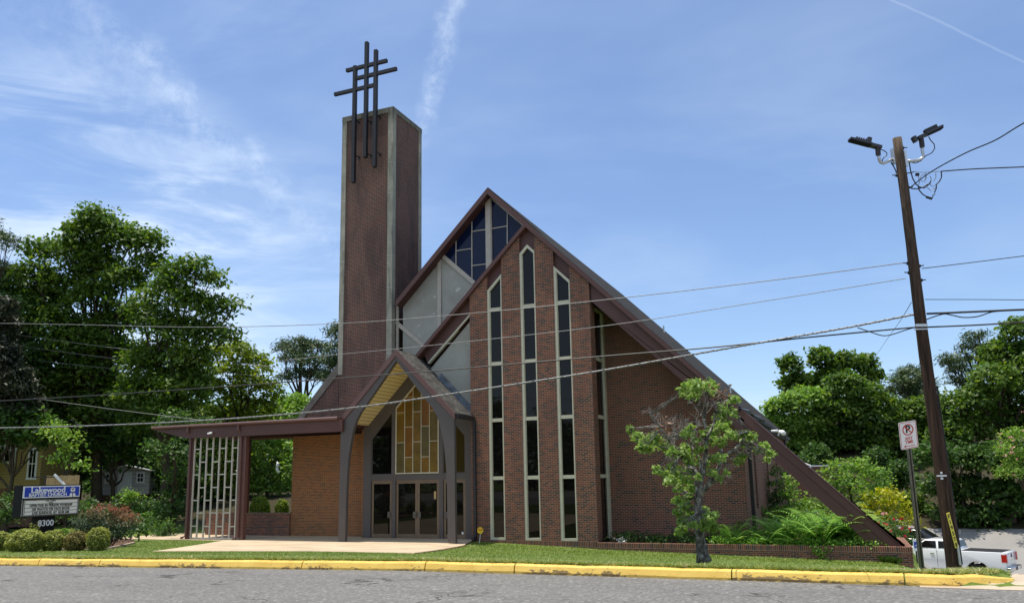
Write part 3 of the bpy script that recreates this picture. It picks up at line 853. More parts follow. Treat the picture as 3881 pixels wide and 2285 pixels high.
# ================================================================== CHURCH
church = empty('church_building', (-14, 30, FL), 'red brick church with steep gable roof, tall bell tower and pointed entrance porch', 'church')
XB, ZBA, YB = -11.38, 12.12, 29.42        # front bay gable: centre, apex height, rake plane
XM, ZMA, YM = -14.37, 15.08, 32.3         # main gable
PB = 29.5                                  # pier faces
EX, EZ = -3.32, 4.06                       # right eave
YEND = 57.0
def rakeB(x): return ZBA - abs(x - XB)
def rakeM(x): return ZMA - abs(x - XM)
C_ = church
# --- roofs
def add_roof(name, parent=C_):
    mb = MB(); th = 0.16
    # right slope: front strip (bay) and the rest share one plane x + z = const
    k = XB + ZBA
    def slope(x0, x1, y0, y1, f):
        V = [(x0, y0, f(x0)), (x1, y0, f(x1)), (x1, y1, f(x1)), (x0, y1, f(x0))]
        V += [(x, y, z - th) for x, y, z in V]
        mb.add(V, [(0, 1, 2, 3), (7, 6, 5, 4), (0, 4, 5, 1), (1, 5, 6, 2), (2, 6, 7, 3), (3, 7, 4, 0)])
    slope(XB, EX, YB + 0.002, YM + 0.0, lambda x: k - x + 0.02)
    slope(XM, EX, YM, YEND, lambda x: k - x + 0.02)
    slope(-16.6, XB, YB + 0.002, YM + 0.4, lambda x: ZBA + (x - XB) + 0.02)
    slope(-19.3, XM, YM + 0.002, YEND, lambda x: ZMA + (x - XM) + 0.02)
    slope(-22.6, -19.3, 36.4, YEND, lambda x: ZMA + (x - XM) + 0.02)
    return mb.build(name, 'shingles', parent)
roof = add_roof('roof')
mb = MB()
for (u, v) in ((1634, 810), (2768 / K, 1476 / K)):
    p = PY(*U(u, v), 30.5)
    x = p.x
    y = 40.0 if u < 1700 and v < 900 else 33.0
    # stand the pipe on the roof plane along the view ray
    d = raydir(u * K, (v + 8) * K)
    # intersect with plane x + z = k
    k = XB + ZBA
    t = (k - CAM.x - CAM.z) / (d.x + d.z)
    q = CAM + d * t
    mb.tube([q - Vector((0, 0, 0.1)), q + Vector((0, 0, 0.42))], 0.05, 8); mb.build('vent_pipe', 'galvanized', roof); mb = MB()

# --- rake boards (fascia)
def rake_board(xa, za, x0, x1, y0, y1, th, off=0.0):
    """two boards meeting at the apex, vertical depth th, below the roof line by off"""
    mb = MB()
    for xe in (x0, x1):
        ze = za - abs(xe - xa)
        mb.prism([(xa, za - off), (xe, ze - off), (xe, ze - off - th), (xa, za - off - th)], y0, y1)
    return mb
rake_board(XB, ZBA, -16.52, EX, YB - 0.05, YB + 0.0, 0.21).build('rake_fascia', 'maroon_paint', C_)
rake_board(XM, ZMA, -19.28, -8.2, YM - 0.05, YM, 0.30).build('rake_fascia', 'maroon_paint', C_)
# soffit boards behind the rakes
rake_board(XB, ZBA, -16.5, EX - 0.02, YB + 0.002, PB + 0.9, 0.06, 0.17).build('rake_soffit', 'maroon_paint', C_)
rake_board(XM, ZMA, -19.26, -8.2, YM + 0.002, YM + 0.7, 0.10, 0.17).build('rake_soffit', 'maroon_paint', C_)

# --- portal beam: left stub, right leg running down to the planter as a buttress
mb = MB()
def beam_sec(x): return rakeB(x) - 0.20, rakeB(x) - 0.96
ta_, tb2 = PY(1250 + 2130 / 4, 1150 + 168 / 4, PB + 0.16), PY(1250 + 1492 / 4, 1150 + 905 / 4, PB + 0.16)
mb.prism([(-14.0, rakeB(-14.0) - 0.2), (-16.32, rakeB(-16.32) - 0.2), (tb2.x - 0.02, tb2.z - 0.02), (-14.0, ta_.z)], PB + 0.18, PB + 0.6)
mb.build('portal_beam', 'maroon_paint', C_)
mb = MB()
xe0, xe1 = -8.74, 1.56
beam_face = [(xe0, rakeB(xe0) - 0.2), (EX, rakeB(EX) - 0.2), (EX + 0.1, rakeB(EX + 0.1) + 0.0), (1.62, rakeB(1.62) + 0.02), (1.75, -0.83), (0.70, -0.83), (xe0, rakeB(xe0) - 0.95)]
mb.prism(beam_face, PB + 0.10, PB + 0.72)
bm_ = mb.build('portal_beam', 'maroon_paint', C_)
# folded metal cladding on the exposed leg: a raised upper strip, a ridge and a top cap
mb = MB()
a0, a1 = EX + 0.15, 1.60
mb.prism([(a0, rakeB(a0) - 0.04), (a1, rakeB(a1) - 0.02), (a1 - 0.02, rakeB(a1) - 0.30), (a0, rakeB(a0) - 0.42)], PB + 0.075, PB + 0.10)
mb.prism([(a0 + 0.3, rakeB(a0 + .3) - 0.02), (a1, rakeB(a1) + 0.05), (a1, rakeB(a1) + 0.01), (a0 + 0.3, rakeB(a0 + .3) - 0.06)], PB + 0.05, PB + 0.74)
mb.build('beam_cladding', 'maroon_paint', bm_)

# --- front bay: brick piers, tall windows between them
XP = [(-14.03, -13.22), (-12.56, -11.73), (-11.06, -10.25), (-9.575, -8.77)]
XW = [(-13.22, -12.56), (-11.73, -11.06), (-10.25, -9.575)]
mb = MB()
for (a, b) in XP:
    pts = [(a, FL), (b, FL)] + [(b, rakeB(b) - 0.2)] + ([(XB, ZBA - 0.2)] if a < XB < b else []) + [(a, rakeB(a) - 0.2)]
    mb.prism(pts, PB, PB + 0.62); mb.build('brick_pier', 'brick', C_); mb = MB()
# soldier course under the piers
mb = MB(); mb.box(-14.03, -8.77, PB - 0.012, PB + 0.3, FL - 0.21, FL - 0.004); mb.box(-14.02, -8.78, PB + 0.005, PB + 0.3, FL - 0.9, FL - 0.21)
mb.build('base_course', 'soldier_brick', C_)
# maroon infill above the windows
mb = MB()
for (a, b) in XW:
    top = [(b, rakeB(b) - 0.19)] + ([(XB, ZBA - 0.19)] if a < XB < b else []) + [(a, rakeB(a) - 0.19)]
    lo_ = 0.85
    mb.prism([(a + 0.002, rakeB(a) - 1.1), (b - 0.002, rakeB(b) - 1.1)] + [(x + (0.002 if x == a else -0.002 if x == b else 0), z) for x, z in top], PB + 0.16, PB + 0.5); mb.build('gable_infill', 'maroon_paint', C_); mb = MB()
ROWS = [(1.60, 1.74), (3.92, 4.06), (6.24, 6.38), (8.51, 8.66)]
def tall_window(a, b):
    w = 0.10
    za, zb_ = rakeB(a) - 0.86, rakeB(b) - 0.86
    mid = a < XB < b
    outer = [(a, FL + 0.01), (b, FL + 0.01), (b, zb_)] + ([(XB, ZBA - 0.93)] if mid else []) + [(a, za)]
    if mid: outer[2] = (b, ZBA - 0.93 - (b - XB)); outer[-1] = (a, ZBA - 0.93 - (XB - a))
    sl = 0.055
    inner = [(a + w, FL + 0.10), (b - sl, FL + 0.10), (b - sl, outer[2][1] - w * 0.9)] + ([(XB, ZBA - 0.93 - w * 1.5)] if mid else []) + [(a + w, outer[-1][1] - w * 0.7)]
    if not mid:
        if a > XB: inner[2] = (b - sl, zb_ - 0.09); inner[3] = (a + w, za - w - 0.13)
        else: inner[2] = (b - sl, zb_ - sl - 0.13); inner[3] = (a + w, za - 0.05)
    mb = MB(); mb.ring(outer, inner, PB + 0.012, PB + 0.15)
    for (z0, z1) in ROWS: mb.box(a + w, b - sl, PB + 0.03, PB + 0.14, z0, z1)
    mb.box(a + w, a + w + 0.025, PB + 0.06, PB + 0.15, FL + 0.1, inner[-1][1] - 0.02)
    o = mb.build('tall_window', 'cream_paint', C_)
    g = MB(); g.prism(inner, PB + 0.11, PB + 0.13)
    g.build('pane', 'dark_glass', o)
for a, b in XW: tall_window(a, b)
# side window of the bay facing right, with the light post in the corner
SX, YW = -8.80, 31.4
mb = MB()
zt0, zt1 = 8.45, 8.45
for (z0, z1) in ROWS[:3]: mb.box(SX - 0.06, SX + 0.02, PB + 0.62, YW - 0.22, z0, z1)
mb.box(SX - 0.06, SX + 0.05, YW - 0.24, YW + 0.0, FL, 8.3)
mb.prism([(PB + 0.62, 8.40), (YW, 8.40), (YW, 8.28), (PB + 0.62, 8.28)], SX - 0.06, SX + 0.03, 'x')
o = mb.build('side_window', 'cream_paint', C_)
g = MB(); g.box(SX - 0.045, SX - 0.03, PB + 0.6, YW - 0.2, FL, 8.3)
g.box(SX - 0.02, SX - 0.01, PB + 1.36, PB + 1.43, FL, 8.3)
g.build('pane', 'shade_glass', o)

# --- right-hand wall under the beam and the side wall along the eave
WX = -3.45
mb = MB()
mb.prism([(SX + 0.05, FL - 0.3), (WX, FL - 0.3), (WX, rakeB(WX) - 0.3), (SX + 0.05, rakeB(SX) - 0.3)], YW, YW + 0.3)
mb.build('hall_wall', 'hall_brick', C_)
mb = MB()
segs = [(YW + 0.301, 34.6), (35.5, 40.5), (41.4, 46.4), (47.3, 52.3), (53.2, YEND - 0.3)]
for a, b in segs: mb.box(WX - 0.3, WX, a, b, FL - 1.6, EZ - 0.25)
for a, b in ((34.6, 35.5), (40.5, 41.4), (46.4, 47.3), (52.3, 53.2)):
    mb.box(WX - 0.3, WX, a, b, FL - 1.6, 0.2); mb.box(WX - 0.3, WX, a, b, 3.6, EZ - 0.25)
mb.box(-22, WX, YEND - 0.3, YEND - 0.05, FL - 1.6, EZ - 0.3)
mb.build('side_wall', 'hall_brick', C_)
for a, b in ((34.6, 35.5), (40.5, 41.4), (46.4, 47.3), (52.3, 53.2)):
    mb = MB()
    mb.ring([(a, 0.2), (b, 0.2), (b, 3.6), (a, 3.6)], [(a + .08, 0.28), (b - .08, 0.28), (b - .08, 3.52), (a + .08, 3.52)], WX - 0.16, WX - 0.05) if False else None
    for (p, q, r, s) in ((a, a + .08, 0.2, 3.6), (b - .08, b, 0.2, 3.6), (a + .08, b - .08, 0.2, 0.28), (a + .08, b - .08, 3.52, 3.6), (a + .08, b - .08, 1.85, 1.92)):
        mb.box(WX - 0.16, WX - 0.06, p, q, r, s)
    o = mb.build('side_window', 'bronze', C_)
    g = MB(); g.box(WX - 0.13, WX - 0.11, a + .07, b - .07, 0.27, 3.53); g.build('pane', 'shade_glass', o)
# back gable closing the nave
mb = MB(); mb.prism([(-22.4, FL), (EX - 0.2, FL), (EX - 0.2, EZ - 0.2), (XM, ZMA - 0.3), (-22.4, ZMA - (XM + 22.4) * 1.0 - 8.2 * 0 - 0.3)], YEND - 0.04, YEND - 0.01)
mb.build('rear_gable', 'hall_brick', C_)
# gutter, downspouts and the loose metal edge along the right eave
mb = MB()
mb.box(EX - 0.02, EX + 0.14, YB + 0.35, YEND, EZ - 0.22, EZ - 0.08)
mb.box(EX - 0.1, EX + 0.02, YB + 0.35, YEND, EZ - 0.36, EZ - 0.13)
mb.build('eave_gutter', 'dark_metal', C_)
mb = MB()
for i in range(7):
    y = YB + 0.5 + i * 1.1
    mb.obox((EX + 0.12, y + 0.5, EZ - 0.06 + 0.05 * math.sin(i * 2.1)), (0, 1, 0.05 * math.cos(i * 1.7)), (1, 0, -0.4), (0.4, 0, 1), 0.52, 0.13, 0.008)
mb.build('eave_flashing', 'flashing', C_)
for y in (32.6, YEND - 3):
    mb = MB(); mb.box(WX + 0.01, WX + 0.13, y, y + 0.14, FL - 0.3, EZ - 0.3)
    mb.build('downspout', 'dark_metal', C_)
# small floodlight on the beam
fp = PY(*U(1918, 1061), PB + 0.3)
mb = MB()
mb.tube([fp + Vector((-0.05, 0, -0.16)), fp], 0.03, 8)
mb.tube([fp + Vector((-0.02, -0.02, 0.0)), fp + Vector((0.10, -0.05, -0.04)), fp + Vector((0.16, -0.1, -0.10))], [0.05, 0.085, 0.09], 12)
mb.tube([fp + Vector((-0.05, 0, 0.02)), fp + Vector((-0.28, -0.02, 0.02))], [0.05, 0.035], 10)
mb.build('wall_light', 'white_paint', C_, smooth=True)

# --- main gable wall: glass above, stucco below, light diamond trim
GY = YM + 0.55
def zM(x): return rakeM(x) - 0.22
mb = MB()
gl = [PY(*U(1088, 627), GY), PY(*U(1163, 694), GY)]
x_gl, z_gl = gl[0].x, gl[0].z
sl_ = (gl[1].z - gl[0].z) / (gl[1].x - gl[0].x)
def zdiag(x): return z_gl + sl_ * (x - x_gl)
glass_poly = [(x_gl + 0.03, zdiag(x_gl + 0.03)), (XM + 2.4, zdiag(XM + 2.4)), (XM + 5.0, zM(XM + 5.0) - 4.0), (XM + 5.0, zM(XM + 5.0)), (XM, zM(XM))]
g = MB(); g.prism(glass_poly, GY - 0.02, GY + 0.03)
gable_win = g.build('gable_window', 'blue_glass', C_)
def c6(a, b): return 1400 + a / 1.979, 650 + b / 1.979
mb = MB()
def bar(p, q, w, y0, y1, mbx):
    a, b = PY(*p, GY), PY(*q, GY)
    d = Vector((b.x - a.x, 0, b.z - a.z)).normalized(); n = Vector((-d.z, 0, d.x)) * w / 2
    mbx.prism([(a.x + n.x, a.z + n.z), (a.x - n.x, a.z - n.z), (b.x - n.x, b.z - n.z), (b.x + n.x, b.z + n.z)], y0, y1)
for p, q in (((653, 470), (653, 715)), ((771, 325), (773, 850)), ((1037, 285), (1037, 560)), ((655, 597), (770, 580)), ((775, 452), (883, 437)), ((775, 708), (888, 695)), ((917, 432), (1035, 412))):
    bar(c6(*p), c6(*q), 0.042, GY - 0.06, GY - 0.018, mb)
mb.build('mullion', 'taupe_trim', gable_win)
mb = MB()
bar(c6(895, 140), c6(902, 760), 0.26, GY - 0.14, GY - 0.021, mb)
bar(c6(915, 185), c6(922, 760), 0.07, GY - 0.10, GY - 0.022, mb)
mb.build('centre_post', 'taupe_trim', gable_win)
mb = MB()   # stucco field
xl = -19.22
mb.prism([(xl, FL), (-13.2, FL), (-13.2, zdiag(-13.2) - 0.0), (x_gl, zdiag(x_gl)), (x_gl - 0.02, zM(x_gl - 0.02)), (xl, zM(xl))], GY, GY + 0.25)
stucco_wall = mb.build('stucco_wall', 'stucco', C_)
mb = MB()
def slanted(p, q, w, y0, y1): bar(p, q, w, y0, y1, mb)
slanted(U(1086, 627), U(1168, 697), 0.20, GY - 0.08, GY - 0.001)
slanted(U(1082.5, 634), U(1082.5, 815), 0.19, GY - 0.075, GY - 0.002)
slanted(U(975, 793), U(1046, 853), 0.19, GY - 0.07, GY - 0.003)
slanted(U(979, 752), U(979, 900), 0.14, GY - 0.065, GY - 0.004)
slanted(U(1085, 622), U(1196, 486), 0.08, GY - 0.055, GY - 0.005)
slanted(U(985, 742), U(1078, 630), 0.05, GY - 0.05, GY - 0.006)
slanted(U(1206, 486), U(1296, 562), 0.06, GY - 0.045, GY - 0.007)
mb.build('stucco_trim', 'taupe_trim', stucco_wall)
# stucco panel under the left rake of the bay, beside pier
PYL = PB + 0.30
mb = MB()
def low_(x): return apx_[1] - slp_ * abs(x - apx_[0]) - 0.06
def c4_(a, b): return 1200 + a / 1.746, 1300 + b / 1.746
apx_ = [PY(*c4_(525, 42), 27.88)[i] for i in (0, 2)]
eR_ = [PY(*c4_(912, 476), 27.88)[i] for i in (0, 2)]
slp_ = (apx_[1] - eR_[1]) / (eR_[0] - apx_[0])
mb.prism([(-16.7, low_(-16.7)), (-14.01, low_(-14.01)), (-14.01, 8.40), (-16.7, 5.0 + 0.7)], PYL, PYL + 0.3)
sp = mb.build('stucco_wall', 'stucco', C_)
mb = MB()
a, b = PY(1250 + 2130 / 4, 1150 + 168 / 4, PB + 0.16), PY(1250 + 1492 / 4, 1150 + 905 / 4, PB + 0.16)
d = Vector((b.x - a.x, 0, b.z - a.z)).normalized(); nn_ = Vector((-d.z, 0, d.x)) * 0.038
mb.prism([(a.x + nn_.x, a.z + nn_.z), (a.x - nn_.x, a.z - nn_.z), (b.x - nn_.x, b.z - nn_.z), (b.x + nn_.x, b.z + nn_.z)], PB + 0.15, PB + 0.31)
mb.build('stucco_trim', 'cream_paint', sp)

# --- bell tower
TY = 32.4
tl, tr_ = PY(*U(843, 288), TY), PY(*U(968, 262), TY)
TX0, TX1, TZ = tl.x, tr_.x, tr_.z
TY1 = TY + 2.95
TX0b, TX1b = TX0 + 0.02, TX1 + 0.0
mb = MB()
mb.box(TX0 + 0.03, TX1 - 0.03, TY + 0.05, TY1 - 0.05, FL, TZ - 0.06)
bz0 = PY(*U(835, 905), TY); bz1 = PY(*U(735, 1025), TY)
slope_b = (bz0.z - bz1.z) / (bz0.x - bz1.x)
xb = TX0 + 0.05; zbt = bz0.z - 0.25
ZC = 3.9
x_low = xb - (zbt - ZC) / slope_b
x_wall = PY(*U(722, 1180), TY).x
mb.prism([(xb, ZC), (xb, zbt), (x_low, ZC)], TY + 0.05, TY1 - 0.1)
mb.box(x_wall, TX0 + 0.03, TY + 0.06, TY1 - 0.1, FL, ZC)
tower = mb.build('bell_tower', 'tower_brick', C_)
mb = MB()
cw = 0.33
for x0, x1 in ((TX0, TX0 + 0.27), (TX1 - 0.30, TX1)):
    for y0, y1 in ((TY, TY + 0.30), (TY1 - 0.30, TY1)):
        mb.box(x0, x1, y0, y1, FL if x0 > TX0 + .1 else bz0.z - 0.35, TZ - 0.27); mb.build('corner_stone', 'tower_concrete', tower); mb = MB()
mb = MB()
for (x0, x1, y0, y1) in ((TX0 - .01, TX1 + .01, TY - .01, TY + .3), (TX0 - .01, TX1 + .01, TY1 - .3, TY1 + .01), (TX0 - .01, TX0 + .3, TY + .3, TY1 - .3), (TX1 - .3, TX1 + .01, TY + .3, TY1 - .3)):
    mb.box(x0, x1, y0, y1, TZ - 0.27, TZ)
mb.box(TX0 + .3, TX1 - .3, TY + .3, TY1 - .3, TZ - 0.25, TZ - 0.1)
mb.build('coping', 'tower_concrete', tower)
mb = MB()
ex = 0.20
mb.prism([(xb - 0.06, zbt + 0.02), (xb - 0.0, zbt - 0.02), (x_low + 0.16, ZC - 0.1), (x_low - 0.22, ZC - 0.1), (TX0 - 0.03, bz0.z + 0.20), (TX0 + 0.02, bz0.z + 0.28), (TX0 + 0.02, zbt)], TY - 0.005, TY1)
mb.build('buttress_coping', 'dark_concrete', tower)

# --- three-bar cross in front of the tower
YC = TY - 0.42
def c5(a, b): return 1200 + a / 2.12, 100 + b / 2.12
cross_parts = []
root_mb = MB()
for (xa, top, bot) in ((302, 322, 1255), (397, 130, 1052), (471, 193, 1130)):
    p, q = PY(*c5(xa, top), YC), PY(*c5(xa - 2, bot), YC)
    x = (p.x + q.x) / 2
    root_mb = MB() if cross_parts else root_mb
    cross_parts.append(root_mb)
    root_mb.box(x - 0.088, x + 0.088, YC - 0.07, YC + 0.12, q.z, p.z)
cross = cross_parts[1].build('cross', 'cross_metal', C_)
for q_ in (cross_parts[0], cross_parts[2]): q_.build('upright', 'cross_metal', cross)
for (l, r) in (((236, 357), (563, 273)), ((322, 417), (640, 340)), ((141, 548), (460, 471))):
    p, q = PY(*c5(*l), YC - 0.02), PY(*c5(*r), YC - 0.02)
    z = (p.z + q.z) / 2
    mb = MB(); mb.box(p.x, q.x, YC - 0.055, YC + 0.10, z - 0.085, z + 0.085); mb.build('crossbar', 'cross_metal', cross)
for (a, b) in ((302, 745), (302, 1030), (397, 745), (397, 1015), (471, 705), (471, 1005)):
    p = PY(*c5(a, b), YC); mb = MB()
    mb.box(p.x - 0.02, p.x + 0.02, YC + 0.11, TY + 0.06, p.z - 0.02, p.z + 0.02)
    mb.box(p.x - 0.05, p.x + 0.05, TY + 0.03, TY + 0.06, p.z - 0.09, p.z + 0.09)
    mb.build('bracket', 'cross_metal', cross)

# --- entrance porch
YP, YE = 28.0, 29.85
def c4_(a, b): return 1200 + a / 1.746, 1300 + b / 1.746
def XZ(a, b, Y): p = PY(*c4_(a, b), Y); return (p.x, p.z)
apx = XZ(525, 42, YP - 0.12)
eL, eR = XZ(157, 488, YP - 0.12), XZ(912, 476, YP - 0.12)
XPc = apx[0]
slp = ((apx[1] - eL[1]) / (apx[0] - eL[0]) + (apx[1] - eR[1]) / (eR[0] - apx[0])) / 2
hw = ((apx[0] - eL[0]) + (eR[0] - apx[0])) / 2
PA = apx[1]
def rakeP(x): return PA - slp * abs(x - XPc)
mb = MB()
for s in (-1, 1):
    xe = XPc + s * hw
    V = [(XPc, YP - 0.1, PA), (xe, YP - 0.1, PA - slp * hw), (xe, PYL if s > 0 else 32.2, PA - slp * hw), (XPc, 32.2, PA)]
    if s > 0: V[2] = (xe, PYL, PA - slp * hw)
    W = [(x, y, z - 0.12) for x, y, z in V]
    mb.add(V + W, [(0, 1, 2, 3), (7, 6, 5, 4), (0, 4, 5, 1), (1, 5, 6, 2), (2, 6, 7, 3), (3, 7, 4, 0)])
mb.build('porch_roof', 'porch_shingles_lit', C_)
mb = MB()
for s in (-1, 1):
    xe = XPc + s * (hw + 0.03); ze = PA - slp * (hw + 0.03)
    mb.prism([(XPc, PA + 0.02), (xe, ze + 0.02), (xe + s * 0.0, ze - 0.24), (XPc, PA - 0.27)], YP - 0.15, YP - 0.101)
mb.build('porch_fascia', 'maroon_gutter', C_)
mb = MB()     # flashing where the porch roof meets the stucco
a, b = Vector((XPc + 1.0, PYL - 0.03, rakeP(XPc + 1.0) + 0.01)), Vector((XPc + hw + 0.05, PYL - 0.03, rakeP(XPc + hw + .05) + 0.01))
mb.prism([(a.x, a.z), (b.x, b.z), (b.x + 0.12, b.z + 0.12), (a.x + 0.12, a.z + 0.17)], PYL - 0.06, PYL - 0.02)
mb.prism([(a.x, a.z), (b.x, b.z), (b.x, b.z + 0.02), (a.x, a.z + 0.02)], PYL - 0.30, PYL - 0.06)
mb.build('roof_flashing', 'flashing', C_)
mb = MB()     # black gutter on the right eave
xe = XPc + hw
mb.box(xe - 0.05, xe + 0.13, YP - 0.05, PYL - 0.02, PA - slp * hw - 0.20, PA - slp * hw - 0.05)
mb.build('porch_gutter', 'dark_metal', C_)
mb = MB()     # downspout in the corner by the pier
px = PY(1780 + 80 / 4, 1742 + 600 / 4, PB - 0.06).x
mb.box(px - 0.055, px + 0.055, PB - 0.11, PB - 0.005, FL, PA - slp * hw - 0.15)
mb.box(px - 0.06, px + 0.06, PB - 0.30, PB - 0.02, FL + 0.02, FL + 0.14)
mb.build('downspout', 'dark_metal', C_)
# front arch frame: outer edge follows the roof, inner edge curves into tapering legs
outerL = [(170, 512), (160, 900), (155, 1310)]
inL = [(197, 1306), (205, 1000), (212, 850), (222, 740), (238, 640), (252, 570), (272, 510), (300, 455), (345, 395)]
inR = [(742, 380), (790, 442), (818, 500), (836, 560), (848, 620), (856, 700), (862, 800), (870, 960), (879, 1140), (885, 1310)]
def mirror_arch(Y, th_top):
    """inner outline from the left leg measured in the photo, mirrored about the ridge"""
    il = [XZ(a, b, Y) for a, b in inL]
    ir = [XZ(a, b, Y) for a, b in inR]
    half = []
    for i in range(len(il)):
        half.append((XPc - il[i][0], il[i][1]))
    return half, il, ir
half, il, ir = mirror_arch(YP, 0.3)
apex_in = (XPc, XZ(540, 118, YP)[1])
fz = FL
legw_out = XPc - XZ(162, 900, YP)[0]
outer = [(XPc - legw_out - 0.02, fz)] + [(XPc - legw_out + 0.01, rakeP(XPc - hw) + 0.16)] + [(XPc - hw + 0.28, rakeP(XPc - hw + 0.28) - 0.12), (XPc, PA - 0.14)]
# left half polygon: outer up, apex, inner down
polyL = [(outer[0][0], fz), (outer[1][0], min(outer[1][1], rakeP(outer[1][0]) - 0.14)), (XPc, PA - 0.14), apex_in] + [p for p in reversed(il)] 
polyL[-1] = (polyL[-1][0], fz)
polyR = [(2 * XPc - x, z) for x, z in polyL]
mb = MB(); mb.prism(polyL, YP - 0.10, YP + 0.07); mb.prism(polyR, YP - 0.10, YP + 0.07)
mb.build('porch_arch', 'grey_paint', C_)
# boarded soffit between the arches
mb = MB()
for s in (-1, 1):
    xe = XPc + s * (hw - 0.12)
    V = [(XPc, YP + 0.06, PA - 0.30), (xe, YP + 0.06, PA - 0.30 - slp * (hw - 0.12)), (xe, YE, PA - 0.30 - slp * (hw - 0.12)), (XPc, YE, PA - 0.30)]
    V = [(x + 0, y, z) for x, y, z in V]
    W = [(x, y, z + 0.05) for x, y, z in V]
    mb.add(V + W, [(0, 1, 2, 3), (7, 6, 5, 4), (0, 4, 5, 1), (1, 5, 6, 2), (2, 6, 7, 3), (3, 7, 4, 0)])
mb.build('porch_soffit', 'soffit_boards', C_)
# entrance screen: grey frame with doors and windows
lx0, lx1 = XZ(303, 1285, YE)[0], XZ(355, 1285, YE)[0]
mx0, mx1 = XZ(494, 1285, YE)[0], XZ(519, 1285, YE)[0]
XE = None
dx0, dxm, dx1 = XZ(523, 1100, YE)[0], XZ(664, 1100, YE)[0], XZ(807, 1100, YE)[0]
XEc = (dx0 + dx1) / 2
nx0, nx1 = 2 * XEc - mx1, 2 * XEc - mx0
rx0, rx1 = 2 * XEc - lx1, 2 * XEc - lx0
zt0, zt1 = XZ(560, 905, YE)[1], XZ(560, 868, YE)[1]
ztop = lambda x: PA - 0.36 - slp * abs(x - XEc)
zsh = XZ(316, 545, YE)[1]
mb = MB()
mb.box(lx0, lx1, YE, YE + 0.16, FL, zsh + 0.1); mb.box(rx0, rx1, YE, YE + 0.16, FL, zsh + 0.1)
mb.box(mx0, mx1, YE + 0.003, YE + 0.15, FL, ztop(mx0)); mb.box(nx0, nx1, YE + 0.003, YE + 0.15, FL, ztop(nx1))
mb.box(lx1, rx0, YE + 0.006, YE + 0.14, zt0, zt1)
for s in (-1, 1):       # sloping head, following the roof
    xo = XEc + s * (XEc - lx0); wv = 0.80
    mb.prism([(xo, ztop(xo) + 0.0), (XEc, ztop(XEc)), (XEc, ztop(XEc) - wv), (xo, ztop(xo) - wv)], YE - 0.004, YE + 0.13)
mb.build('entrance_frame', 'grey_paint', C_)
def hd(x): return ztop(x) - 0.78
def sash(name, poly, glassmat, w, framemat, y):
    cx_ = sum(p[0] for p in poly) / len(poly); cz_ = sum(p[1] for p in poly) / len(poly)
    def ins(p): 
        dx = w if p[0] < cx_ else -w
        dz = w if p[1] < cz_ else -w * 1.2
        if abs(p[0] - cx_) < 0.05: dx = 0; dz *= 1.5
        return (p[0] + dx, p[1] + dz)
    inner = [ins(p) for p in poly]
    mb = MB(); mb.ring(poly, inner, y, y + 0.06)
    o = mb.build(name, framemat, C_)
    g = MB(); g.prism(inner, y + 0.025, y + 0.04)
    g.build('pane', glassmat, o)
    return o
sash('side_light', [(lx1, zt1), (mx0, zt1), (mx0, hd(mx0)), (lx1 , hd(lx1))], 'shade_glass', 0.04, 'grey_paint', YE + 0.03)
sash('side_light', [(nx1, zt1), (rx0, zt1), (rx0, hd(rx0)), (nx1, hd(nx1))], 'amber_reflection_glass', 0.04, 'grey_paint', YE + 0.03)
# amber leaded window
sh = hd(dx0) + 0.02
am = [(mx1, zt1 + 0.02), (nx0, zt1 + 0.02), (nx0, hd(nx0)), (XEc, hd(XEc)), (mx1, hd(mx1))]
w = 0.045
inn = [(mx1 + w, zt1 + 0.07), (nx0 - w, zt1 + 0.07), (nx0 - w, hd(nx0) - 0.03), (XEc, hd(XEc) - 0.10), (mx1 + w, hd(mx1) - 0.03)]
mb = MB(); mb.ring(am, inn, YE - 0.02, YE + 0.06)
colx = [lerp(mx1 + w, nx0 - w, i / 5) for i in range(6)]
def hin(x): return hd(XEc) - 0.10 - (hd(XEc) - 0.10 - (hd(mx1) - 0.03)) * abs(x - XEc) / (XEc - mx1 - w)
for x in colx[1:-1]: mb.box(x - 0.014, x + 0.014, YE - 0.01, YE + 0.03, zt1 + 0.07, hin(x) + 0.02)
splits = [(658, 460), (755, 555, 357), (653, 455, 262), (752, 550, 350), (648, 448)]
pane = MB()
tints = [[0.95, 0.4, 0.25], [0.5, 0.12, 0.3, 0.1], [0.55, 0.42, 0.7, 0.45], [0.3, 0.98, 0.12, 0.5], [0.5, 0.75, 0.15]]
for i in range(5):
    xa, xb_ = colx[i] + 0.014, colx[i + 1] - 0.014
    zs = [zt1 + 0.07] + [XZ(560 + 40 * i, s, YE)[1] for s in splits[i]]
    for z in zs[1:]: mb.box(xa, xb_, YE - 0.009, YE + 0.029, z - 0.012, z + 0.012)
    for j in range(len(zs)):
        z0 = zs[j]; top = zs[j + 1] if j + 1 < len(zs) else None
        if top is None:
            pts = [(xa - .01, z0), (xb_ + .01, z0), (xb_ + .01, hin(xb_) + 0.02)] + ([(XEc, hin(XEc))] if xa < XEc < xb_ else []) + [(xa - .01, hin(xa) + 0.02)]
        else: pts = [(xa - .01, z0), (xb_ + .01, z0), (xb_ + .01, top), (xa - .01, top)]
        pane.prism(pts, YE + 0.012, YE + 0.02, tint=tints[i][j] + 0.001)
o = mb.build('amber_window', 'cream_paint', C_)
pane.build('pane', 'amber_glass', o)
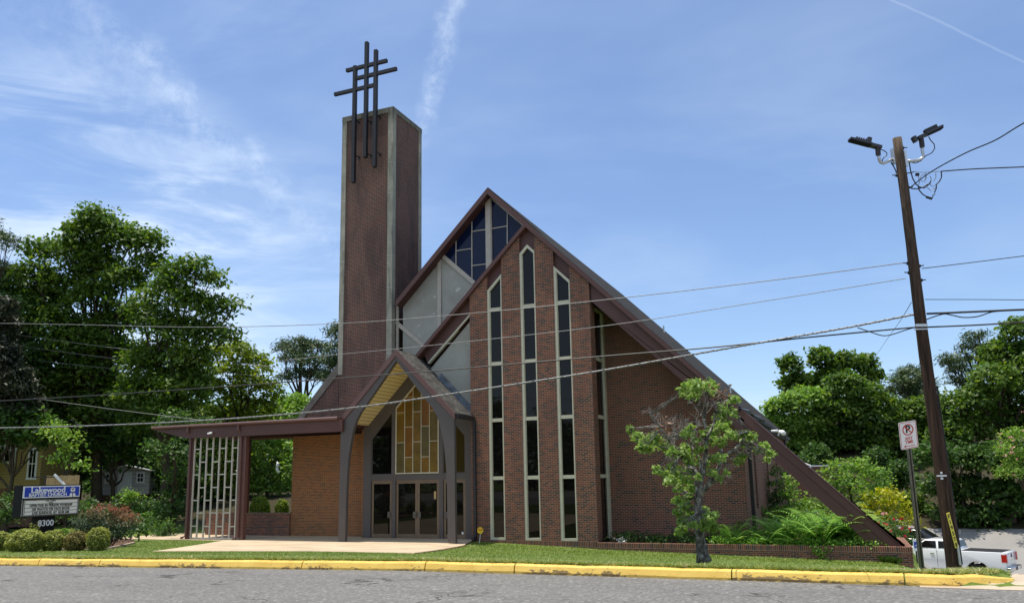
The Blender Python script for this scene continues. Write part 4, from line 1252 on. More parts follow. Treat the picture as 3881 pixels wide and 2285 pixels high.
# doors
def door(x0, x1, handle_side, kick=True):
    y = YE + 0.05
    z1 = zt0 - 0.06
    mb = MB(); w = 0.10
    mb.ring([(x0, FL + 0.01), (x1, FL + 0.01), (x1, z1), (x0, z1)], [(x0 + w, FL + 0.17), (x1 - w, FL + 0.17), (x1 - w, z1 - 0.09), (x0 + w, z1 - 0.09)], y, y + 0.05)
    o = mb.build('door', 'bronze', C_)
    g = MB(); g.box(x0 + w - .01, x1 - w + .01, y + 0.02, y + 0.03, FL + 0.16, z1 - 0.08); g.build('pane', 'dark_glass', o)
    hx = x1 - 0.11 if handle_side > 0 else x0 + 0.11
    h = MB(); h.box(hx - 0.075, hx + 0.075, y - 0.05, y - 0.035, FL + 0.83, FL + 1.09); h.box(hx - 0.055, hx - 0.035, y - 0.036, y + 0.01, FL + .9, FL + 1.02); h.box(hx + .035, hx + .055, y - 0.036, y + .01, FL + .9, FL + 1.02)
    h.build('handle', 'handle_metal', o)
    return o
door(lx1 + 0.02, mx0 - 0.01, 1)
door(mx1 + 0.02, XEc - 0.004, 1)
d3 = door(XEc + 0.004, nx0 - 0.02, -1)
d4 = door(nx1 + 0.01, rx0 - 0.02, -1)
mb = MB(); pn = PY(1350 + 915 / 3.09, 1600 + 850 / 3.09, YE)
mb.box(pn.x - 0.05, pn.x + 0.05, YE + 0.062, YE + 0.068, pn.z - 0.17, pn.z + 0.15); mb.build('paper_notice', 'tan_fence', d3)
mb = MB(); pn = PY(1350 + 1238 / 3.09, 1600 + 1296 / 3.09, YE); mb.box(pn.x - 0.045, pn.x + 0.045, YE + 0.062, YE + 0.068, pn.z - 0.05, pn.z + 0.05); mb.build('sticker', 'sign_white', d4)
mb = MB()
mb.box(lx1, mx0, YE + 0.04, YE + 0.1, zt0 - 0.06, zt0); mb.box(mx1, nx0, YE + 0.04, YE + 0.1, zt0 - 0.06, zt0); mb.box(nx1, rx0, YE + 0.04, YE + 0.1, zt0 - 0.06, zt0)
mb.build('door_head', 'bronze', C_)
# dark lobby behind the glass
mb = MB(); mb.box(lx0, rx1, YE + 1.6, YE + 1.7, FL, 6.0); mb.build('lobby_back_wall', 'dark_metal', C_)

# --- lobby wall and canopy to the left of the porch
YL = 30.45
wl = PY(*U(718, 1200), YL).x
mb = MB(); mb.box(wl, lx0 + 0.02, YL, YL + 0.3, FL, 3.75)
mb.box(lx0 - 0.2, lx0 + 0.02, YE + 0.16, YL, FL, 3.9)
mb.build('lobby_wall', 'lobby_brick', C_)
lw0 = PY(*U(505, 1300), YL - 0.1).x
zlow = PY(*U(650, 1261), YL - 0.1).z
mb = MB(); mb.box(lw0, wl - 0.002, YL - 0.1, YL + 0.15, FL, zlow - 0.12); 
lowwall = mb.build('low_wall', 'brick', C_)
mb = MB(); mb.box(lw0 - .01, wl - 0.004, YL - 0.115, YL + 0.165, zlow - 0.12, zlow); mb.build('wall_cap', 'soldier_brick', lowwall)
YF = 27.62
ztopC = PY(*U(845, 1024), YF).z; zgut = PY(*U(845, 1036), YF).z
yfas = YF + 0.12
zfas0 = PY(*U(840, 1061), yfas).z; 
xtip = PY(*U(371, 1053), YF).x
xpost = PY(*U(465, 1200), YF + 0.3).x
mb = MB()
mb.prism([(xtip + 0.1, ztopC - 0.10), (XPc - hw + 0.2, ztopC - 0.10), (XPc - hw + 0.2, zfas0), (xpost - 0.1, zfas0), (xtip + 0.1, ztopC - 0.16)], yfas, yfas + 0.14)
mb.prism([(xtip + 0.1, ztopC - 0.10), (XPc - hw + 0.2, ztopC - 0.10), (XPc - hw + 0.2, zfas0), (xpost - 0.1, zfas0), (xtip + 0.1, ztopC - 0.16)], 30.75, 30.9)
canopy = mb.build('canopy', 'maroon_paint', C_)
mb = MB()
mb.box(xpost - 0.6, XPc - hw + 0.1, yfas - 0.0, 30.9, ztopC - 0.085, ztopC - 0.02)
mb.box(xpost - 0.58, XPc - hw + 0.1, yfas + 0.15, 30.74, ztopC - 0.28, ztopC - 0.12)
mb.box(xpost - 0.67, xpost - 0.6, yfas + 0.15, 30.95, ztopC - 0.28, ztopC - 0.01)
mb.build('canopy_deck', 'maroon_paint', canopy)
mb = MB()
mb.tube([(xtip + 0.02, YF + 0.06, ztopC - 0.06), (XPc - hw + 0.02, YF + 0.06, ztopC - 0.06)], 0.075, 10)
mb.build('canopy_gutter', 'maroon_gutter', canopy)
# posts with downspouts, rear post and header
p1 = PY(*U(463, 1325), YF + 0.35).x; p2 = PY(*U(592, 1326), YF + 0.35).x
for px_ in (p1 - 0.01, p2 + 0.06):
    mb = MB(); mb.box(px_ - 0.11, px_ + 0.11, YF + 0.27, YF + 0.47, FL, zfas0 + 0.05)
    o = mb.build('post', 'maroon_gutter', canopy)
for px_ in (p1 - 0.05, p2 - 0.10):
    mb = MB()
    mb.tube([(px_ - 0.02, YF + 0.06, ztopC - 0.12), (px_ - 0.02, YF + 0.06, ztopC - 0.32), (px_ + 0.04, YF + 0.20, ztopC - 0.55), (px_ + 0.04, YF + 0.20, FL + 0.14), (px_ - 0.16, YF + 0.12, FL + 0.05)], 0.055, 8)
    mb.build('downspout', 'maroon_gutter', canopy)
rp0 = PY(850 + 262 / 3.71, 1850, YL).x; rp1 = PY(850 + 305 / 3.71, 1900, YL).x
mb = MB(); mb.box(rp1 - 0.24, rp1 + 0.02, YL - 0.08, YL + 0.2, zlow + 0.001, zfas0 + 0.1); mb.build('post', 'maroon_paint', canopy)
zh = PY(*U(660, 1079), YL).z
mb = MB(); mb.box(rp1 - 0.2, wl - 0.005, YL - 0.06, YL + 0.18, zh, 3.76); mb.build('header_beam', 'maroon_paint', canopy)
# lattice screen
YLt = YF + 0.34
def c3(a, b): return 600 + a / 2.283, 1500 + b / 2.283
lat_x = [PY(*c3(b, 1228), YLt).x for b in (278, 330, 385, 440, 498, 555, 612, 662)]
zb_l = FL + 0.04; zt_l = PY(*c3(500, 352), YLt).z
mb = MB(); s_ = 0.028
for x in lat_x: mb.box(x - s_, x + s_, YLt - 0.03, YLt + 0.03, zb_l, zt_l)
mb.box(lat_x[0] - s_, lat_x[-1] + s_, YLt - 0.032, YLt + 0.032, zt_l - 0.03, zt_l + 0.03)
mb.box(lat_x[0] - s_, lat_x[-1] + s_, YLt - 0.032, YLt + 0.032, zb_l - 0.03, zb_l + 0.03)
hz_o = [PY(*c3(300, b), YLt).z for b in (463, 683, 903, 1125)]
hz_e = [PY(*c3(380, b), YLt).z for b in (572, 792, 1010)]
for i in range(7):
    for z in (hz_o if i % 2 == 0 else hz_e): mb.box(lat_x[i] + s_, lat_x[i + 1] - s_, YLt - 0.022, YLt + 0.022, z - 0.025, z + 0.025)
mb.build('lattice_screen', 'lattice_paint', canopy)
# security camera under the canopy fascia
sc_ = PY(*c3(455, 322), yfas - 0.08)
mb = MB(); mb.tube([sc_ + Vector((0.02, 0.08, 0.06)), sc_ + Vector((0.02, 0.0, 0.02))], 0.03, 8); mb.tube([sc_ + Vector((0.07, 0, 0.02)), sc_ + Vector((-0.13, -0.06, -0.03))], [0.05, 0.042], 10)
mb.build('security_camera', 'white_paint', canopy, smooth=True)
# flat lobby roof behind the porch
mb = MB(); mb.box(wl, -13.0, YL + 0.3, 36.0, 3.3, 3.74); mb.build('lobby_roof', 'dark_metal', C_)

# --- planter wall in front of the hall
planter = empty('planter_wall', (-3.5, 29.4, -1.3), 'low red brick planter wall with a soldier course on top, filled with ferns', 'planter')
PX1 = PY(*U(2245, 1350), 29.35).x
mb = MB(); mb.box(-8.765, PX1, 29.33, 29.55, -2.2, FL - 0.235); mb.box(PX1 - 0.22, PX1, 29.55, 33.5, -2.6, FL - 0.235)
mb.build('wall', 'brick', planter)
mb = MB(); mb.box(-8.765, PX1 + .01, 29.315, 29.565, FL - 0.234, FL - 0.03); mb.box(PX1 - 0.235, PX1 + .01, 29.566, 33.5, FL - 0.234, FL - 0.03)
mb.build('coping', 'soldier_brick', planter)
mb = MB(); mb.box(-8.76, PX1 - 0.23, 29.56, 33.4, -1.2, FL - 0.10)
mb.build('soil', 'mulch', planter)

# ================================================================== SIGNS, POLE, WIRES
def cam_axes(up=(0, 0, 1)):
    pass
# --- church sign board on the left
sl_p, sr_p = PD(*U(54, 1234), 25.3), PD(*U(194, 1229), 27.0)
sx = Vector((sr_p.x - sl_p.x, sr_p.y - sl_p.y, 0)); SW = sx.length; sx.normalize()
sn = Vector((sx.y, -sx.x, 0))
if sn.dot(CAM - sl_p) < 0: sn = -sn
top_z = (PD(*U(54, 1196), 25.3).z + PD(*U(194, 1194), 27.0).z) / 2
bot_z = (PD(*U(50, 1273), 25.3).z + PD(*U(192, 1263), 27.0).z) / 2
sc0 = (sl_p + sr_p) / 2
gz0 = ground(sc0.x, sc0.y)
sign = empty('church_sign', (sc0.x, sc0.y, gz0), 'black church sign with blue header and white letterboard in the flower bed', 'sign')
def sb(mb, x0, x1, z0, z1, d0, d1):
    c = Vector((sc0.x, sc0.y, 0)) + sx * ((x0 + x1) / 2) + sn * ((d0 + d1) / 2); c.z = (z0 + z1) / 2
    return mb.obox(c, sx, sn, (0, 0, 1), (x1 - x0) / 2, (d1 - d0) / 2, (z1 - z0) / 2)
H = top_z - bot_z; hwS = SW / 2
zsplit = top_z - H * 0.415
mb = MB(); sb(mb, -hwS - 0.03, hwS + 0.03, bot_z - 0.02, top_z + 0.03, -0.42, 0.0); mb.build('cabinet', 'cabinet_black', sign)
mb = MB(); sb(mb, -hwS, hwS, zsplit + 0.02, top_z, 0.0, 0.02); hd_ = mb.build('header_panel', 'sign_white', sign)
mb = MB(); sb(mb, -hwS + 0.05, hwS - 0.03, zsplit + 0.055, top_z - 0.035, 0.02, 0.026); mb.build('header_face', 'sign_blue', hd_)
mb = MB(); sb(mb, -hwS, hwS, bot_z, zsplit - 0.02, 0.0, 0.02); lb_ = mb.build('letter_board', 'letterboard', sign)
mb = MB()
for i in range(5):
    z = lerp(bot_z + 0.04, zsplit - 0.05, i / 4.0) ; sb(mb, -hwS + 0.09, hwS - 0.05, z - 0.006, z + 0.006, 0.02, 0.027)
for x in (-hwS + 0.085, hwS - 0.055): sb(mb, x - 0.006, x + 0.006, bot_z + 0.03, zsplit - 0.04, 0.02, 0.027)
mb.build('letter_track', 'cabinet_black', lb_)
mb = MB()
for (x0, x1, z0, z1) in ((-hwS, hwS, bot_z, bot_z + 0.03), (-hwS, hwS, zsplit - .05, zsplit - .02), (-hwS, -hwS + .05, bot_z, zsplit - .02), (hwS - .03, hwS, bot_z, zsplit - .02)):
    sb(mb, x0, x1, z0, z1, 0.02, 0.034)
mb.build('board_frame', 'handle_metal', lb_)
def sM(x, z, d=0.03): 
    c = Vector((sc0.x, sc0.y, 0)) + sx * x + sn * d; c.z = z
    return frame_at(c, sx, (0, 0, 1), sn)
hh = top_z - zsplit
text('lettering', 'Lakewood', hh * 0.62, 'sign_white', hd_, sM(-0.16 * SW * 0.45, zsplit + hh * 0.66), width=1.12, bold=0.006)
text('lettering', 'BAPTIST CHURCH', hh * 0.36, 'sign_white', hd_, sM(-0.16 * SW * 0.45, zsplit + hh * 0.28), width=1.10, bold=0.004)
bh_ = zsplit - bot_z
for i, (l, szf) in enumerate((('DR. LARRY WOODBERRY', .09), ('Pastor', .08))):
    pass
text('small_lettering', 'DR. LARRY', bh_ * 0.10, 'ink_black', lb_, sM(-0.02, zsplit - bh_ * 0.15), width=1.2)
text('small_lettering', 'Pastor', bh_ * 0.09, 'ink_black', lb_, sM(-0.02, zsplit - bh_ * 0.245), width=1.1)
for i, l in enumerate(('OPEN FOR IN PERSON WORSHIP', 'OR WATCH ON FACE BOOK', 'LIVE SUNDAYS. AT 10:30 AM')):
    text('lettering', l, bh_ * 0.195, 'ink_black', lb_, sM(0.0, zsplit - bh_ * (0.40 + 0.215 * i)), width=0.84, bold=0.002, spacing=1.08)
# emblem: an open book under a globe with a cross
mb = MB()
ex_ = hwS - 0.26; ez = zsplit + hh * 0.47
def em(x, z, d=0.030): 
    c = Vector((sc0.x, sc0.y, 0)) + sx * (ex_ + x) + sn * d; c.z = ez + z; return c
mb.poly([em(0.085 * math.cos(a), 0.075 + 0.085 * math.sin(a)) for a in [i * 2 * math.pi / 20 for i in range(20)]])
mb.poly([em(-0.12, -0.15), em(-0.01, -0.17), em(-0.01, -0.05), em(-0.08, -0.03)]); mb.poly([em(0.01, -0.17), em(0.12, -0.15), em(0.08, -0.03), em(0.01, -0.05)])
mb.build('emblem', 'sign_white', hd_)
mb = MB(); 
mb.poly([em(-0.011, -0.17, .034), em(0.011, -0.17, .034), em(0.011, 0.17, .034), em(-0.011, 0.17, .034)]); mb.poly([em(-0.06, 0.085, .035), em(0.06, 0.085, .035), em(0.06, 0.105, .035), em(-0.06, 0.105, .035)])
mb.build('emblem_cross', 'maroon_paint', hd_)
mb = MB(); pl0, pl1 = -0.30 * SW / 2 - 0.10, 0.22 * SW / 2
sb(mb, pl0, pl1, gz0 - 0.1, bot_z - 0.02, -0.34, -0.06); ped = mb.build('pedestal', 'cabinet_black', sign)
text('house_number', '8300', 0.27, 'sign_white', ped, sM((pl0 + pl1) / 2, bot_z - 0.24, -0.055), bold=0.004)

# --- no parking sign
npb = PD(*U(2268, 1388), 13.3); npb.z = ground(npb.x, npb.y) - 0.02; dsp = 13.3
npt = PD(*U(2229, 1036), dsp - 0.25)
nps = empty('no_parking_sign', npb, 'white and red no parking any time sign on a leaning steel post', 'sign')
axis = (npt - npb).normalized()
nx = rgt * 0.995 + Vector((0.0, 0.10, 0)); nx = (nx - axis * nx.dot(axis)).normalized(); nn = nx.cross(axis).normalized()
if nn.dot(CAM - npt) < 0: nn = -nn
mb = MB()
for s in (-1, 1): mb.obox(npb.lerp(npt, 0.47) + nx * 0.024 * s, nx, nn, axis, 0.010, 0.022, (npt - npb).length * 0.49)
mb.obox(npb.lerp(npt, 0.47) - nn * 0.016, nx, nn, axis, 0.034, 0.006, (npt - npb).length * 0.49)
mb.build('post', 'post_steel', nps)
PW, PH = 0.305, 0.457
pc_ = npt - axis * PH / 2 + nn * 0.03
def npm(x, z, d=0.0): return frame_at(pc_ + nx * x + axis * z + nn * d, nx, axis, nn)
def rrect(w, h, r, n=5):
    pts = []
    for cx_, cy_, a0 in ((w / 2 - r, h / 2 - r, 0), (-w / 2 + r, h / 2 - r, 90), (-w / 2 + r, -h / 2 + r, 180), (w / 2 - r, -h / 2 + r, 270)):
        for i in range(n + 1):
            a = R(a0 + 90 * i / n); pts.append((cx_ + r * math.cos(a), cy_ + r * math.sin(a)))
    return pts
def plate(pts, z0, z1):
    mb = MB(); mb.prism(pts, z0, z1, 'z'); return mb
def placed(mb, M): mb.v = [tuple(M @ Vector(v)) for v in mb.v]; return mb
panel = placed(plate(rrect(PW, PH, 0.025), 0, 0.004), npm(0, 0)).build('sign_panel', 'sign_white', nps)
mb = MB(); o_, i_ = rrect(PW - 0.018, PH - 0.018, 0.02), rrect(PW - 0.034, PH - 0.034, 0.014)
for k in range(len(o_)):
    j = (k + 1) % len(o_); mb.prism([o_[k], o_[j], i_[j], i_[k]], 0.004, 0.0055, 'z')
placed(mb, npm(0, 0)).build('border', 'sign_red', panel)
mb = MB(); cr = 0.095; n_ = 36
for k in range(n_):
    a, b = 2 * math.pi * k / n_, 2 * math.pi * (k + 1) / n_
    mb.prism([(cr * math.cos(a), cr * math.sin(a)), (cr * math.cos(b), cr * math.sin(b)), (cr * .82 * math.cos(b), cr * .82 * math.sin(b)), (cr * .82 * math.cos(a), cr * .82 * math.sin(a))], 0.0065, 0.008, 'z')
q = cr * 0.85 * 0.7071; t_ = 0.009 * 0.7071
mb.prism([(-q - t_, q - t_), (-q + t_, q + t_), (q + t_, -q + t_), (q - t_, -q - t_)], 0.0065, 0.0079, 'z')
placed(mb, npm(0, 0.092)).build('prohibition_ring', 'sign_red', panel)
text('letter_p', 'P', 0.165, 'ink_black', panel, npm(0.0, 0.095, 0.0045), extrude=0.0006, bold=0.006)
text('lettering', 'ANY', 0.075, 'sign_red', panel, npm(0, -0.055, 0.005), width=0.85, extrude=0.0006, bold=0.002)
text('lettering', 'TIME', 0.075, 'sign_red', panel, npm(0, -0.118, 0.005), width=0.85, extrude=0.0006, bold=0.002)
mb = MB(); mb.prism([(-0.10, -0.181), (-0.065, -0.160), (-0.065, -0.176), (0.095, -0.176), (0.095, -0.186), (-0.065, -0.186), (-0.065, -0.202)], 0.004, 0.0055, 'z')
placed(mb, npm(0, 0)).build('arrow', 'sign_red', panel)

# --- accessible parking sign further down
ab = PD(*U(2262, 1385), 33.0); ab.z = ground(ab.x, ab.y)
acs = empty('accessible_parking_sign', ab, 'small blue and white wheelchair parking sign on a dark post', 'sign')
ap = PD(*U(2256.5, 1340), 33.0)
mb = MB(); mb.tube([Vector((ap.x - 0.05, ap.y + 0.02, ab.z - .1)), Vector((ap.x - 0.05, ap.y + 0.02, ap.z + 0.2))], 0.03, 8); mb.tube([Vector((ap.x + 0.07, ap.y + 0.02, ab.z - .1)), Vector((ap.x + 0.07, ap.y + 0.02, ap.z - 0.2))], 0.03, 8)
mb.build('post', 'dark_metal', acs)
def apm(x, z, d=0.0): return frame_at(ap + rgt * x + Vector((0, 0, z)) + Vector((rgt.y, -rgt.x, 0)) * d, rgt, (0, 0, 1), (rgt.y, -rgt.x, 0))
pn_ = placed(plate(rrect(0.32, 0.49, 0.02), 0, 0.006), apm(0, 0)).build('sign_panel', 'sign_white', acs)
placed(plate(rrect(0.25, 0.26, 0.02), 0.006, 0.008), apm(0, 0.0)).build('blue_field', 'sign_blue', pn_)
mb = MB()
mb.tube([(0.02, 0.075, 0.012), (0.02, 0.074, 0.016)], 0.022, 10)
mb.tube([(0.01, 0.05, 0.012), (0.0, -0.01, 0.012), (0.05, -0.012, 0.012), (0.07, -0.07, 0.012)], 0.012, 6)
mb.tube([(-0.01 + 0.05 * math.cos(a), -0.045 + 0.05 * math.sin(a), 0.012) for a in [R(100 + i * 26) for i in range(10)]], 0.008, 6)
placed(mb, apm(0, 0)).build('wheelchair_symbol', 'sign_white', pn_)

# --- yellow alarm company yard sign
ag = PY(*U(1179, 1329), 29.1); 
adc = PY(*U(1182.5, 1304.5), 29.1)
ads = empty('yard_sign', (ag.x, ag.y, ground(ag.x, ag.y)), 'yellow octagonal alarm yard sign reading ADS in front of the brick pier', 'sign')
mb = MB(); mb.tube([Vector((ag.x, ag.y, ground(ag.x, ag.y) - .05)), adc - Vector((0, -0.01, 0.1))], 0.013, 6); mb.build('stake', 'white_paint', ads)
AF = frame_at(adc + Vector((0, -0.02, 0)), (1, 0, 0), (0, 0, 1), (0, -1, 0))
oc = [(0.135 * math.cos(R(22.5 + 45 * i)), 0.135 * math.sin(R(22.5 + 45 * i))) for i in range(8)]
op = placed(plate(oc, 0, 0.012), AF).build('sign_panel', 'ads_yellow', ads)
text('lettering', 'ADS', 0.105, 'sign_red', op, frame_at(adc + Vector((0, -0.034, 0.03)), (1, 0, 0), (0, 0, 1), (0, -1, 0)), bold=0.004, extrude=0.001)
text('small_lettering', 'SECURITY', 0.035, 'sign_red', op, frame_at(adc + Vector((0, -0.034, -0.055)), (1, 0, 0), (0, 0, 1), (0, -1, 0)), extrude=0.001)

# --- leaning utility pole
ub = PD(*U(2347, 1387), 14.8); ub.z = min(ub.z, ground(ub.x, ub.y)); ud = 14.8
ut = PY(*U(2207, 341), ub.y)
upole = empty('utility_pole', ub, 'leaning dark brown wooden utility pole with two floodlights at its top', 'utility pole')
paxis = (ut - ub).normalized(); plen = (ut - ub).length
def pole_at(u, v):
    """point on the pole axis at photo height v"""
    lo, hi = 0, plen
    for _ in range(30):
        md = (lo + hi) / 2; p = ub + paxis * md; rel = p - CAM
        vv = CY + FPX * rel.dot(d2) / rel.dot(fwd)
        if vv > v * K: lo = md
        else: hi = md
    return ub + paxis * lo
def prad(p): return lerp(0.136, 0.088, (p - ub).length / plen)
mb = MB(); pts, rad = [], []
for i in range(25):
    t = i / 24; p = ub - paxis * 0.3 + paxis * (plen + 0.3) * t
    p += rgt * (0.012 * math.sin(t * 9)); pts.append(p); rad.append(prad(p) * (1 + 0.02 * math.sin(i * 2.7)))
mb.tube(pts, rad, 18)
mb.build('pole', 'pole_wood', upole, smooth=True)
mb = MB()     # ground wire moulding up the right side and knots
side = (rgt * 0.9 - fwd * 0.45).normalized()
mb.tube([pole_at(0, v) + side * (prad(pole_at(0, v)) + 0.01) for v in (1386, 1300, 1200, 1100, 1000, 950)], 0.014, 6)
mb.build('ground_wire', 'wire_black', upole)
mb = MB()
mb.tube([pole_at(0, v) - fwd * (prad(pole_at(0, v)) + 0.012) + rgt * 0.05 for v in (1384, 1335)], 0.022, 8)
mb.build('conduit', 'galvanized', upole)
# number tag F19578
ta, tb_ = pole_at(0, 1262), pole_at(0, 1346)
tx = (rgt * 0.96 + fwd * 0.28).normalized()
tl_axis = (PD(*U(2333, 1262), ud) - PD(*U(2355, 1346), ud)).normalized()
tnn = tl_axis.cross(tx).normalized()
if tnn.dot(CAM - ta) < 0: tnn = -tnn
txx = tl_axis.cross(tnn).normalized()
if txx.dot(rgt) < 0: txx = -txx
tcen = PD(*U(2343.5, 1304), ud - 0.165)
TH = (PD(*U(2333, 1262), ud) - PD(*U(2355, 1346), ud)).length
mb = MB(); mb.obox(tcen, txx, tnn, tl_axis, 0.036, 0.004, TH / 2)
tagp = mb.build('number_tag', 'tag_yellow', upole)
mb = MB(); mb.obox(tcen - tnn * 0.012, txx, tnn, tl_axis, 0.020, 0.008, TH / 2 - .01); mb.build('tag_backing', 'dark_metal', tagp)
for i, ch in enumerate('F19578'):
    text('numeral', ch, 0.105, 'ink_black', tagp, frame_at(tcen + tl_axis * (TH * (0.40 - 0.165 * i)) + tnn * 0.006, txx, tl_axis, tnn), bold=0.003, extrude=0.001, width=0.9)
mb = MB()
pb_ = pole_at(0, 1170); nb = (CAM - pb_); nb.z = 0; nb.normalize()
c = pb_ + nb * (prad(pb_) + 0.015)
mb.obox(c, rgt, nb, (0, 0, 1), 0.095, 0.008, 0.013); mb.obox(c + Vector((0, 0, 0.055)), rgt, nb, (0, 0, 1), 0.02, 0.01, 0.02); mb.obox(c - Vector((0, 0, 0.05)), rgt, nb, (0, 0, 1), 0.024, 0.01, 0.018)
mb.build('cable_clip', 'white_paint', upole)
# cable bracket band where the telephone cables cross
pb2 = pole_at(0, 803); c = pb2 + nb * (prad(pb2) + 0.02)
mb = MB(); mb.obox(c + Vector((0, 0, 0.0)), rgt, nb, (0, 0, 1), 0.12, 0.02, 0.028); mb.obox(c - Vector((0.02, 0, 0.075)), rgt, nb, (0, 0, 1), 0.14, 0.018, 0.012)
mb.build('cable_bracket', 'galvanized', upole)
# through bolts
mb = MB()
for (u, v, s) in ((0, 655, 1), (0, 671, -1), (0, 690, 1), (0, 648, -1), (0, 432, -1), (0, 365, 1), (0, 462, 1)):
    p = pole_at(0, v); mb.tube([p + rgt * s * prad(p) * 0.9, p + rgt * s * (prad(p) + 0.10) + Vector((0, 0, 0.01))], 0.011, 6)
    mb.tube([p + rgt * s * (prad(p) + 0.0), p + rgt * s * (prad(p) + 0.025)], 0.035, 8); mb.build('through_bolt', 'dark_metal', upole); mb = MB()
# floodlights on bent pipe arms
pd0 = (ut - CAM).dot(fwd)
def c31(a, b): return 3150 + a / 4.24, 450 + b / 4.24
def FP(a, b, dd=0.0): return PD(*c31(a, b), pd0 + dd)
def flood(arm, plate_c, head, fin_dir, box, cable, knuckle, panel_tip):
    mb = MB(); mb.tube([FP(*p) for p in arm], 0.032, 10)
    o = mb.build('floodlight_arm', 'galvanized', upole, smooth=True)
    mb = MB(); c = FP(*plate_c); mb.obox(c, rgt, fwd, paxis, 0.022, 0.06, 0.17); mb.build('mounting_plate', 'galvanized', o)
    mb = MB(); k = [FP(*p) for p in knuckle]; mb.tube(k, 0.052, 10); mb.build('knuckle', 'dark_metal', o)
    a, b = FP(*head[0]), FP(*head[1])
    ax_ = (b - a).normalized(); nz_ = Vector((0, 0, 1)) - ax_ * ax_.z; nz_.normalize(); ay_ = nz_.cross(ax_)
    mb = MB(); L_ = (b - a).length
    mb.obox((a + b) / 2, ax_, ay_, nz_, L_ / 2, 0.06, 0.032)
    mb.obox(a.lerp(b, 0.70) + nz_ * 0.01, ax_, ay_, nz_, L_ * 0.36, 0.075, 0.022)
    h = mb.build('floodlight_head', 'dark_metal', upole)
    mb = MB()
    for i in range(7):
        p = a.lerp(b, 0.40 + i * 0.075) + nz_ * 0.06
        mb.obox(p, ax_, ay_, nz_, 0.014, 0.055, 0.042 * fin_dir)
    mb.build('cooling_fin', 'dark_metal', h)
    mb = MB(); mb.obox(a.lerp(b, 0.70) - nz_ * 0.026, ax_, ay_, nz_, L_ * 0.34, 0.065, 0.008); mb.build('lens', 'cabinet_black', h)
    mb = MB(); mb.obox(FP(*box), ax_, ay_, nz_, 0.04, 0.05, 0.06); mb.build('sensor_box', 'dark_metal', h)
    mb = MB(); mb.tube([FP(*p) for p in cable], 0.010, 6); mb.build('cable', 'wire_black', h)
flood([(995, 650), (905, 690), (835, 720), (790, 700), (768, 640), (760, 575)], (1000, 610), ((800, 470), (320, 345)), 0.5, (605, 355), [(790, 495), (850, 515), (895, 550), (895, 590), (850, 625), (820, 665), (825, 695)], [(757, 590), (752, 500), (745, 470)], None)
flood([(1200, 685), (1300, 680), (1410, 665), (1465, 635), (1480, 590), (1465, 520), (1460, 450)], (1185, 650), ((1390, 320), (1760, 150)), 1.0, (1340, 335), [(1565, 290), (1600, 350), (1655, 410), (1665, 480), (1620, 550), (1520, 600), (1440, 680), (1360, 715), (1270, 700)], [(1465, 460), (1455, 380), (1440, 300)], None)
# service cables looping at the pole top
mb = MB()
for pts in ([(960, 705), (1000, 760), (1040, 840), (1050, 880)], [(1255, 705), (1275, 830), (1310, 960), (1360, 1050), (1420, 1100), (1500, 1115), (1570, 1060), (1605, 1000)],
            [(1245, 1100), (1300, 1125), (1380, 1130), (1460, 1110), (1560, 1050)], [(1205, 880), (1280, 870), (1330, 855)], [(1770, 850), (1775, 940), (1740, 1010), (1690, 1060), (1690, 1120), (1660, 1190)],
            [(1400, 1080), (1415, 1150), (1470, 1215), (1550, 1265), (1620, 1290), (1640, 1230), (1670, 1210)]):
    mb.tube([FP(*p) for p in pts], 0.012, 6)
mb.tube([FP(1530, 1260), FP(1620, 1288)], 0.026, 8); mb.tube([FP(1385, 880), FP(1385, 920)], 0.04, 8)
lc = mb.build('service_cable', 'wire_black', upole)
mb = MB()
for pts in ([(1330, 855), (1400, 862), (1500, 865), (1600, 858), (1770, 848)], [(1405, 900), (1410, 990), (1425, 1020), (1395, 1080)], [(1520, 870), (1530, 950), (1500, 1015), (1450, 1000), (1430, 950), (1460, 905), (1500, 900), (1525, 940), (1505, 990)],
            [(1590, 920), (1610, 980), (1590, 1060), (1640, 1095), (1690, 1050)], [(1680, 870), (1685, 940), (1650, 1005)], [(1545, 1105), (1600, 1160), (1680, 1110)]):
    mb.tube([FP(*p) for p in pts], 0.007, 5)
mb.build('bare_conductor', 'wire_alu', lc)

# --- overhead cables: real spans in the plane of the pole line
def span(name, pts, r, mat, label, Y=None, group='overhead cables', extra=None, cat='cable'):
    """pts in full-photo (2520) pixels, on the vertical plane y = Y (or a list of planes)"""
    P = []
    for i, (u, v) in enumerate(pts):
        y = Y[i] if isinstance(Y, (list, tuple)) else Y
        P.append(PY(*U(u, v), y))
    # smooth by Catmull-Rom
    Q = []
    for i in range(len(P) - 1):
        p0, p1, p2, p3 = P[max(i - 1, 0)], P[i], P[i + 1], P[min(i + 2, len(P) - 1)]
        for k in range(6):
            t = k / 6
            Q.append(0.5 * ((2 * p1) + (p2 - p0) * t + (2 * p0 - 5 * p1 + 4 * p2 - p3) * t * t + (3 * p1 - p0 - 3 * p2 + p3) * t ** 3))
    Q.append(P[-1])
    mb = MB(); mb.tube(Q, r, 6)
    o = mb.build(name, mat, None, origin=Q[0])
    tag(o, label, cat, group)
    if extra: extra(o, Q)
    return o
uy = ub.y
span('overhead_cable', [(-400, 782), (-100, 793), (200, 799), (500, 805), (835, 796), (1150, 772), (1450, 742), (1850, 696), (2224, 647)], 0.009, 'wire_alu', 'thin upper wire crossing both tower and gable, ending at the pole', uy)
span('overhead_cable', [(690, 888), (835, 872), (1060, 850), (1480, 803), (1850, 746), (2230, 685)], 0.0075, 'wire_alu', 'faint second wire down from the pole, lost before the tower', uy)
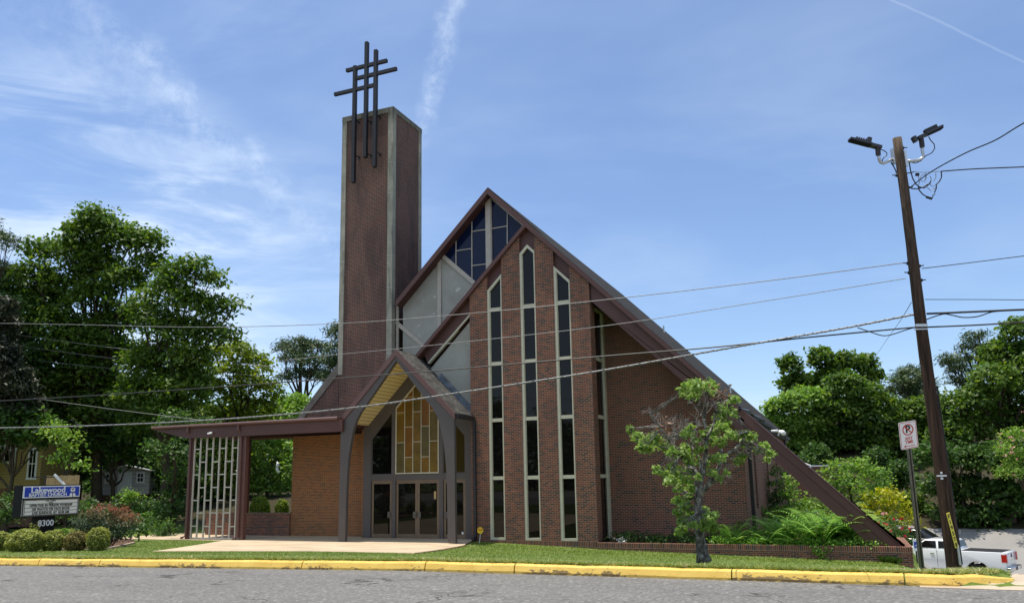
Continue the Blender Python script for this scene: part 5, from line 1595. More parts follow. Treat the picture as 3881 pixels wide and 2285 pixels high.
span('overhead_cable', [(-400, 1012), (-100, 992), (250, 972), (690, 941), (1040, 915), (1480, 877), (1750, 855), (2000, 829), (2266, 804)], 0.015, 'wire_black', 'dark cable passing just over the canopy to the pole bracket', uy)
def lash(o, Q):
    mb = MB(); n = 0
    # lashed messenger: a second strand wound round the cable
    pts = []
    for i in range(len(Q) - 1):
        for k in range(10):
            t = k / 10; p = Q[i].lerp(Q[i + 1], t); a = (i * 10 + k) * 0.9
            pts.append(p + Vector((0, math.cos(a), math.sin(a))) * 0.020)
    mb.tube(pts, 0.007, 5); mb.build('lashing_wire', 'wire_alu', o)
span('overhead_cable', [(-400, 1058), (-100, 1054), (200, 1048), (520, 1033), (850, 1005), (1150, 963), (1460, 915), (1700, 873), (1900, 838), (2085, 806), (2262, 771)], 0.019, 'wire_alu', 'thick pale twisted cable drooping across the porch arch', uy, extra=lash)
span('overhead_cable', [(2280, 772), (2400, 767), (2520, 762), (2700, 757), (3000, 752), (3600, 738), (4400, 700)], 0.020, 'wire_black', 'thick black cable right of the pole at bracket height', uy)
span('overhead_cable', [(2280, 805), (2400, 800), (2520, 793), (2700, 783), (3000, 770), (3600, 738), (4400, 690)], 0.015, 'wire_black', 'black cable right of the pole, below the thick one', uy)
span('overhead_cable', [(2280, 786), (2320, 773), (2345, 776), (2370, 781), (2405, 779), (2440, 768), (2470, 765)], 0.011, 'wire_black', 'short slack loop hanging under the thick cable', uy)
span('overhead_cable', [(2110, 806), (2140, 816), (2180, 826), (2235, 810), (2262, 803)], 0.010, 'wire_black', 'short slack jumper left of the pole', uy)
span('overhead_cable', [(2268, 661), (2400, 645), (2520, 630), (2760, 602), (3400, 520), (4400, 380)], 0.008, 'wire_black', 'thin wire rising to the right from mid pole', uy)
span('overhead_cable', [(2276, 737), (2400, 737), (2520, 738), (2760, 739), (3400, 735), (4400, 715)], 0.007, 'wire_black', 'thin level wire right of the pole', uy)
dd_ = ub.y
span('overhead_cable', [(2240, 462), (2270, 438), (2310, 412), (2380, 375), (2450, 345), (2520, 303), (2700, 205), (3300, -150)], 0.012, 'wire_black', 'twisted service wire climbing steeply to the right', [dd_, dd_ - .3, dd_ - .7, dd_ - 1.4, dd_ - 2.1, dd_ - 2.8, dd_ - 4.5, dd_ - 9])
span('overhead_cable', [(2315, 422), (2400, 416), (2520, 411), (2700, 402), (3400, 340), (4400, 215)], 0.012, 'wire_black', 'nearly level service wire from the pole top to the right', uy)
span('guy_wire', [(2243, 744), (2215, 790), (2185, 832), (2148, 886), (2090, 968)], 0.007, 'wire_black', 'thin guy wire slanting down behind the pole', [uy, 24, 33, 45, 62], cat='guy wire')
for a, b in (((-300, 775), (690, 905)), ((-300, 800), (640, 926)), ((-300, 838), (560, 935))):
    span('overhead_cable', [a, ((a[0] + b[0]) / 2, (a[1] + b[1]) / 2 + 5), b], 0.014, 'wire_alu', {(-300, 775): 'highest of the slanting wires in front of the left trees', (-300, 800): 'middle slanting wire in front of the left trees', (-300, 838): 'lowest slanting wire in front of the left trees'}[a], [30, 33, 36])
span('overhead_cable', [(-300, 905), (0, 965), (250, 1003), (500, 1034)], 0.014, 'wire_alu', 'wire slanting down to the canopy roof from the left', [28, 29, 30, 31])

# ================================================================== PICKUP AND CAR
def vehicle_frame(rear_u, rear_v, dist, left, away):
    p = PD(*U(rear_u, rear_v), dist)
    f2 = Vector((fwd.x, fwd.y, 0)).normalized()
    h = (-rgt * left + f2 * away).normalized()
    p.z = ground(p.x, p.y) + 0.035
    return p, h
def wheel(parent, M, x, y, r=0.40, w=0.27):
    s = 1 if y > 0 else -1
    mb = MB(); mb.tube([Vector((x, y - w / 2, r)), Vector((x, y + w / 2, r))], r, 28)
    o = placed(mb, M).build('wheel', 'rubber', parent)
    mb = MB(); yo = y + s * w / 2
    mb.tube([Vector((x, yo - s * 0.02, r)), Vector((x, yo + s * 0.012, r))], r * 0.62, 24); placed(mb, M).build('rim', 'galvanized', o)
    mb = MB()
    for k in range(6):
        a = k * math.pi / 3; mb.obox((x + r * 0.34 * math.cos(a), yo + s * 0.02, r + r * 0.34 * math.sin(a)), (math.cos(a), 0, math.sin(a)), (0, 1, 0), (-math.sin(a), 0, math.cos(a)), r * 0.24, 0.01, 0.035)
    placed(mb, M).build('rim_spoke', 'dark_metal', o)
def arch_profile(x0, x1, zb_, arches, top):
    """lower outline with wheel-arch cut-outs, then the given top outline"""
    pts = [(x0, zb_)]
    for (cx_, r) in arches:
        for i in range(11):
            a = math.pi - math.pi * i / 10; pts.append((cx_ + r * math.cos(a), max(zb_, 0.42 + (r) * math.sin(a))))
    pts.append((x1, zb_)); return pts + top
def bevel(o, w=0.05, seg=3):
    md = o.modifiers.new('bevel', 'BEVEL'); md.width = w; md.segments = seg; md.limit_method = 'ANGLE'; md.angle_limit = R(30); md.harden_normals = False
    o.data.polygons.foreach_set('use_smooth', [True] * len(o.data.polygons))
p0, h0 = vehicle_frame(2498, 1426, 36.5, 0.72, 0.70)
rt0 = Vector((h0.y, -h0.x, 0))
MT = Matrix((h0, -rt0, Vector((0, 0, 1)))).transposed().to_4x4(); MT.translation = p0      # local x forward, y left, z up
truck = empty('pickup_truck', p0, 'white pickup truck with red tail lights parked on the lot behind the pole', 'pickup truck')
HW = 0.97
mb = MB(); prof = arch_profile(0.06, 5.80, 0.50, [(1.25, 0.50), (4.85, 0.50)], [(5.84, 0.80), (5.78, 1.10), (5.55, 1.22), (4.30, 1.33), (4.15, 1.36), (2.02, 1.38), (2.00, 1.36), (0.06, 1.36)])
mb.prism([(x, z) for x, z in prof], -HW, HW)
body = placed(mb, MT).build('body', 'white_carpaint', truck); bevel(body, 0.06)
mb = MB()     # cab: tapered greenhouse
def gh(z, xr, xf, hw_): return [(xr, -hw_, z), (xf, -hw_, z), (xf, hw_, z), (xr, hw_, z)]
lo_, hi_ = gh(1.37, 2.02, 4.22, HW - 0.03), gh(1.83, 2.24, 3.46, HW - 0.19)
mb.add(lo_ + hi_, [(3, 2, 1, 0), (4, 5, 6, 7), (0, 1, 5, 4), (1, 2, 6, 5), (2, 3, 7, 6), (3, 0, 4, 7)])
cab = placed(mb, MT).build('cab', 'white_carpaint', truck); bevel(cab, 0.07)
def gpt(t, x_lo, x_hi, z, side):   # point on the slanted cab side
    f = (z - 1.37) / 0.46; return None
def side_quad(xr0, xf0, z0, xr1, xf1, z1, s, off=0.008):
    def y(z): return s * (lerp(HW - 0.03, HW - 0.19, (z - 1.37) / 0.46) + off)
    return [(xr0, y(z0), z0), (xf0, y(z0), z0), (xf1, y(z1), z1), (xr1, y(z1), z1)]
for s in (-1, 1):
    for q in ((2.95, 3.92, 1.44, 2.98, 3.46, 1.77), (2.20, 2.86, 1.44, 2.36, 2.88, 1.77)):
        mb = MB(); mb.poly(side_quad(*q, s)); placed(mb, MT).build('side_window', 'dark_glass', cab)
    mb = MB(); mb.obox((3.86, s * (HW + 0.10), 1.42), (1, 0, 0), (0, 1, 0), (0, 0, 1), 0.06, 0.10, 0.10); o = placed(mb, MT).build('mirror', 'dark_metal', truck); bevel(o, 0.03)
    mb = MB(); mb.box(0.0, 0.05, s * HW - (0.14 if s > 0 else 0.0), s * HW + (0.0 if s > 0 else 0.14), 0.92, 1.28); mb.box(0.0, 0.22, s * HW - (0.02 if s > 0 else -0.0), s * HW + (0.012 if s > 0 else 0.02) - (0.0 if s > 0 else 0.032), 0.93, 1.27)
    placed(mb, MT).build('taillight', 'taillight', truck)
    mb = MB(); mb.box(5.55, 5.80, s * HW - 0.2 * (s > 0), s * HW + 0.2 * (s < 0), 0.88, 1.08); placed(mb, MT).build('headlight', 'galvanized', truck)
    mb = MB()
    for xx in (2.93, 4.02): mb.box(xx, xx + 0.012, s * (HW + 0.002) - 0.004, s * (HW + 0.002) + 0.004, 0.58, 1.36)
    placed(mb, MT).build('door_gap', 'dark_metal', body)
    mb = MB(); mb.box(3.05, 3.22, s * (HW + 0.02) - 0.012, s * (HW + 0.02) + 0.012, 1.16, 1.20); placed(mb, MT).build('door_handle', 'chrome', body)
    for xw in (1.25, 4.85): wheel(truck, MT, xw, s * (HW - 0.16))
mb = MB()
zc = lambda x: lerp(1.37, 1.90, (x - 2.02) / 0.26)
mb.add([(2.10, -HW + .17, 1.50), (2.10, HW - .17, 1.50), (2.195, HW - .24, 1.77), (2.195, -HW + .24, 1.77)], [(0, 1, 2, 3)])
mb.v = [(v[0] - 0.035, v[1], v[2]) for v in mb.v]
placed(mb, MT).build('rear_window', 'dark_glass', cab)
mb = MB(); mb.add([(4.16, -HW + .14, 1.43), (4.16, HW - .14, 1.43), (3.52, HW - .25, 1.79), (3.52, -HW + .25, 1.79)], [(3, 2, 1, 0)]); mb.v = [(v[0] + 0.03, v[1], v[2] + 0.01) for v in mb.v]
placed(mb, MT).build('windscreen', 'dark_glass', cab)
mb = MB(); mb.box(2.18, 2.23, -0.10, 0.10, 1.79, 1.83); placed(mb, MT).build('brake_light', 'taillight', cab)
mb = MB(); mb.box(0.20, 1.95, -HW + 0.12, HW - 0.12, 1.355, 1.366); placed(mb, MT).build('bed', 'rubber', truck)
mb = MB(); mb.box(0.03, 0.075, -HW + 0.15, HW - 0.15, 0.74, 1.34); tg = placed(mb, MT).build('tailgate', 'white_carpaint', truck); bevel(tg, 0.015, 2)
mb = MB(); mb.box(0.015, 0.032, -0.09, 0.09, 1.10, 1.26); placed(mb, MT).build('tailgate_handle', 'dark_metal', tg)
mb = MB(); mb.box(0.018, 0.034, -0.075, 0.075, 0.955, 1.005); placed(mb, MT).build('emblem', 'tag_yellow', tg)
mb = MB(); mb.box(-0.14, 0.10, -HW, HW, 0.52, 0.70); bp = placed(mb, MT).build('bumper', 'chrome', truck); bevel(bp, 0.03)
mb = MB(); mb.box(-0.146, -0.13, -0.17, 0.17, 0.54, 0.69); placed(mb, MT).build('licence_plate', 'dark_metal', bp)
mb = MB(); mb.box(0.2, 5.6, -HW + .12, HW - .12, 0.36, 0.52); placed(mb, MT).build('underbody', 'rubber', truck)
# dark car in front of the pickup
p1_, h1_ = vehicle_frame(2330, 1372, 47.5, 0.80, 0.60)
MC = Matrix((h1_, -Vector((h1_.y, -h1_.x, 0)), Vector((0, 0, 1)))).transposed().to_4x4(); MC.translation = p1_
car = empty('parked_car', p1_, 'dark car mostly hidden behind the white pickup', 'car')
mb = MB(); prof = arch_profile(0.05, 4.55, 0.30, [(0.95, 0.38), (3.70, 0.38)], [(4.60, 0.62), (4.45, 0.86), (3.35, 0.98), (0.25, 1.02), (0.05, 0.85)])
mb.prism(prof, -0.9, 0.9); cb_ = placed(mb, MC).build('body', 'black_carpaint', car); bevel(cb_, 0.07)
mb = MB(); lo_, hi_ = gh(0.98, 0.35, 3.55, 0.84), gh(1.52, 1.10, 2.45, 0.66)
mb.add(lo_ + hi_, [(3, 2, 1, 0), (4, 5, 6, 7), (0, 1, 5, 4), (1, 2, 6, 5), (2, 3, 7, 6), (3, 0, 4, 7)]); cc_ = placed(mb, MC).build('cab', 'black_carpaint', car); bevel(cc_, 0.07)
for s in (-1, 1):
    mb = MB(); f = lambda z: s * (lerp(0.84, 0.66, (z - 0.98) / 0.54) + 0.01)
    mb.poly([(0.85, f(1.04), 1.04), (3.15, f(1.04), 1.04), (2.40, f(1.45), 1.45), (1.22, f(1.45), 1.45)]); placed(mb, MC).build('side_window', 'dark_glass', cc_)
    for xw in (0.95, 3.70): wheel(car, MC, xw, s * 0.78, 0.33, 0.22)
mb = MB(); mb.poly([(3.42, -0.7, 1.06), (3.42, 0.7, 1.06), (2.54, 0.58, 1.48), (2.54, -0.58, 1.48)]); mb.v = [(v[0] + .03, v[1], v[2] + .02) for v in mb.v]; placed(mb, MC).build('windscreen', 'dark_glass', cc_)

# ================================================================== NEIGHBOURING BUILDINGS
def house_frame(u, v, d, ang):
    p = PD(*U(u, v), d); a = R(ang)
    x = (rgt * math.cos(a) + Vector((fwd.x, fwd.y, 0)).normalized() * math.sin(a)).normalized()
    y = Vector((-x.y, x.x, 0))
    M = Matrix((x, y, Vector((0, 0, 1)))).transposed().to_4x4(); M.translation = p; return M, p
# yellow house, only its right corner is in view
M1, hp = house_frame(96, 1200, 46, 10)
hp.z -= 0.0
yh = empty('yellow_house', hp, 'yellow clapboard house with white windows half hidden by trees at the left edge', 'house')
mb = MB(); mb.box(-9, 0, 0, 7, 0, 3.6); w_ = placed(mb, M1).build('wall', 'yellow_siding', yh)
mb = MB(); mb.box(-9.02, 0.02, -0.02, 7, -2.2, 0); placed(mb, M1).build('foundation', 'brick', yh)
mb = MB(); mb.prism([(-9.5, 3.55), (0.5, 3.55), (-4.5, 6.6)], -0.4, 7.4); placed(mb, M1).build('roof', 'shingles', yh)
def simple_window(M, parent, x0, x1, z0, z1, y=-0.01, bars=True):
    mb = MB()
    for a, b, c, d in ((x0 - .1, x1 + .1, z1, z1 + .12), (x0 - .12, x1 + .12, z0 - .12, z0), (x0 - .1, x0, z0, z1), (x1, x1 + .1, z0, z1)): mb.box(a, b, y - 0.05, y + 0.02, c, d)
    if bars:
        mb.box(x0, x1, y - 0.03, y + 0.005, (z0 + z1) / 2 - .03, (z0 + z1) / 2 + .03); mb.box((x0 + x1) / 2 - .02, (x0 + x1) / 2 + .02, y - 0.028, y + 0.004, z0, z1)
    o = placed(mb, M).build('window', 'white_paint', parent)
    mb = MB(); mb.box(x0, x1, y - 0.012, y - 0.002, z0, z1); placed(mb, M).build('pane', 'shade_glass', o)
simple_window(M1, yh, -1.95, -1.45, 1.55, 2.85); simple_window(M1, yh, -2.75, -2.25, 1.55, 2.85)
simple_window(M1, yh, -0.62, -0.30, 0.6, 2.2)
mb = MB(); mb.box(-8, -3.0, -1.8, -0.03, -0.1, 2.9); pr = placed(mb, M1).build('screen_porch', 'dark_metal', yh)
mb = MB()
for x in (-3.05, -4.2, -5.4): mb.box(x - .06, x + .06, -1.86, -1.78, -0.1, 2.95)
mb.box(-8, -3, -1.86, -1.79, 1.15, 1.22); mb.box(-8, -2.95, -1.88, -0.05, 2.9, 3.05); placed(mb, M1).build('porch_frame', 'taupe_trim', pr)
# tan board fence and stair rail beside it
M2, fp_ = house_frame(130, 1188, 40, -4)
fn = empty('board_fence', fp_, 'short tan board fence with a stair rail above the church sign', 'fence')
mb = MB()
for i in range(14): mb.box(-0.35 + i * 0.125, -0.35 + i * 0.125 + 0.115, -0.02, 0.02, -0.75, 0.38 - 0.012 * (i % 3))
placed(mb, M2).build('board_panel', 'tan_fence', fn)
mb = MB(); mb.obox((0.55, -0.08, 0.02), (0.70, 0, -0.62), (0, 1, 0), (0.62, 0, 0.70), 0.60, 0.04, 0.05); placed(mb, M2).build('stair_rail', 'white_paint', fn)
mb = MB(); mb.box(-0.42, -0.36, -0.04, 0.04, -0.9, 0.36); mb.box(-1.1, 0.1, -0.03, -0.01, 0.28, 0.33); placed(mb, M2).build('rail_post', 'dark_metal', fn)
# white shed
M3, sp_ = house_frame(305, 1217, 52, 14)
shed = empty('garden_shed', sp_, 'small white sided shed with a low gable, door and two windows among trees', 'shed')
mb = MB(); mb.prism([(-1.50, 0), (1.50, 0), (1.50, 1.50), (0, 1.85), (-1.50, 1.50)], 0, 2.6); placed(mb, M3).build('wall', 'white_siding', shed)
mb = MB()
for s in (-1, 1): mb.prism([(0, 1.87), (s * 1.62, 1.50), (s * 1.62, 1.56), (0, 1.94)], -0.12, 2.75)
placed(mb, M3).build('roof', 'white_paint', shed)
mb = MB(); mb.box(-0.42, 0.42, -0.03, 0.0, 0.05, 1.48); dd = placed(mb, M3).build('door', 'white_paint', shed)
mb = MB(); mb.box(-0.36, -0.32, -0.06, -0.03, 0.65, 0.75); placed(mb, M3).build('handle', 'dark_metal', dd)
simple_window(M3, shed, -1.12, -0.80, 0.85, 1.35, -0.01); simple_window(M3, shed, 0.78, 1.10, 0.85, 1.35, -0.01)
mb = MB(); mb.box(-1.4, 1.4, 0.1, 2.5, -0.5, 0.0); placed(mb, M3).build('footing', 'dirt', shed)
# green gabled house glimpsed through the lattice
M4, gp_ = house_frame(548, 1215, 66, 6)
gh_ = empty('green_house', gp_, 'grey green gabled house glimpsed through the lattice screen', 'house')
mb = MB(); mb.prism([(-1.5, -1), (1.5, -1), (1.5, 1.0), (0, 2.9), (-1.5, 1.0)], 0, 7); placed(mb, M4).build('wall', 'green_siding', gh_)
mb = MB()
for s in (-1, 1): mb.prism([(0, 2.95), (s * 1.85, 0.6), (s * 1.85, 0.75), (0, 3.12)], -0.25, 7.2)
mb.box(1.6, 6.0, 0.6, 6.5, -1, 1.8)
placed(mb, M4).build('roof', 'taupe_trim', gh_)
# brick annex low behind the hall
M5, an_ = house_frame(2012, 1172, 58, 0)
an = empty('annex', an_, 'low dark brick annex with a flat pale edged roof behind the beam', 'building')
mb = MB(); mb.box(-3, 2.2, 0, 4, -2.5, 0.72); placed(mb, M5).build('wall', 'hall_brick', an)
mb = MB(); mb.box(-3.1, 2.3, -0.1, 4.1, 0.72, 0.82); placed(mb, M5).build('roof_edge', 'white_paint', an)
mb = MB(); mb.tube([(-0.55, -0.15, 0.1), (-0.55, -0.15, 0.80), (-0.95, -0.15, 0.95)], 0.09, 8); placed(mb, M5).build('vent_pipe', 'white_paint', an)
# white cloth-like thing in the greenery seen through the opening
wp = PD(*U(683, 1150), 54)
mb = MB()
for i in range(7):
    t = i / 6; 
wpts = [wp + Vector((0.05 * math.sin(i * 1.3) - 0.06 + 0.02 * i, 0, 0.40 - i * 0.13)) for i in range(7)]
mb.tube(wpts, [0.03, 0.09, 0.11, 0.08, 0.09, 0.08, 0.04], 10)
o = mb.build('white_sheet', 'white_paint', None, origin=wp)
tag(o, 'small upright white sheet caught in the vines seen through the canopy opening', 'sheet')

# ================================================================== TREES BEHIND
def BL(items, d, spread=1.0):
    out = []
    for it in items:
        u, v, r = it[0], it[1], it[2]
        rv = it[3] if len(it) > 3 else r * 0.88
        dd = d + random.uniform(-1, 1) * spread * r * K * d / FPX
        s = K * dd / FPX
        c = PD(*U(u, v), dd)
        out.append(((c.x, c.y, c.z), (r * s, r * s, rv * s)))
    return out
def foot(u, d, v=1240):
    p = PD(*U(u, v), d); p.z = ground(p.x, p.y); return p
def bg_tree(name, label, u, d, items, mat, spread=1.0, **kw):
    return tree(name, label, foot(u, d), BL(items, d, spread), mat, **kw)
GRP = 'trees behind the church and houses'
bg_tree('broadleaf_tree', 'tallest open crowned broadleaf tree left of the tower, with a many limbed trunk', 240, 50,
    [(245, 543, 42), (205, 575, 42), (285, 585, 42), (165, 615, 40), (228, 640, 52), (325, 595, 42), (372, 598, 30), (95, 622, 36), (85, 685, 46), (150, 715, 50), (232, 735, 46), (310, 695, 46), (362, 655, 38), (60, 745, 44), (120, 800, 58), (205, 815, 46), (290, 795, 48), (60, 840, 55),
     (130, 905, 62), (215, 925, 62), (300, 885, 58), (60, 935, 58), (160, 1005, 65), (250, 1015, 58), (80, 1045, 52), (170, 860, 50), (250, 855, 50), (190, 950, 60), (110, 970, 56), (290, 960, 50), (265, 670, 34), (200, 675, 34), (120, 735, 40)], 'leaf_mid', leaf=0.30, dens=4.6, lpc=16, rc=0.6, trunk_r=0.36, group=GRP, trunk_top=PD(*U(236, 640), 50), hollow=0.6)
bg_tree('walnut_tree', 'spreading feathery tree reaching right over the yellow green one', 395, 46,
    [(440, 682, 42), (482, 660, 30), (520, 690, 28), (410, 730, 48), (470, 750, 46), (530, 762, 36), (385, 800, 48), (450, 820, 48), (520, 822, 36), (560, 832, 26), (578, 755, 15), (400, 880, 55), (470, 885, 50), (385, 960, 55), (450, 965, 55), (360, 1050, 52), (420, 1020, 55), (350, 900, 46), (340, 970, 50), (430, 930, 46), (345, 760, 34), (480, 940, 36)], 'leaf_mid', leaf=0.34, aspect=0.4, dens=4.4, lpc=15, rc=0.6, trunk_r=0.28, group=GRP, trunk_top=PD(*U(440, 740), 46), hollow=0.6)
bg_tree('yellow_green_tree', 'sunlit yellow green tree left of the tower base', 590, 58,
    [(540, 880, 40), (590, 872, 38), (632, 900, 36), (560, 930, 44), (620, 948, 44), (662, 962, 30), (520, 965, 38), (580, 1000, 44), (642, 1008, 38), (505, 1035, 38), (560, 1050, 40), (620, 1050, 36)], 'leaf_yellowgreen', leaf=0.30, dens=3.4, lpc=14, rc=0.5, trunk_r=0.26, group=GRP)
bg_tree('cedar_tree', 'dull brownish cedar at the left edge of the photo', -25, 43,
    [(-5, 760, 36), (-10, 810, 50), (-20, 880, 58), (20, 945, 55), (-15, 1020, 62), (45, 1000, 45), (55, 1060, 42), (-60, 900, 70)], 'leaf_cedar', leaf=0.26, aspect=0.4, dens=8, lpc=18, rc=0.4, trunk_r=0.3, group=GRP)
bg_tree('pine_tree', 'pine whose branch tip shows high at the left edge', -70, 48, [(18, 600, 26, 16), (-15, 585, 30, 18), (-50, 560, 40, 30), (-70, 640, 50, 30), (0, 650, 20, 12)], 'leaf_pine', leaf=0.34, aspect=0.14, dens=6, lpc=20, rc=0.4, trunk_r=0.3, group=GRP)
bg_tree('pine_tree', 'tall pine with layered tufts just left of the tower', 738, 86,
    [(698, 858, 24, 15), (740, 848, 28, 16), (782, 856, 28, 16), (718, 885, 24, 14), (762, 892, 30, 18), (735, 922, 30, 16), (785, 922, 28, 16), (703, 930, 18, 10), (740, 868, 20, 12)], 'leaf_pine', leaf=0.62, aspect=0.15, dens=2.2, lpc=18, rc=0.7, trunk_r=0.42, group=GRP, trunk_top=PD(*U(738, 835), 86), updot=0.2)
bg_tree('pine_tree', 'second pine half hidden by the tower edge', 845, 84, [(825, 815, 16, 18), (832, 855, 24, 18), (815, 890, 22, 16), (803, 935, 22, 16), (840, 900, 26, 20), (838, 825, 18, 18)], 'leaf_pine', leaf=0.6, aspect=0.15, dens=2.6, lpc=18, rc=0.7, trunk_r=0.4, group=GRP, updot=0.2)
bg_tree('broadleaf_tree', 'rounded pale green tree low beside the tower buttress', 715, 68, [(698, 1000, 30), (735, 998, 30), (680, 1036, 34), (728, 1036, 36), (762, 1026, 22), (700, 1075, 38), (750, 1070, 34)], 'leaf_bright', leaf=0.36, dens=2.6, lpc=14, rc=0.55, trunk_r=0.24, group=GRP)
bg_tree('vine_draped_tree', 'dark vine draped tree beside the canopy', 425, 41, [(440, 1050, 46), (432, 1120, 38), (442, 1180, 34), (425, 1235, 36), (405, 1270, 34), (450, 1265, 26), (385, 1110, 30)], 'leaf_deep', leaf=0.20, dens=4.5, lpc=14, rc=0.4, trunk_r=0.2, group=GRP)
bg_tree('broadleaf_tree', 'small pale leaved tree in front of the yellow house', 165, 41, [(160, 1085, 34), (175, 1120, 26), (150, 1140, 24), (195, 1150, 20), (130, 1060, 26)], 'leaf_bright', leaf=0.20, dens=4, lpc=12, rc=0.4, trunk_r=0.1, group=GRP)
bg_tree('broadleaf_tree', 'dark tree filling the gap above the white shed', 300, 56, [(300, 1000, 55), (240, 1060, 52), (340, 1075, 50), (290, 1095, 42), (210, 1110, 36), (355, 1120, 36)], 'leaf_deep', leaf=0.34, dens=2.8, lpc=14, rc=0.5, trunk_r=0.3, group=GRP)
for lab, u, d, items, mat in (
    ('vine covered tree left in the canopy opening', 545, 57, [(560, 1095, 34), (520, 1110, 32), (600, 1120, 36), (500, 1150, 30), (560, 1165, 34), (610, 1195, 34), (520, 1205, 32), (480, 1200, 26), (570, 1225, 26)], 'leaf_yellowgreen'),
    ('vine hung tree filling the right of the canopy opening', 655, 56, [(640, 1098, 34), (692, 1105, 34), (620, 1150, 30), (665, 1165, 26), (708, 1165, 30), (640, 1200, 30), (695, 1205, 28), (725, 1130, 30)], 'leaf_bright')):
    bg_tree('vine_draped_tree', lab, u, d, items, mat, leaf=0.26, dens=3.6, lpc=13, rc=0.45, trunk_r=0.16, group=GRP)
# right-hand side
bg_tree('poplar_tree', 'tall pale poplar rising behind the roof end', 2030, 96,
    [(1945, 900, 20, 26), (1962, 940, 24, 26), (1928, 955, 16, 18), (2020, 885, 22, 30), (2042, 925, 26, 28), (2070, 892, 20, 26), (2100, 900, 24, 30), (2138, 895, 16, 24), (2152, 930, 18, 20), (1998, 950, 28, 26), (2080, 950, 30, 30), (2125, 950, 24, 24)], 'leaf_mid', leaf=0.62, dens=2.4, lpc=16, rc=0.75, trunk_r=0.4, group=GRP)
bg_tree('broadleaf_tree', 'sunlit bright green tree nearest the roof end', 1970, 71,
    [(1910, 1008, 26), (1950, 995, 34), (1992, 985, 38), (1935, 1050, 36), (1995, 1045, 44), (1955, 1098, 36), (2015, 1100, 42), (1900, 1045, 22)], 'leaf_bright', leaf=0.40, dens=4.2, lpc=15, rc=0.6, trunk_r=0.35, group=GRP)
bg_tree('broadleaf_tree', 'broad mid green tree left of the parking sign', 2110, 73,
    [(2080, 955, 42), (2132, 975, 38), (2062, 1015, 46), (2122, 1035, 48), (2168, 1005, 38), (2060, 1085, 44), (2130, 1105, 48), (2188, 1075, 40), (2182, 1040, 34)], 'leaf_mid', leaf=0.40, dens=4.2, lpc=15, rc=0.6, trunk_r=0.38, group=GRP)
bg_tree('pine_tree', 'round topped pine just left of the leaning pole', 2240, 98, [(2245, 922, 30, 18), (2218, 945, 26, 16), (2272, 948, 26, 16), (2240, 968, 32, 18), (2200, 965, 18, 10), (2270, 980, 24, 14)], 'leaf_pine', leaf=0.7, aspect=0.16, dens=2.2, lpc=18, rc=0.8, trunk_r=0.4, group=GRP, updot=0.2)
bg_tree('broadleaf_tree', 'grey green tree behind the leaning pole', 2250, 76, [(2230, 1022, 42), (2282, 1012, 38), (2250, 1080, 46), (2205, 1120, 40), (2300, 1075, 42), (2265, 1140, 44)], 'leaf_mid', leaf=0.40, dens=4.2, lpc=15, rc=0.6, trunk_r=0.32, group=GRP)
bg_tree('pine_tree', 'open branched pine right of the pole', 2412, 62, [(2402, 832, 24, 14), (2375, 858, 20, 10), (2345, 890, 28, 10), (2400, 885, 24, 12), (2362, 912, 26, 10), (2325, 884, 16, 8), (2425, 858, 22, 14), (2375, 940, 26, 10), (2350, 936, 16, 8)], 'leaf_pine', leaf=0.46, aspect=0.16, dens=3.5, lpc=18, rc=0.5, trunk_r=0.26, group=GRP, trunk_top=PD(*U(2408, 815), 62), updot=0.2)
bg_tree('broadleaf_tree', 'huge dark oak filling the right edge', 2490, 57,
    [(2505, 822, 40), (2465, 878, 44), (2525, 890, 54), (2445, 940, 50), (2505, 970, 56), (2400, 985, 44), (2352, 1005, 40), (2452, 1035, 54), (2525, 1050, 56), (2382, 1060, 48), (2332, 1078, 44), (2580, 900, 60), (2590, 1020, 60)], 'leaf_mid', leaf=0.34, dens=4.4, lpc=15, rc=0.55, trunk_r=0.4, group=GRP)
bg_tree('broadleaf_tree', 'dark lower tree beside the pole above the lot', 2370, 55, [(2300, 1125, 44), (2368, 1135, 48), (2312, 1200, 40), (2380, 1210, 48), (2335, 1265, 30), (2400, 1275, 38)], 'leaf_deep', leaf=0.32, dens=4.6, lpc=15, rc=0.5, trunk_r=0.3, group=GRP)
bg_tree('broadleaf_tree', 'dark leafy tree above the tailgate of the pickup', 2480, 54, [(2440, 1135, 50), (2510, 1145, 52), (2452, 1220, 50), (2522, 1235, 52), (2425, 1285, 38), (2495, 1288, 40), (2580, 1150, 60), (2590, 1250, 50)], 'leaf_deep', leaf=0.32, dens=4.6, lpc=15, rc=0.5, trunk_r=0.3, group=GRP)
mim = bg_tree('mimosa_tree', 'mimosa with pink blossom at the right edge', 2535, 50, [(2500, 1075, 32, 18), (2475, 1108, 26, 14), (2525, 1130, 40, 24), (2495, 1165, 34, 18), (2560, 1080, 40, 30)], 'leaf_bright', leaf=0.24, aspect=0.35, dens=5, lpc=16, rc=0.45, trunk_r=0.14, group=GRP)
def flowers(root, pts, r, mat, name='flower_head', n=3):
    mb = MB()
    for p in pts:
        for _ in range(n):
            c = Vector(p) + Vector((random.gauss(0, r), random.gauss(0, r), random.gauss(0, r * .6)))
            d = Vector((random.gauss(0, 1), random.gauss(0, 1), random.gauss(0.6, 1))).normalized(); a = d.orthogonal().normalized(); b = d.cross(a)
            q = [c + (a * math.cos(k * 1.2566) + b * math.sin(k * 1.2566)) * r * (1 if k % 2 else 0.8) for k in range(5)]
            mb.poly(q); mb.poly([x + d * r * 0.5 * (1 if i % 2 else .3) for i, x in enumerate(q)])
    o = mb.build(name, mat, root); o['kind'] = 'stuff'; return o
flowers(mim, [PD(*U(random.gauss(2490, 28), random.gauss(1095, 34)), 48.4) for _ in range(16)], 0.055, 'flower_pink')
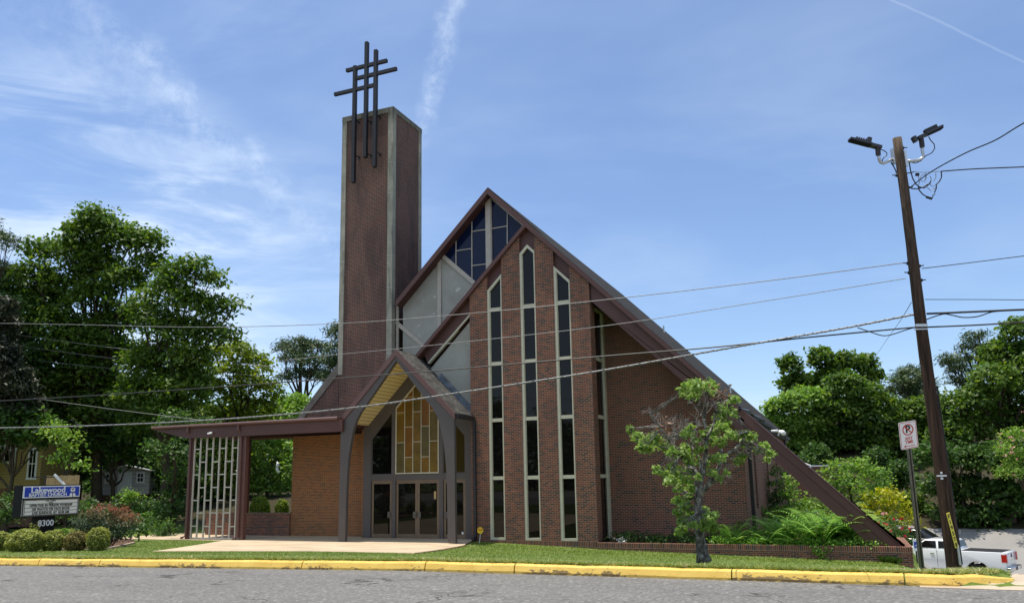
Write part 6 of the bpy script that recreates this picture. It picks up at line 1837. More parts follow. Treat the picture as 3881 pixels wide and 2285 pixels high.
bg_tree('crape_myrtle', 'light green bushy tree behind the buttress foot', 2095, 46, [(2062, 1165, 34), (2112, 1155, 34), (2152, 1178, 34), (2030, 1198, 28), (2090, 1205, 38), (2150, 1222, 30), (2050, 1235, 30), (2110, 1245, 32)], 'leaf_bright', leaf=0.22, dens=4, lpc=14, rc=0.4, trunk_r=0.1, group=GRP)
bg_tree('gold_shrub', 'yellow leaved shrub right of the buttress', 2185, 41, [(2150, 1232, 24), (2188, 1222, 26), (2205, 1255, 30), (2162, 1258, 26), (2232, 1272, 20), (2190, 1285, 26), (2240, 1300, 16)], 'leaf_gold', leaf=0.22, dens=5, lpc=12, rc=0.35, trunk_r=0.05, cat='shrub')
rose = bg_tree('rose_bush', 'rose bush with red and pink flowers beside the buttress foot', 2195, 34.5, [(2185, 1278, 18), (2165, 1295, 18), (2202, 1300, 20), (2225, 1320, 20), (2242, 1332, 13), (2195, 1325, 20), (2160, 1318, 14)], 'leaf_deep', leaf=0.10, dens=14, lpc=10, rc=0.22, trunk_r=0.03, cat='shrub')
flowers(rose, [PD(*U(u + random.gauss(0, 5), v + random.gauss(0, 4)), 33.9) for u, v in ((2150, 1285), (2163, 1288), (2200, 1282), (2215, 1292), (2180, 1298), (2235, 1308), (2225, 1318), (2185, 1310), (2145, 1290), (2248, 1315), (2210, 1275))], 0.06, 'flower_red', n=4)
flowers(rose, [PD(*U(u, v), 33.9) for u, v in ((2178, 1265), (2172, 1262), (2140, 1283), (2195, 1330), (2155, 1308))], 0.06, 'flower_pink', 'pink_flower_head')
# shrubs under the buttress
for lab, u, d, items, mat in (
    ('tall leafy shrub against the hall side wall', 1915, 37.5, [(1912, 1165, 18), (1905, 1205, 24), (1925, 1230, 24), (1895, 1245, 24), (1915, 1265, 24)], 'leaf_deep'),
    ('glossy shrub under the middle of the buttress', 1955, 36.5, [(1938, 1192, 22), (1950, 1225, 26), (1968, 1252, 26), (1940, 1262, 24), (1985, 1268, 22)], 'leaf_bright'),
    ('leafy shrub filling the gap behind the ferns', 1900, 34.6, [(1885, 1262, 20), (1912, 1270, 20), (1940, 1278, 20), (1968, 1272, 22), (1995, 1275, 20)], 'leaf_mid'),
    ('pale leaved shrub behind the fern tops', 2040, 35, [(2020, 1280, 20), (2050, 1288, 20), (2080, 1300, 18), (2105, 1312, 16)], 'leaf_bright'),
    ('spreading shrub under the lower buttress', 2020, 38, [(2000, 1245, 26), (2030, 1258, 28), (2060, 1275, 24), (2015, 1280, 24), (2085, 1290, 20)], 'leaf_mid')):
    bg_tree('shrub', lab, u, d, items, mat, leaf=0.16, dens=8, lpc=11, rc=0.28, trunk_r=0.05, cat='shrub', group='shrubs under the buttress')
# bushes on the back lawn seen through the opening
# undergrowth at the left bank: separate shrubs
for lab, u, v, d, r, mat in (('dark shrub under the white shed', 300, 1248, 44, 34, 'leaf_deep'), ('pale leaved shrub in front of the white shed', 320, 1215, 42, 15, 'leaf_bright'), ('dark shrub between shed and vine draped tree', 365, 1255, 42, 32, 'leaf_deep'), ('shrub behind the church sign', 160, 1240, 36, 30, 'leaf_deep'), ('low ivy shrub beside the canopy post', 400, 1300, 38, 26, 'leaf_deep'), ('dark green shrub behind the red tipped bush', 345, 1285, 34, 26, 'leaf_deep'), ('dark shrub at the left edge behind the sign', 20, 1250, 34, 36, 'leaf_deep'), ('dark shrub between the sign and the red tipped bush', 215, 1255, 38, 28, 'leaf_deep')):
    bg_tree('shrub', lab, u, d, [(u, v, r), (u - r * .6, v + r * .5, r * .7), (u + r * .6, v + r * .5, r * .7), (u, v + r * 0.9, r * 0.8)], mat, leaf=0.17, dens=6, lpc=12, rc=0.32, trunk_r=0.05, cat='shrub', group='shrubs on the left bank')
for lab, u, v, d, r, mat in (('dark bush at the far lot edge left of the pole', 2290, 1285, 60, 40, 'leaf_deep'), ('dark bush at the far lot edge behind the pole', 2345, 1300, 60, 34, 'leaf_deep'), ('dark bush at the far lot edge over the truck cab', 2400, 1300, 60, 36, 'leaf_deep'), ('dark bush at the far lot edge over the truck bed', 2455, 1300, 60, 36, 'leaf_deep'), ('dark bush at the far lot edge at the right border', 2515, 1300, 60, 36, 'leaf_deep'), ('bush at the lot edge behind the parking sign post', 2245, 1255, 58, 38, 'leaf_mid'), ('tall dark bush between the light green bushy tree and the pole', 2215, 1180, 60, 40, 'leaf_deep'), ('dark bush closing the gap under the broad mid green tree', 2160, 1150, 64, 40, 'leaf_deep'), ('dark bush under the sunlit tree beside the annex', 2010, 1130, 66, 34, 'leaf_deep')):
    bg_tree('shrub', lab, u, d, [(u, v, r), (u - r * .6, v + r * .3, r * .7), (u + r * .6, v + r * .3, r * .7), (u, v - r * 0.6, r * 0.7)], mat, leaf=0.28, dens=4, lpc=12, rc=0.4, trunk_r=0.06, cat='shrub', group='bushes at the far edge of the lot')
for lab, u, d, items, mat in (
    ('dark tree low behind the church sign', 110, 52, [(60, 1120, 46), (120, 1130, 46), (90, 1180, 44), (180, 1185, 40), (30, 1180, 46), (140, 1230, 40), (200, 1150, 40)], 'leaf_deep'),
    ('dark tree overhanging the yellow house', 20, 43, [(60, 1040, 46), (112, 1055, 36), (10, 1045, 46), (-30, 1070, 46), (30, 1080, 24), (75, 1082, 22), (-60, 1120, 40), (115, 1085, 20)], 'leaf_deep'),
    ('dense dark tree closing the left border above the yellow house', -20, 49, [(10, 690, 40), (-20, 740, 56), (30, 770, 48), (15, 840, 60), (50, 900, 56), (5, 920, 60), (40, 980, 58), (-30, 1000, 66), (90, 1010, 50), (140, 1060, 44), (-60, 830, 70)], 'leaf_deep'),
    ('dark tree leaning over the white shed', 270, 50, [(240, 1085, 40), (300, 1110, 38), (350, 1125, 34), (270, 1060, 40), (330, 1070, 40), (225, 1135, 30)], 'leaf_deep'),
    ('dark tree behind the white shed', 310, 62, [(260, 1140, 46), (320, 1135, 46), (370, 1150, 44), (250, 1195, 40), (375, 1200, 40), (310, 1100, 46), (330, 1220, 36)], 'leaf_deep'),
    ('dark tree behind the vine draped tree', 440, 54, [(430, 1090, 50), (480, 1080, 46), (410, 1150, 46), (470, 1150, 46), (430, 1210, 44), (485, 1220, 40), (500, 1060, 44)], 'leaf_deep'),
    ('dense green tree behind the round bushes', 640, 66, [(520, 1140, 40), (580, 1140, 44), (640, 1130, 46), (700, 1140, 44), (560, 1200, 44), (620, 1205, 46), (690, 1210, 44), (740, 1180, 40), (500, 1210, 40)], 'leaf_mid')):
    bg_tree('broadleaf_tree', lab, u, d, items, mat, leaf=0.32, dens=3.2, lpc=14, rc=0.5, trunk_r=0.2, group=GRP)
# far wood closing the view
def far_wood(name, label, items, d, mat, leaf):
    C, O, T = blob_points(BL(items, d, 0.4), 0.9, 1.2, 14, 0.6, 0.6)
    V, F, T = leaf_cloud(C, O, leaf, T)
    tag(np_mesh(name, V, F, T, mat), label, 'woodland', kind='stuff')
far_wood('left_wood', 'dark wooded slope behind the houses', [(u, v + 20 * math.sin(u), 70) for u in range(-120, 760, 75) for v in (1030, 1120, 1200)], 84, 'leaf_deep', 0.7)
far_wood('right_wood', 'dark wooded slope behind the parking lot', [(u, v + 20 * math.sin(u), 70) for u in range(1800, 2680, 75) for v in (1080, 1160, 1240)], 110, 'leaf_deep', 0.9)

C, O, T = [], [], []
bl_ = [((x, -62 + 5 * math.sin(x), 4 + 2 * math.sin(x * 1.7)), (7, 5, 6.5 + 2.5 * math.sin(x * 2.3))) for x in range(-110, 100, 8)]
C, O, T = blob_points(bl_, 0.7, 1.2, 14, 0.6, 0.6)
V, F, T = leaf_cloud(C, O, 0.9, T)
tag(np_mesh('opposite_wood', V, F, T, 'leaf_deep'), 'wood across the street, seen only as reflections in the windows', 'woodland', kind='stuff')

# ================================================================== NEAR PLANTS
# --- dogwood on the front lawn
db = PY(*U(1728, 1374), 16.6); db.z = ground(db.x, db.y); dd0 = (db - CAM).dot(fwd)
dog = empty('dogwood_tree', db, 'small half bare dogwood with a mottled grey trunk on the front lawn', 'tree')
def c8s(a, b): return 2300 + a / 1.7456, 1300 + b / 1.7456
def DP(a, b, dd=0.0): return PD(*c8s(a, b), dd0 + dd)
sD = dd0 / FPX / 1.7456
clumps = [(520, 300, 46), (560, 275, 44), (610, 285, 52), (665, 272, 44), (700, 290, 36), (490, 345, 18), (545, 360, 24), (700, 330, 30), (600, 330, 40), (780, 425, 50), (840, 375, 38), (830, 440, 34), (760, 470, 40), (845, 475, 24), (720, 490, 26),
  (150, 570, 30), (200, 615, 42), (260, 650, 44), (312, 630, 46), (230, 690, 36), (335, 600, 30), (372, 680, 40), (285, 700, 34), (350, 640, 34), (550, 560, 40), (530, 600, 34), (700, 580, 48), (760, 560, 46), (820, 598, 36), (782, 530, 38), (700, 650, 46), (762, 650, 42), (640, 600, 34), (590, 640, 34), (845, 620, 26),
  (440, 720, 46), (500, 730, 46), (560, 770, 46), (640, 800, 42), (690, 770, 40), (750, 760, 40), (870, 772, 34), (620, 700, 38), (520, 690, 34), (900, 745, 26), (960, 618, 36), (920, 655, 40), (1040, 680, 34), (1080, 730, 28), (900, 600, 28), (1000, 700, 34), (1110, 735, 16), (1060, 770, 20),
  (340, 840, 34), (390, 870, 38), (420, 910, 40), (470, 850, 44), (520, 900, 46), (480, 960, 40), (555, 960, 38), (740, 890, 32), (700, 860, 34), (430, 820, 36), (560, 850, 36), (610, 880, 26), (790, 850, 24), (540, 810, 36),
  (470, 1040, 36), (520, 1080, 42), (470, 1120, 34), (500, 1180, 38), (560, 1140, 36), (640, 1110, 40), (690, 1150, 38), (650, 1200, 42), (500, 1230, 32), (475, 1245, 28), (700, 1220, 34), (540, 1020, 30), (570, 1200, 30), (720, 1130, 22)]
C, O, T = [], [], []
cl3 = []
for (a, b, r) in clumps:
    c = DP(a, b, random.uniform(-0.9, 0.9)); cl3.append((c, r))
    r *= 1.2; n = int(7 + r * r * (0.030 if a < 420 or a > 860 or b > 980 else 0.019))
    d = RNG.normal(size=(n, 3)); d /= np.linalg.norm(d, axis=1)[:, None]
    rr = RNG.random(n) ** 0.5
    p = np.array(c) + d * (rr * r * sD)[:, None] * np.array([1, 1, 0.8])
    C.append(p); O.append(d); T.append(np.clip(RNG.normal(0.52, 0.24, n), 0, 1))
C, O, T = np.concatenate(C), np.concatenate(O), np.concatenate(T)
V, F, T = leaf_cloud(C, O, 0.115, T, 0.8, 0.5, droop=0.6)
np_mesh('crown', V, F, T, 'leaf_dogwood', dog, origin=tuple(db))
mb = MB()
def limb(pts, r0, r1, n=8, dd=0.0):
    P = [DP(a, b, dd * i / max(1, len(pts) - 1)) for i, (a, b) in enumerate(pts)]
    Q = []
    for i in range(len(P) - 1):
        p0, p1, p2, p3 = P[max(i - 1, 0)], P[i], P[i + 1], P[min(i + 2, len(P) - 1)]
        for k in range(4):
            t = k / 4; Q.append(0.5 * ((2 * p1) + (p2 - p0) * t + (2 * p0 - 5 * p1 + 4 * p2 - p3) * t * t + (3 * p1 - p0 - 3 * p2 + p3) * t ** 3))
    Q.append(P[-1])
    mb.tube(Q, [0.72 * lerp(r0, r1, i / (len(Q) - 1)) * (1 + 0.09 * math.sin(i * 2.9 + r0 * 90)) for i in range(len(Q))], n)
    return Q
trk = [(642, 1440), (632, 1390), (618, 1300), (608, 1200), (602, 1110), (604, 1040), (612, 960), (618, 930)]
Q = [DP(a, b) for a, b in trk]
mb.tube(Q, [0.16, 0.12, 0.096, 0.082, 0.076, 0.073, 0.072, 0.055], 14)
L1 = limb([(608, 950), (590, 880), (575, 830), (520, 780), (470, 720), (440, 670), (410, 640), (360, 570), (330, 520), (290, 470)], 0.075, 0.012, dd=-0.5)
L2 = limb([(615, 950), (622, 900), (640, 820), (652, 730), (655, 640), (652, 560), (640, 500)], 0.085, 0.045, dd=0.2)
L3 = limb([(640, 500), (660, 430), (690, 365), (720, 330)], 0.042, 0.012)
L3b = limb([(640, 500), (620, 430), (600, 360), (600, 320)], 0.03, 0.008)
L4 = limb([(618, 900), (622, 820), (612, 760), (585, 715), (545, 670), (510, 610)], 0.05, 0.02, dd=0.4)
L5 = limb([(622, 990), (660, 950), (700, 900), (730, 850), (755, 790), (790, 740), (840, 705), (890, 660), (925, 600), (937, 582)], 0.085, 0.022, dd=-0.4)
L6 = limb([(655, 640), (690, 570), (712, 510), (715, 450), (740, 400), (800, 380)], 0.04, 0.012, dd=0.3)
L7 = limb([(755, 700), (757, 790)], 0.05, 0.045)
limb([(860, 690), (920, 720), (960, 770), (1020, 775), (1075, 755)], 0.022, 0.008)
limb([(455, 700), (380, 690), (300, 665), (210, 640), (150, 575)], 0.026, 0.007)
limb([(500, 750), (440, 790), (380, 840), (335, 845)], 0.022, 0.007)
limb([(612, 1000), (560, 1040), (500, 1080)], 0.02, 0.008); limb([(610, 1120), (550, 1150), (500, 1190)], 0.02, 0.008); limb([(620, 1150), (670, 1160), (700, 1200)], 0.02, 0.008); limb([(600, 940), (540, 920), (470, 880)], 0.024, 0.008)
for (c, r) in cl3:      # a twig from the nearest limb to every leaf clump
    best = min(L1 + L2 + L3 + L4 + L5 + L6 + Q[3:], key=lambda p: (p - c).length)
    for _ in range(4):
        e = c + Vector((random.gauss(0, 1), random.gauss(0, 1), random.gauss(0, 1))) * r * sD * 0.6
        mb.tube(curve_pts(best, e, 3, 0.02, 0.03), [0.012, 0.009, 0.006, 0.003], 4)
mb.build('trunk', 'dogwood_bark', dog, origin=db, smooth=True)
mb = MB()               # bare dead twigs on the left and top
for (a, b, l, ang) in [(330, 540, 90, -120), (350, 560, 80, -80), (400, 600, 90, -95), (420, 640, 100, -70), (450, 660, 110, -85), (480, 690, 110, -60), (300, 480, 50, -110), (520, 640, 110, -80), (540, 660, 100, -110), (560, 690, 90, -70), (600, 560, 70, -100), (620, 480, 80, -60), (650, 470, 90, -40), (690, 420, 70, -50), (430, 700, 80, -130), (380, 620, 70, -150), (500, 600, 90, -95), (470, 620, 90, -110), (580, 600, 80, -75), (760, 830, 60, -20), (740, 870, 70, 10), (880, 700, 60, 20), (790, 770, 70, -10), (660, 440, 60, -100), (610, 460, 70, -120)]:
    p = DP(a, b, random.uniform(-0.4, 0.4))
    def twig(p, ang, l, r, depth):
        a_ = R(ang); d_ = (rgt * math.cos(a_) + Vector((0, 0, -math.sin(a_))) + fwd * random.uniform(-.5, .5)).normalized()
        pts = curve_pts(p, p + d_ * l * sD, 3, 0, 0.012); mb.tube(pts, [r, r * .8, r * .6, r * .35], 4)
        if depth > 0:
            for _ in range(4): twig(random.choice(pts[1:]), ang + random.uniform(-55, 55), l * random.uniform(0.4, 0.7), r * 0.6, depth - 1)
    twig(p, ang, l, 0.009, 2)
mb.build('dead_twigs', 'lichen_wood', dog, origin=db)
dl = []
for a, b in ((690, 320), (740, 345), (770, 340), (795, 350), (360, 580), (340, 600), (385, 560), (600, 300), (400, 540), (370, 620)):
    c = np.array(DP(a, b, random.uniform(-.3, .3))); dl.append(c + RNG.normal(size=(14, 3)) * 0.09)
dl = np.concatenate(dl); V, F, T = leaf_cloud(dl, RNG.normal(size=dl.shape) * .3, 0.09, RNG.random(len(dl)))
np_mesh('dead_leaves', V, F, T, 'leaf_dead', dog, origin=tuple(db))

# --- clipped hedges, red tipped shrub in the sign bed
def hedge(label, u, v, ru, rv, d, mat, n=2600, leaf=0.055, grp='clipped bushes by the church sign'):
    c = PD(*U(u, v), d); s = K * d / FPX
    gx = ground(c.x, c.y)
    root = empty('clipped_bush', (c.x, c.y, gx), label, 'bush', grp)
    top = c.z + rv * s
    zc_ = (gx + top) / 2; rz = (top - gx) / 2
    d_ = RNG.normal(size=(n, 3)); d_ /= np.linalg.norm(d_, axis=1)[:, None]
    sup = (np.abs(d_) ** 2.15).sum(1) ** (-1 / 2.15)
    sc_ = np.array([ru * s, ru * s * 0.95, rz * 1.02])
    lump = 1 + 0.045 * np.sin(d_[:, 0] * 9 + u) + 0.04 * np.sin(d_[:, 1] * 8 + d_[:, 2] * 7 + v)
    P = np.array([c.x, c.y, zc_]) + d_ * sup[:, None] * sc_ * (lump * RNG.uniform(0.86, 1.03, n))[:, None]
    t = np.clip(RNG.normal(0.45, 0.18, n) + 0.10 * np.sin(d_[:, 0] * 7 + d_[:, 2] * 6), 0, 1)
    V, F, T = leaf_cloud(P, d_ * 1.6, leaf, t, 0.5, 0.62)
    np_mesh('foliage', V, F, T, mat, root, origin=(c.x, c.y, gx))
    # dense inner twiggery
    mb = MB()
    for k in range(26):
        a = random.uniform(0, 6.28); r_ = random.uniform(0.4, 0.8)
        mb.tube(curve_pts((c.x, c.y, gx - .02), (c.x + math.cos(a) * ru * s * r_, c.y + math.sin(a) * ru * s * r_, gx + (top - gx) * random.uniform(0.3, 0.9)), 3, 0, 0.02), [0.02, 0.014, 0.01, 0.006], 4)
    mb.build('stems', 'bark', root, origin=(c.x, c.y, gx))
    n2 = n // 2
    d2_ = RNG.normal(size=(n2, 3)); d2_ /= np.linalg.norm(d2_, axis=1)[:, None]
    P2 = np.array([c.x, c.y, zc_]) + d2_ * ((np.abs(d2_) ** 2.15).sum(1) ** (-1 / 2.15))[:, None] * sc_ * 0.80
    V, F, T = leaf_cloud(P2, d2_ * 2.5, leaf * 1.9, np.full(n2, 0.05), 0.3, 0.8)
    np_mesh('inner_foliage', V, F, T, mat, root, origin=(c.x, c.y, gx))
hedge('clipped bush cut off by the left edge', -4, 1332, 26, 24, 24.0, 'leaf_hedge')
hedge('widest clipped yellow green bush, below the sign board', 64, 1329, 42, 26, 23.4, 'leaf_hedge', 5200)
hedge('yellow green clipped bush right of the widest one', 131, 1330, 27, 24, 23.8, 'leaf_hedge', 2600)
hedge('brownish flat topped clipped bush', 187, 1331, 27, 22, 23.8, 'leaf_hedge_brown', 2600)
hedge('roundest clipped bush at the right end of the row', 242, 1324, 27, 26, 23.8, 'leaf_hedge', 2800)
hedge('small pale bush peeping from behind the row', 158, 1316, 16, 16, 25.6, 'leaf_bright', 1000)
hedge('larger sunlit round bush on the back lawn in the canopy opening', 640, 1238, 25, 17, 44, 'leaf_yellowgreen', 2600, 0.09, 'bushes on the back lawn')
hedge('smaller round bush on the back lawn, beside the brick wall in the opening', 694, 1242, 17, 13, 44, 'leaf_yellowgreen', 1800, 0.09, 'bushes on the back lawn')
rb = foot(262, 27.5, 1330)
red = empty('red_tip_shrub', rb, 'large shrub with red and bronze new leaves beside the church sign', 'shrub')
items = [(255, 1262, 24), (215, 1272, 20), (295, 1268, 24), (325, 1278, 18), (190, 1290, 16), (235, 1290, 28), (280, 1298, 34), (315, 1300, 22), (262, 1318, 30), (205, 1305, 18), (300, 1322, 20)]
bls = BL(items, 27.5, 0.6)
C, O, T = blob_points(bls, 26, 0.13, 12, 0.7, 0.7)
zt_ = PD(*U(260, 1242), 27.5).z; zb2 = rb.z
hh_ = np.clip((C[:, 2] - zb2) / (zt_ - zb2), 0, 1)
T = np.clip(hh_ * 0.85 - 0.12 + RNG.normal(0, 0.10, len(T)) + 0.25 * np.clip((C[:, 0] - rb.x) / 1.2, -0.3, 0.6) * (hh_ > 0.5), 0, 1)
V, F, T = leaf_cloud(C, O, 0.085, T, 0.5, 0.5)
np_mesh('crown', V, F, T, 'leaf_redtip', red, origin=tuple(rb))
mb = MB()
for i in range(26):
    a = random.uniform(0, 6.28); b = random.choice(bls)[0]
    mb.tube(curve_pts(rb + Vector((math.cos(a) * .12, math.sin(a) * .12, -.05)), Vector(b) + Vector((random.gauss(0, .1), random.gauss(0, .1), 0)), 4, 0, 0.02), [0.022, 0.018, 0.014, 0.010, 0.006], 5)
mb.build('trunk', 'bark', red, origin=rb)
# slim upright sprigs near the sign foot
for i, (u, v0, v1) in enumerate(((75, 1308, 1290), (83, 1308, 1291), (92, 1308, 1288), (176, 1312, 1300))):
    p = PD(*U(u, v0), 25.0); q = PD(*U(u + 1, v1), 25.0); p.z = ground(p.x, p.y)
    n = 90; t = RNG.random(n); P = np.outer(1 - t, np.array(p)) + np.outer(t, np.array(q)) + RNG.normal(size=(n, 3)) * 0.035
    V, F, T = leaf_cloud(P, RNG.normal(size=(n, 3)), 0.06, RNG.random(n) * 0.6, 0.3, 0.45)
    o = np_mesh('upright_sprig', V, F, T, 'leaf_hedge', None, origin=tuple(p))
    tag(o, 'slim upright leafy sprig in the bed in front of the sign foot', 'sprig', 'upright sprigs by the sign')

# flower bed with mulch and a pale edging
bed = [(-40, 1349), (60, 1353), (180, 1354), (268, 1352), (300, 1346), (330, 1338), (330, 1326), (250, 1318), (-40, 1316)]
mb = MB(); P = [G(*U(u, v), 0.02) for u, v in bed]
c = sum(P, Vector()) / len(P); c.z = ground(c.x, c.y) + 0.05
mb.v = [tuple(c)] + [tuple(p) for p in P]; mb.t = [0] * len(mb.v); mb.f = [(0, i + 1, (i + 1) % len(P) + 1) for i in range(len(P))]
tag(mb.build('flower_bed', 'mulch'), 'mulched flower bed round the sign', 'bed', kind='structure')
mb = MB()
for i in range(5):
    a, b = G(*U(*bed[i]), 0.0), G(*U(*bed[i + 1]), 0.0)
    n = max(2, int((b - a).length / 0.4))
    for k in range(n):
        p, q = a.lerp(b, k / n), a.lerp(b, (k + .95) / n); dr = (q - p).normalized(); mb.obox((p + q) / 2 + Vector((0, 0, 0.03)), dr, Vector((-dr.y, dr.x, 0)), (0, 0, 1), (q - p).length / 2, 0.05, 0.05)
tag(mb.build('bed_edging', 'apron_concrete'), 'pale edging stones along the flower bed', 'edging', kind='structure')

# --- ferns, ivy and shade plants in the planter
SOIL = FL - 0.10
def fern_mesh(seed):
    rg = np.random.default_rng(seed)
    V, F, T = [], [], []
    for k in range(15):
        a = k * 2.399 + rg.normal() * 0.2; L_ = rg.uniform(0.55, 0.95); lift = rg.uniform(0.45, 1.25)
        dx, dy = math.cos(a), math.sin(a); tn = rg.uniform(0.35, 1.0)
        o = len(V); side_ = np.array([-dy, dx, 0]) * 0.008
        zs_ = [lift * L_ * (t * 1.35 - t * t * 0.78) for t in np.linspace(0, 1, 9)]
        for q, t in enumerate(np.linspace(0, 1, 9)): V += [np.array([dx * L_ * t * .85, dy * L_ * t * .85, zs_[q]]) - side_, np.array([dx * L_ * t * .85, dy * L_ * t * .85, zs_[q]]) + side_]; T += [0.2, 0.2]
        for q in range(8): F.append((o + 2 * q, o + 2 * q + 1, o + 2 * q + 3, o + 2 * q + 2))
        for i in range(2, 21):
            t = i / 20
            x = L_ * (t * 0.85) ; z = lift * L_ * (t * 1.35 - t * t * 0.78)
            wlen = 0.125 * math.sin(min(1, t * 1.15) * math.pi * 0.9 + 0.25) + 0.015
            for s in (-1, 1):
                px_, py_ = -dy * s, dx * s
                b0 = np.array([dx * x, dy * x, z]); tip = b0 + np.array([px_ * wlen + dx * 0.03, py_ * wlen + dy * 0.03, -0.25 * wlen])
                w_ = 0.013
                o = len(V); V += [b0 - np.array([dx, dy, 0]) * w_, b0 + np.array([dx, dy, 0]) * w_, tip + np.array([dx, dy, 0]) * w_ * .35, tip - np.array([dx, dy, 0]) * w_ * .35]
                F.append((o, o + 1, o + 2, o + 3)); T += [min(1, max(0, tn + rg.normal() * 0.1))] * 4
    return np.array(V), np.array(F), np.array(T)
fern_me = []
for sd in range(4):
    V, F, T = fern_mesh(sd + 20)
    o = np_mesh('fern', V, F, T, 'leaf_fern'); fern_me.append(o.data); bpy.data.objects.remove(o)
fern_spots = [(-4.0, 30.9), (-3.5, 30.2), (-3.0, 30.8), (-2.7, 29.95), (-2.3, 30.5), (-1.9, 31.1), (-1.7, 29.9), (-1.35, 30.5), (-1.0, 31.2), (-0.9, 29.85), (-0.6, 30.4), (-0.3, 31.0), (-0.15, 29.9), (0.1, 30.5), (0.35, 29.85), (0.3, 31.3), (-2.1, 31.8), (-1.2, 31.9), (-0.4, 32.0), (-3.2, 31.3), (-3.9, 29.9), (-1.5, 30.15), (-0.75, 30.9), (0.62, 30.4), (-2.6, 31.2), (-4.5, 30.6), (0.0, 30.15)]
names = ['rear', 'front', 'edge']
fern_spots = [(x - 0.35 if x > -0.4 else x, y + (0.55 if x > -0.9 and y < 30.2 else 0)) for x, y in fern_spots]
for i, (x, y) in enumerate(fern_spots):
    o = bpy.data.objects.new('fern', fern_me[i % 4]); COL.objects.link(o); o.location = (x, y, SOIL + (0.10 if y > 30.3 else 0)); o.rotation_euler = (0, 0, i * 1.1)
    big = 1.7 if -2.5 < x < 0.2 else 1.25
    o.scale = (big * random.uniform(.85, 1.15),) * 3
    tag(o, 'bright green arching fern in the brick planter under the buttress', 'fern', 'ferns in the planter')
def leaf_patch(name, label, cat, pts, n, spread, leaf, mat, group=None, kind=None, tintmu=0.5):
    P = np.concatenate([np.array(p) + RNG.normal(size=(n, 3)) * np.array(spread) for p in pts])
    V, F, T = leaf_cloud(P, RNG.normal(size=P.shape) * .5, leaf, np.clip(RNG.normal(tintmu, 0.2, len(P)), 0, 1), 0.6, 0.75)
    o = np_mesh(name, V, F, T, mat, None, origin=tuple(pts[0])); return tag(o, label, cat, group, kind)
leaf_patch('ivy', 'ivy spilling over the planter wall below the ferns', 'ivy', [(-1.25, 29.42, FL - .02), (-1.1, 29.30, FL - .15), (-0.95, 29.29, FL - .30), (-0.85, 29.29, FL - .45), (-0.7, 29.34, FL - 0.1), (-1.45, 29.5, FL + .05), (-0.5, 29.5, FL + .02)], 70, (0.12, 0.05, 0.10), 0.075, 'leaf_fern', kind='stuff')
leaf_patch('ground_cover', 'dark low ground cover along the foot of the hall wall', 'ground cover', [(x, 30.4 + 0.35 * math.sin(x * 5), FL + 0.06 + 0.05 * math.sin(x * 3)) for x in np.arange(-8.2, -4.6, 0.16)], 85, (0.16, 0.35, 0.11), 0.09, 'leaf_deep', kind='stuff', tintmu=0.2)
leaf_patch('ground_cover', 'sunlit leafy ground cover along the planter edge', 'ground cover', [(x, 29.72 + 0.08 * math.sin(x * 7), FL + 0.02 + 0.06 * math.sin(x * 4)) for x in np.arange(-4.5, 1.2, 0.12)], 60, (0.12, 0.12, 0.08), 0.085, 'leaf_fern', kind='stuff', tintmu=0.45)
o = leaf_patch('caladium', 'small pale leaved plant in the shaded planter corner', 'plant', [(-8.05, 29.75, FL + .02), (-7.85, 29.75, FL + .03), (-7.95, 29.72, FL + .10)], 10, (0.07, 0.05, 0.05), 0.10, 'leaf_bright', tintmu=1.0)
o.data.materials.clear(); o.data.materials.append(MATS['sign_white'])
for (x, y) in ((1.15, 29.15), (0.98, 29.18), (1.32, 29.12)):
    n = 45; a = RNG.random(n) * 6.28; l = RNG.uniform(.10, .27, n)
    z0 = ground(x, y); V, F = [], []
    for k in range(n):
        dx, dy = math.cos(a[k]), math.sin(a[k]); o_ = len(V); hgt = l[k] * 0.9
        V += [(x - dy * .01, y + dx * .01, z0), (x + dy * .01, y - dx * .01, z0), (x + dx * l[k] * .5 + dy * .008, y + dy * l[k] * .5 - dx * .008, z0 + hgt), (x + dx * l[k], y + dy * l[k], z0 + hgt * .8)]
        F.append((o_, o_ + 1, o_ + 3, o_ + 2))
    tag(np_mesh('grass_clump', V, F, RNG.random(len(V)) * .25, 'leaf_mid', None, origin=(x, y, z0)), 'strappy green clump at the foot of the planter end', 'plant', 'strappy clumps by the planter end')

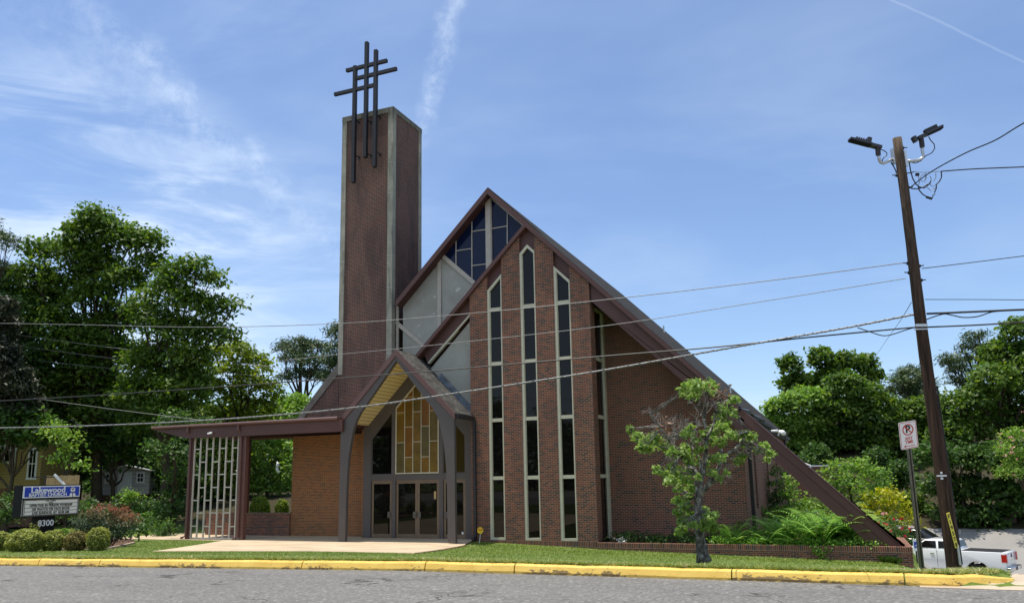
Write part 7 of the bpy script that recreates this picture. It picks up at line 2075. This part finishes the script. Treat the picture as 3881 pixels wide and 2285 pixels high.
# --- lawn blades
def in_plaza(x, y):
    yl = lerp(pa.y, pb.y, (x - pa.x) / (pb.x - pa.x))
    if y < yl - 0.05 or y > 33: return False
    t = min(1, (y - yl) / max(0.1, 27.5 - yl))
    xl_, xr_ = (lerp(pa.x, pl_.x, t), lerp(pb.x, pc.x, t) + 0.1) if y < 27.5 else (fx0, pc.x)
    return xl_ < x < xr_
bedP = [G(*U(u, v)) for u, v in bed]
def in_bed(x, y):
    c_ = False; j = len(bedP) - 1
    for i in range(len(bedP)):
        if (bedP[i].y > y) != (bedP[j].y > y) and x < (bedP[j].x - bedP[i].x) * (y - bedP[i].y) / (bedP[j].y - bedP[i].y) + bedP[i].x: c_ = not c_
        j = i
    return c_
def lawn_blades():
    N = 330000
    y = 13.86 + (29.25 - 13.86) * RNG.random(N) ** 1.75
    x = RNG.uniform(-27, 2.7, N)
    keep = []
    X, Y = [], []
    for xi, yi in zip(x, y):
        if in_plaza(xi, yi) or in_bed(xi, yi): continue
        if xi > 2.05 and yi > 13.6 and xi > 1.75 + (yi - 13.7) * 0.75: continue
        if yi < 14.8 and xi > pw(yi, [(13.7, 0.9), (13.86, 1.45), (14.05, 1.8), (14.27, 2.0), (14.58, 2.1), (14.9, 2.2)]): continue
        if xi > 2.3: continue
        X.append(xi); Y.append(yi)
    X, Y = np.array(X), np.array(Y); n = len(X)
    Z = np.array([ground(a, b) for a, b in zip(X, Y)])
    near = np.clip((15.6 - Y) / 1.4, 0, 1)
    patch = 0.5 + 0.25 * np.sin(X * 1.7 + np.sin(Y * 2.3)) + 0.25 * np.sin(Y * 3.1 + X * 0.6)
    pole_dirt = np.exp(-(((X - 1.3) / 0.9) ** 2 + ((Y - 14.5) / 0.7) ** 2))
    h = RNG.uniform(0.025, 0.055, n) * (1 + 0.9 * near * RNG.random(n))
    a = RNG.random(n) * 6.28; w = 0.007 + 0.0004 * Y
    lean = RNG.normal(size=(n, 2)) * 1.15 * h[:, None]
    B0 = np.stack([X + np.cos(a) * w, Y + np.sin(a) * w, Z], 1); B1 = np.stack([X - np.cos(a) * w, Y - np.sin(a) * w, Z], 1)
    TP = np.stack([X + lean[:, 0], Y + lean[:, 1], Z + h], 1)
    V = np.stack([B0, B1, TP], 1).reshape(-1, 3); F = np.arange(3 * n).reshape(n, 3)
    T = np.clip(0.32 + RNG.normal(0, 0.2, n) + 0.25 * (patch - 0.5) + near * (0.15 * (RNG.random(n) < 0.8) + 0.35 * (RNG.random(n) < 0.33)) + pole_dirt * 0.3, 0, 1)
    tag(np_mesh('lawn_grass', V, F, np.repeat(T, 3), 'grass_blade'), 'short mown grass of the front lawn, drier along the kerb', 'grass', kind='stuff')
lawn_blades()
# long unmown tufts at the lawn edge by the pole
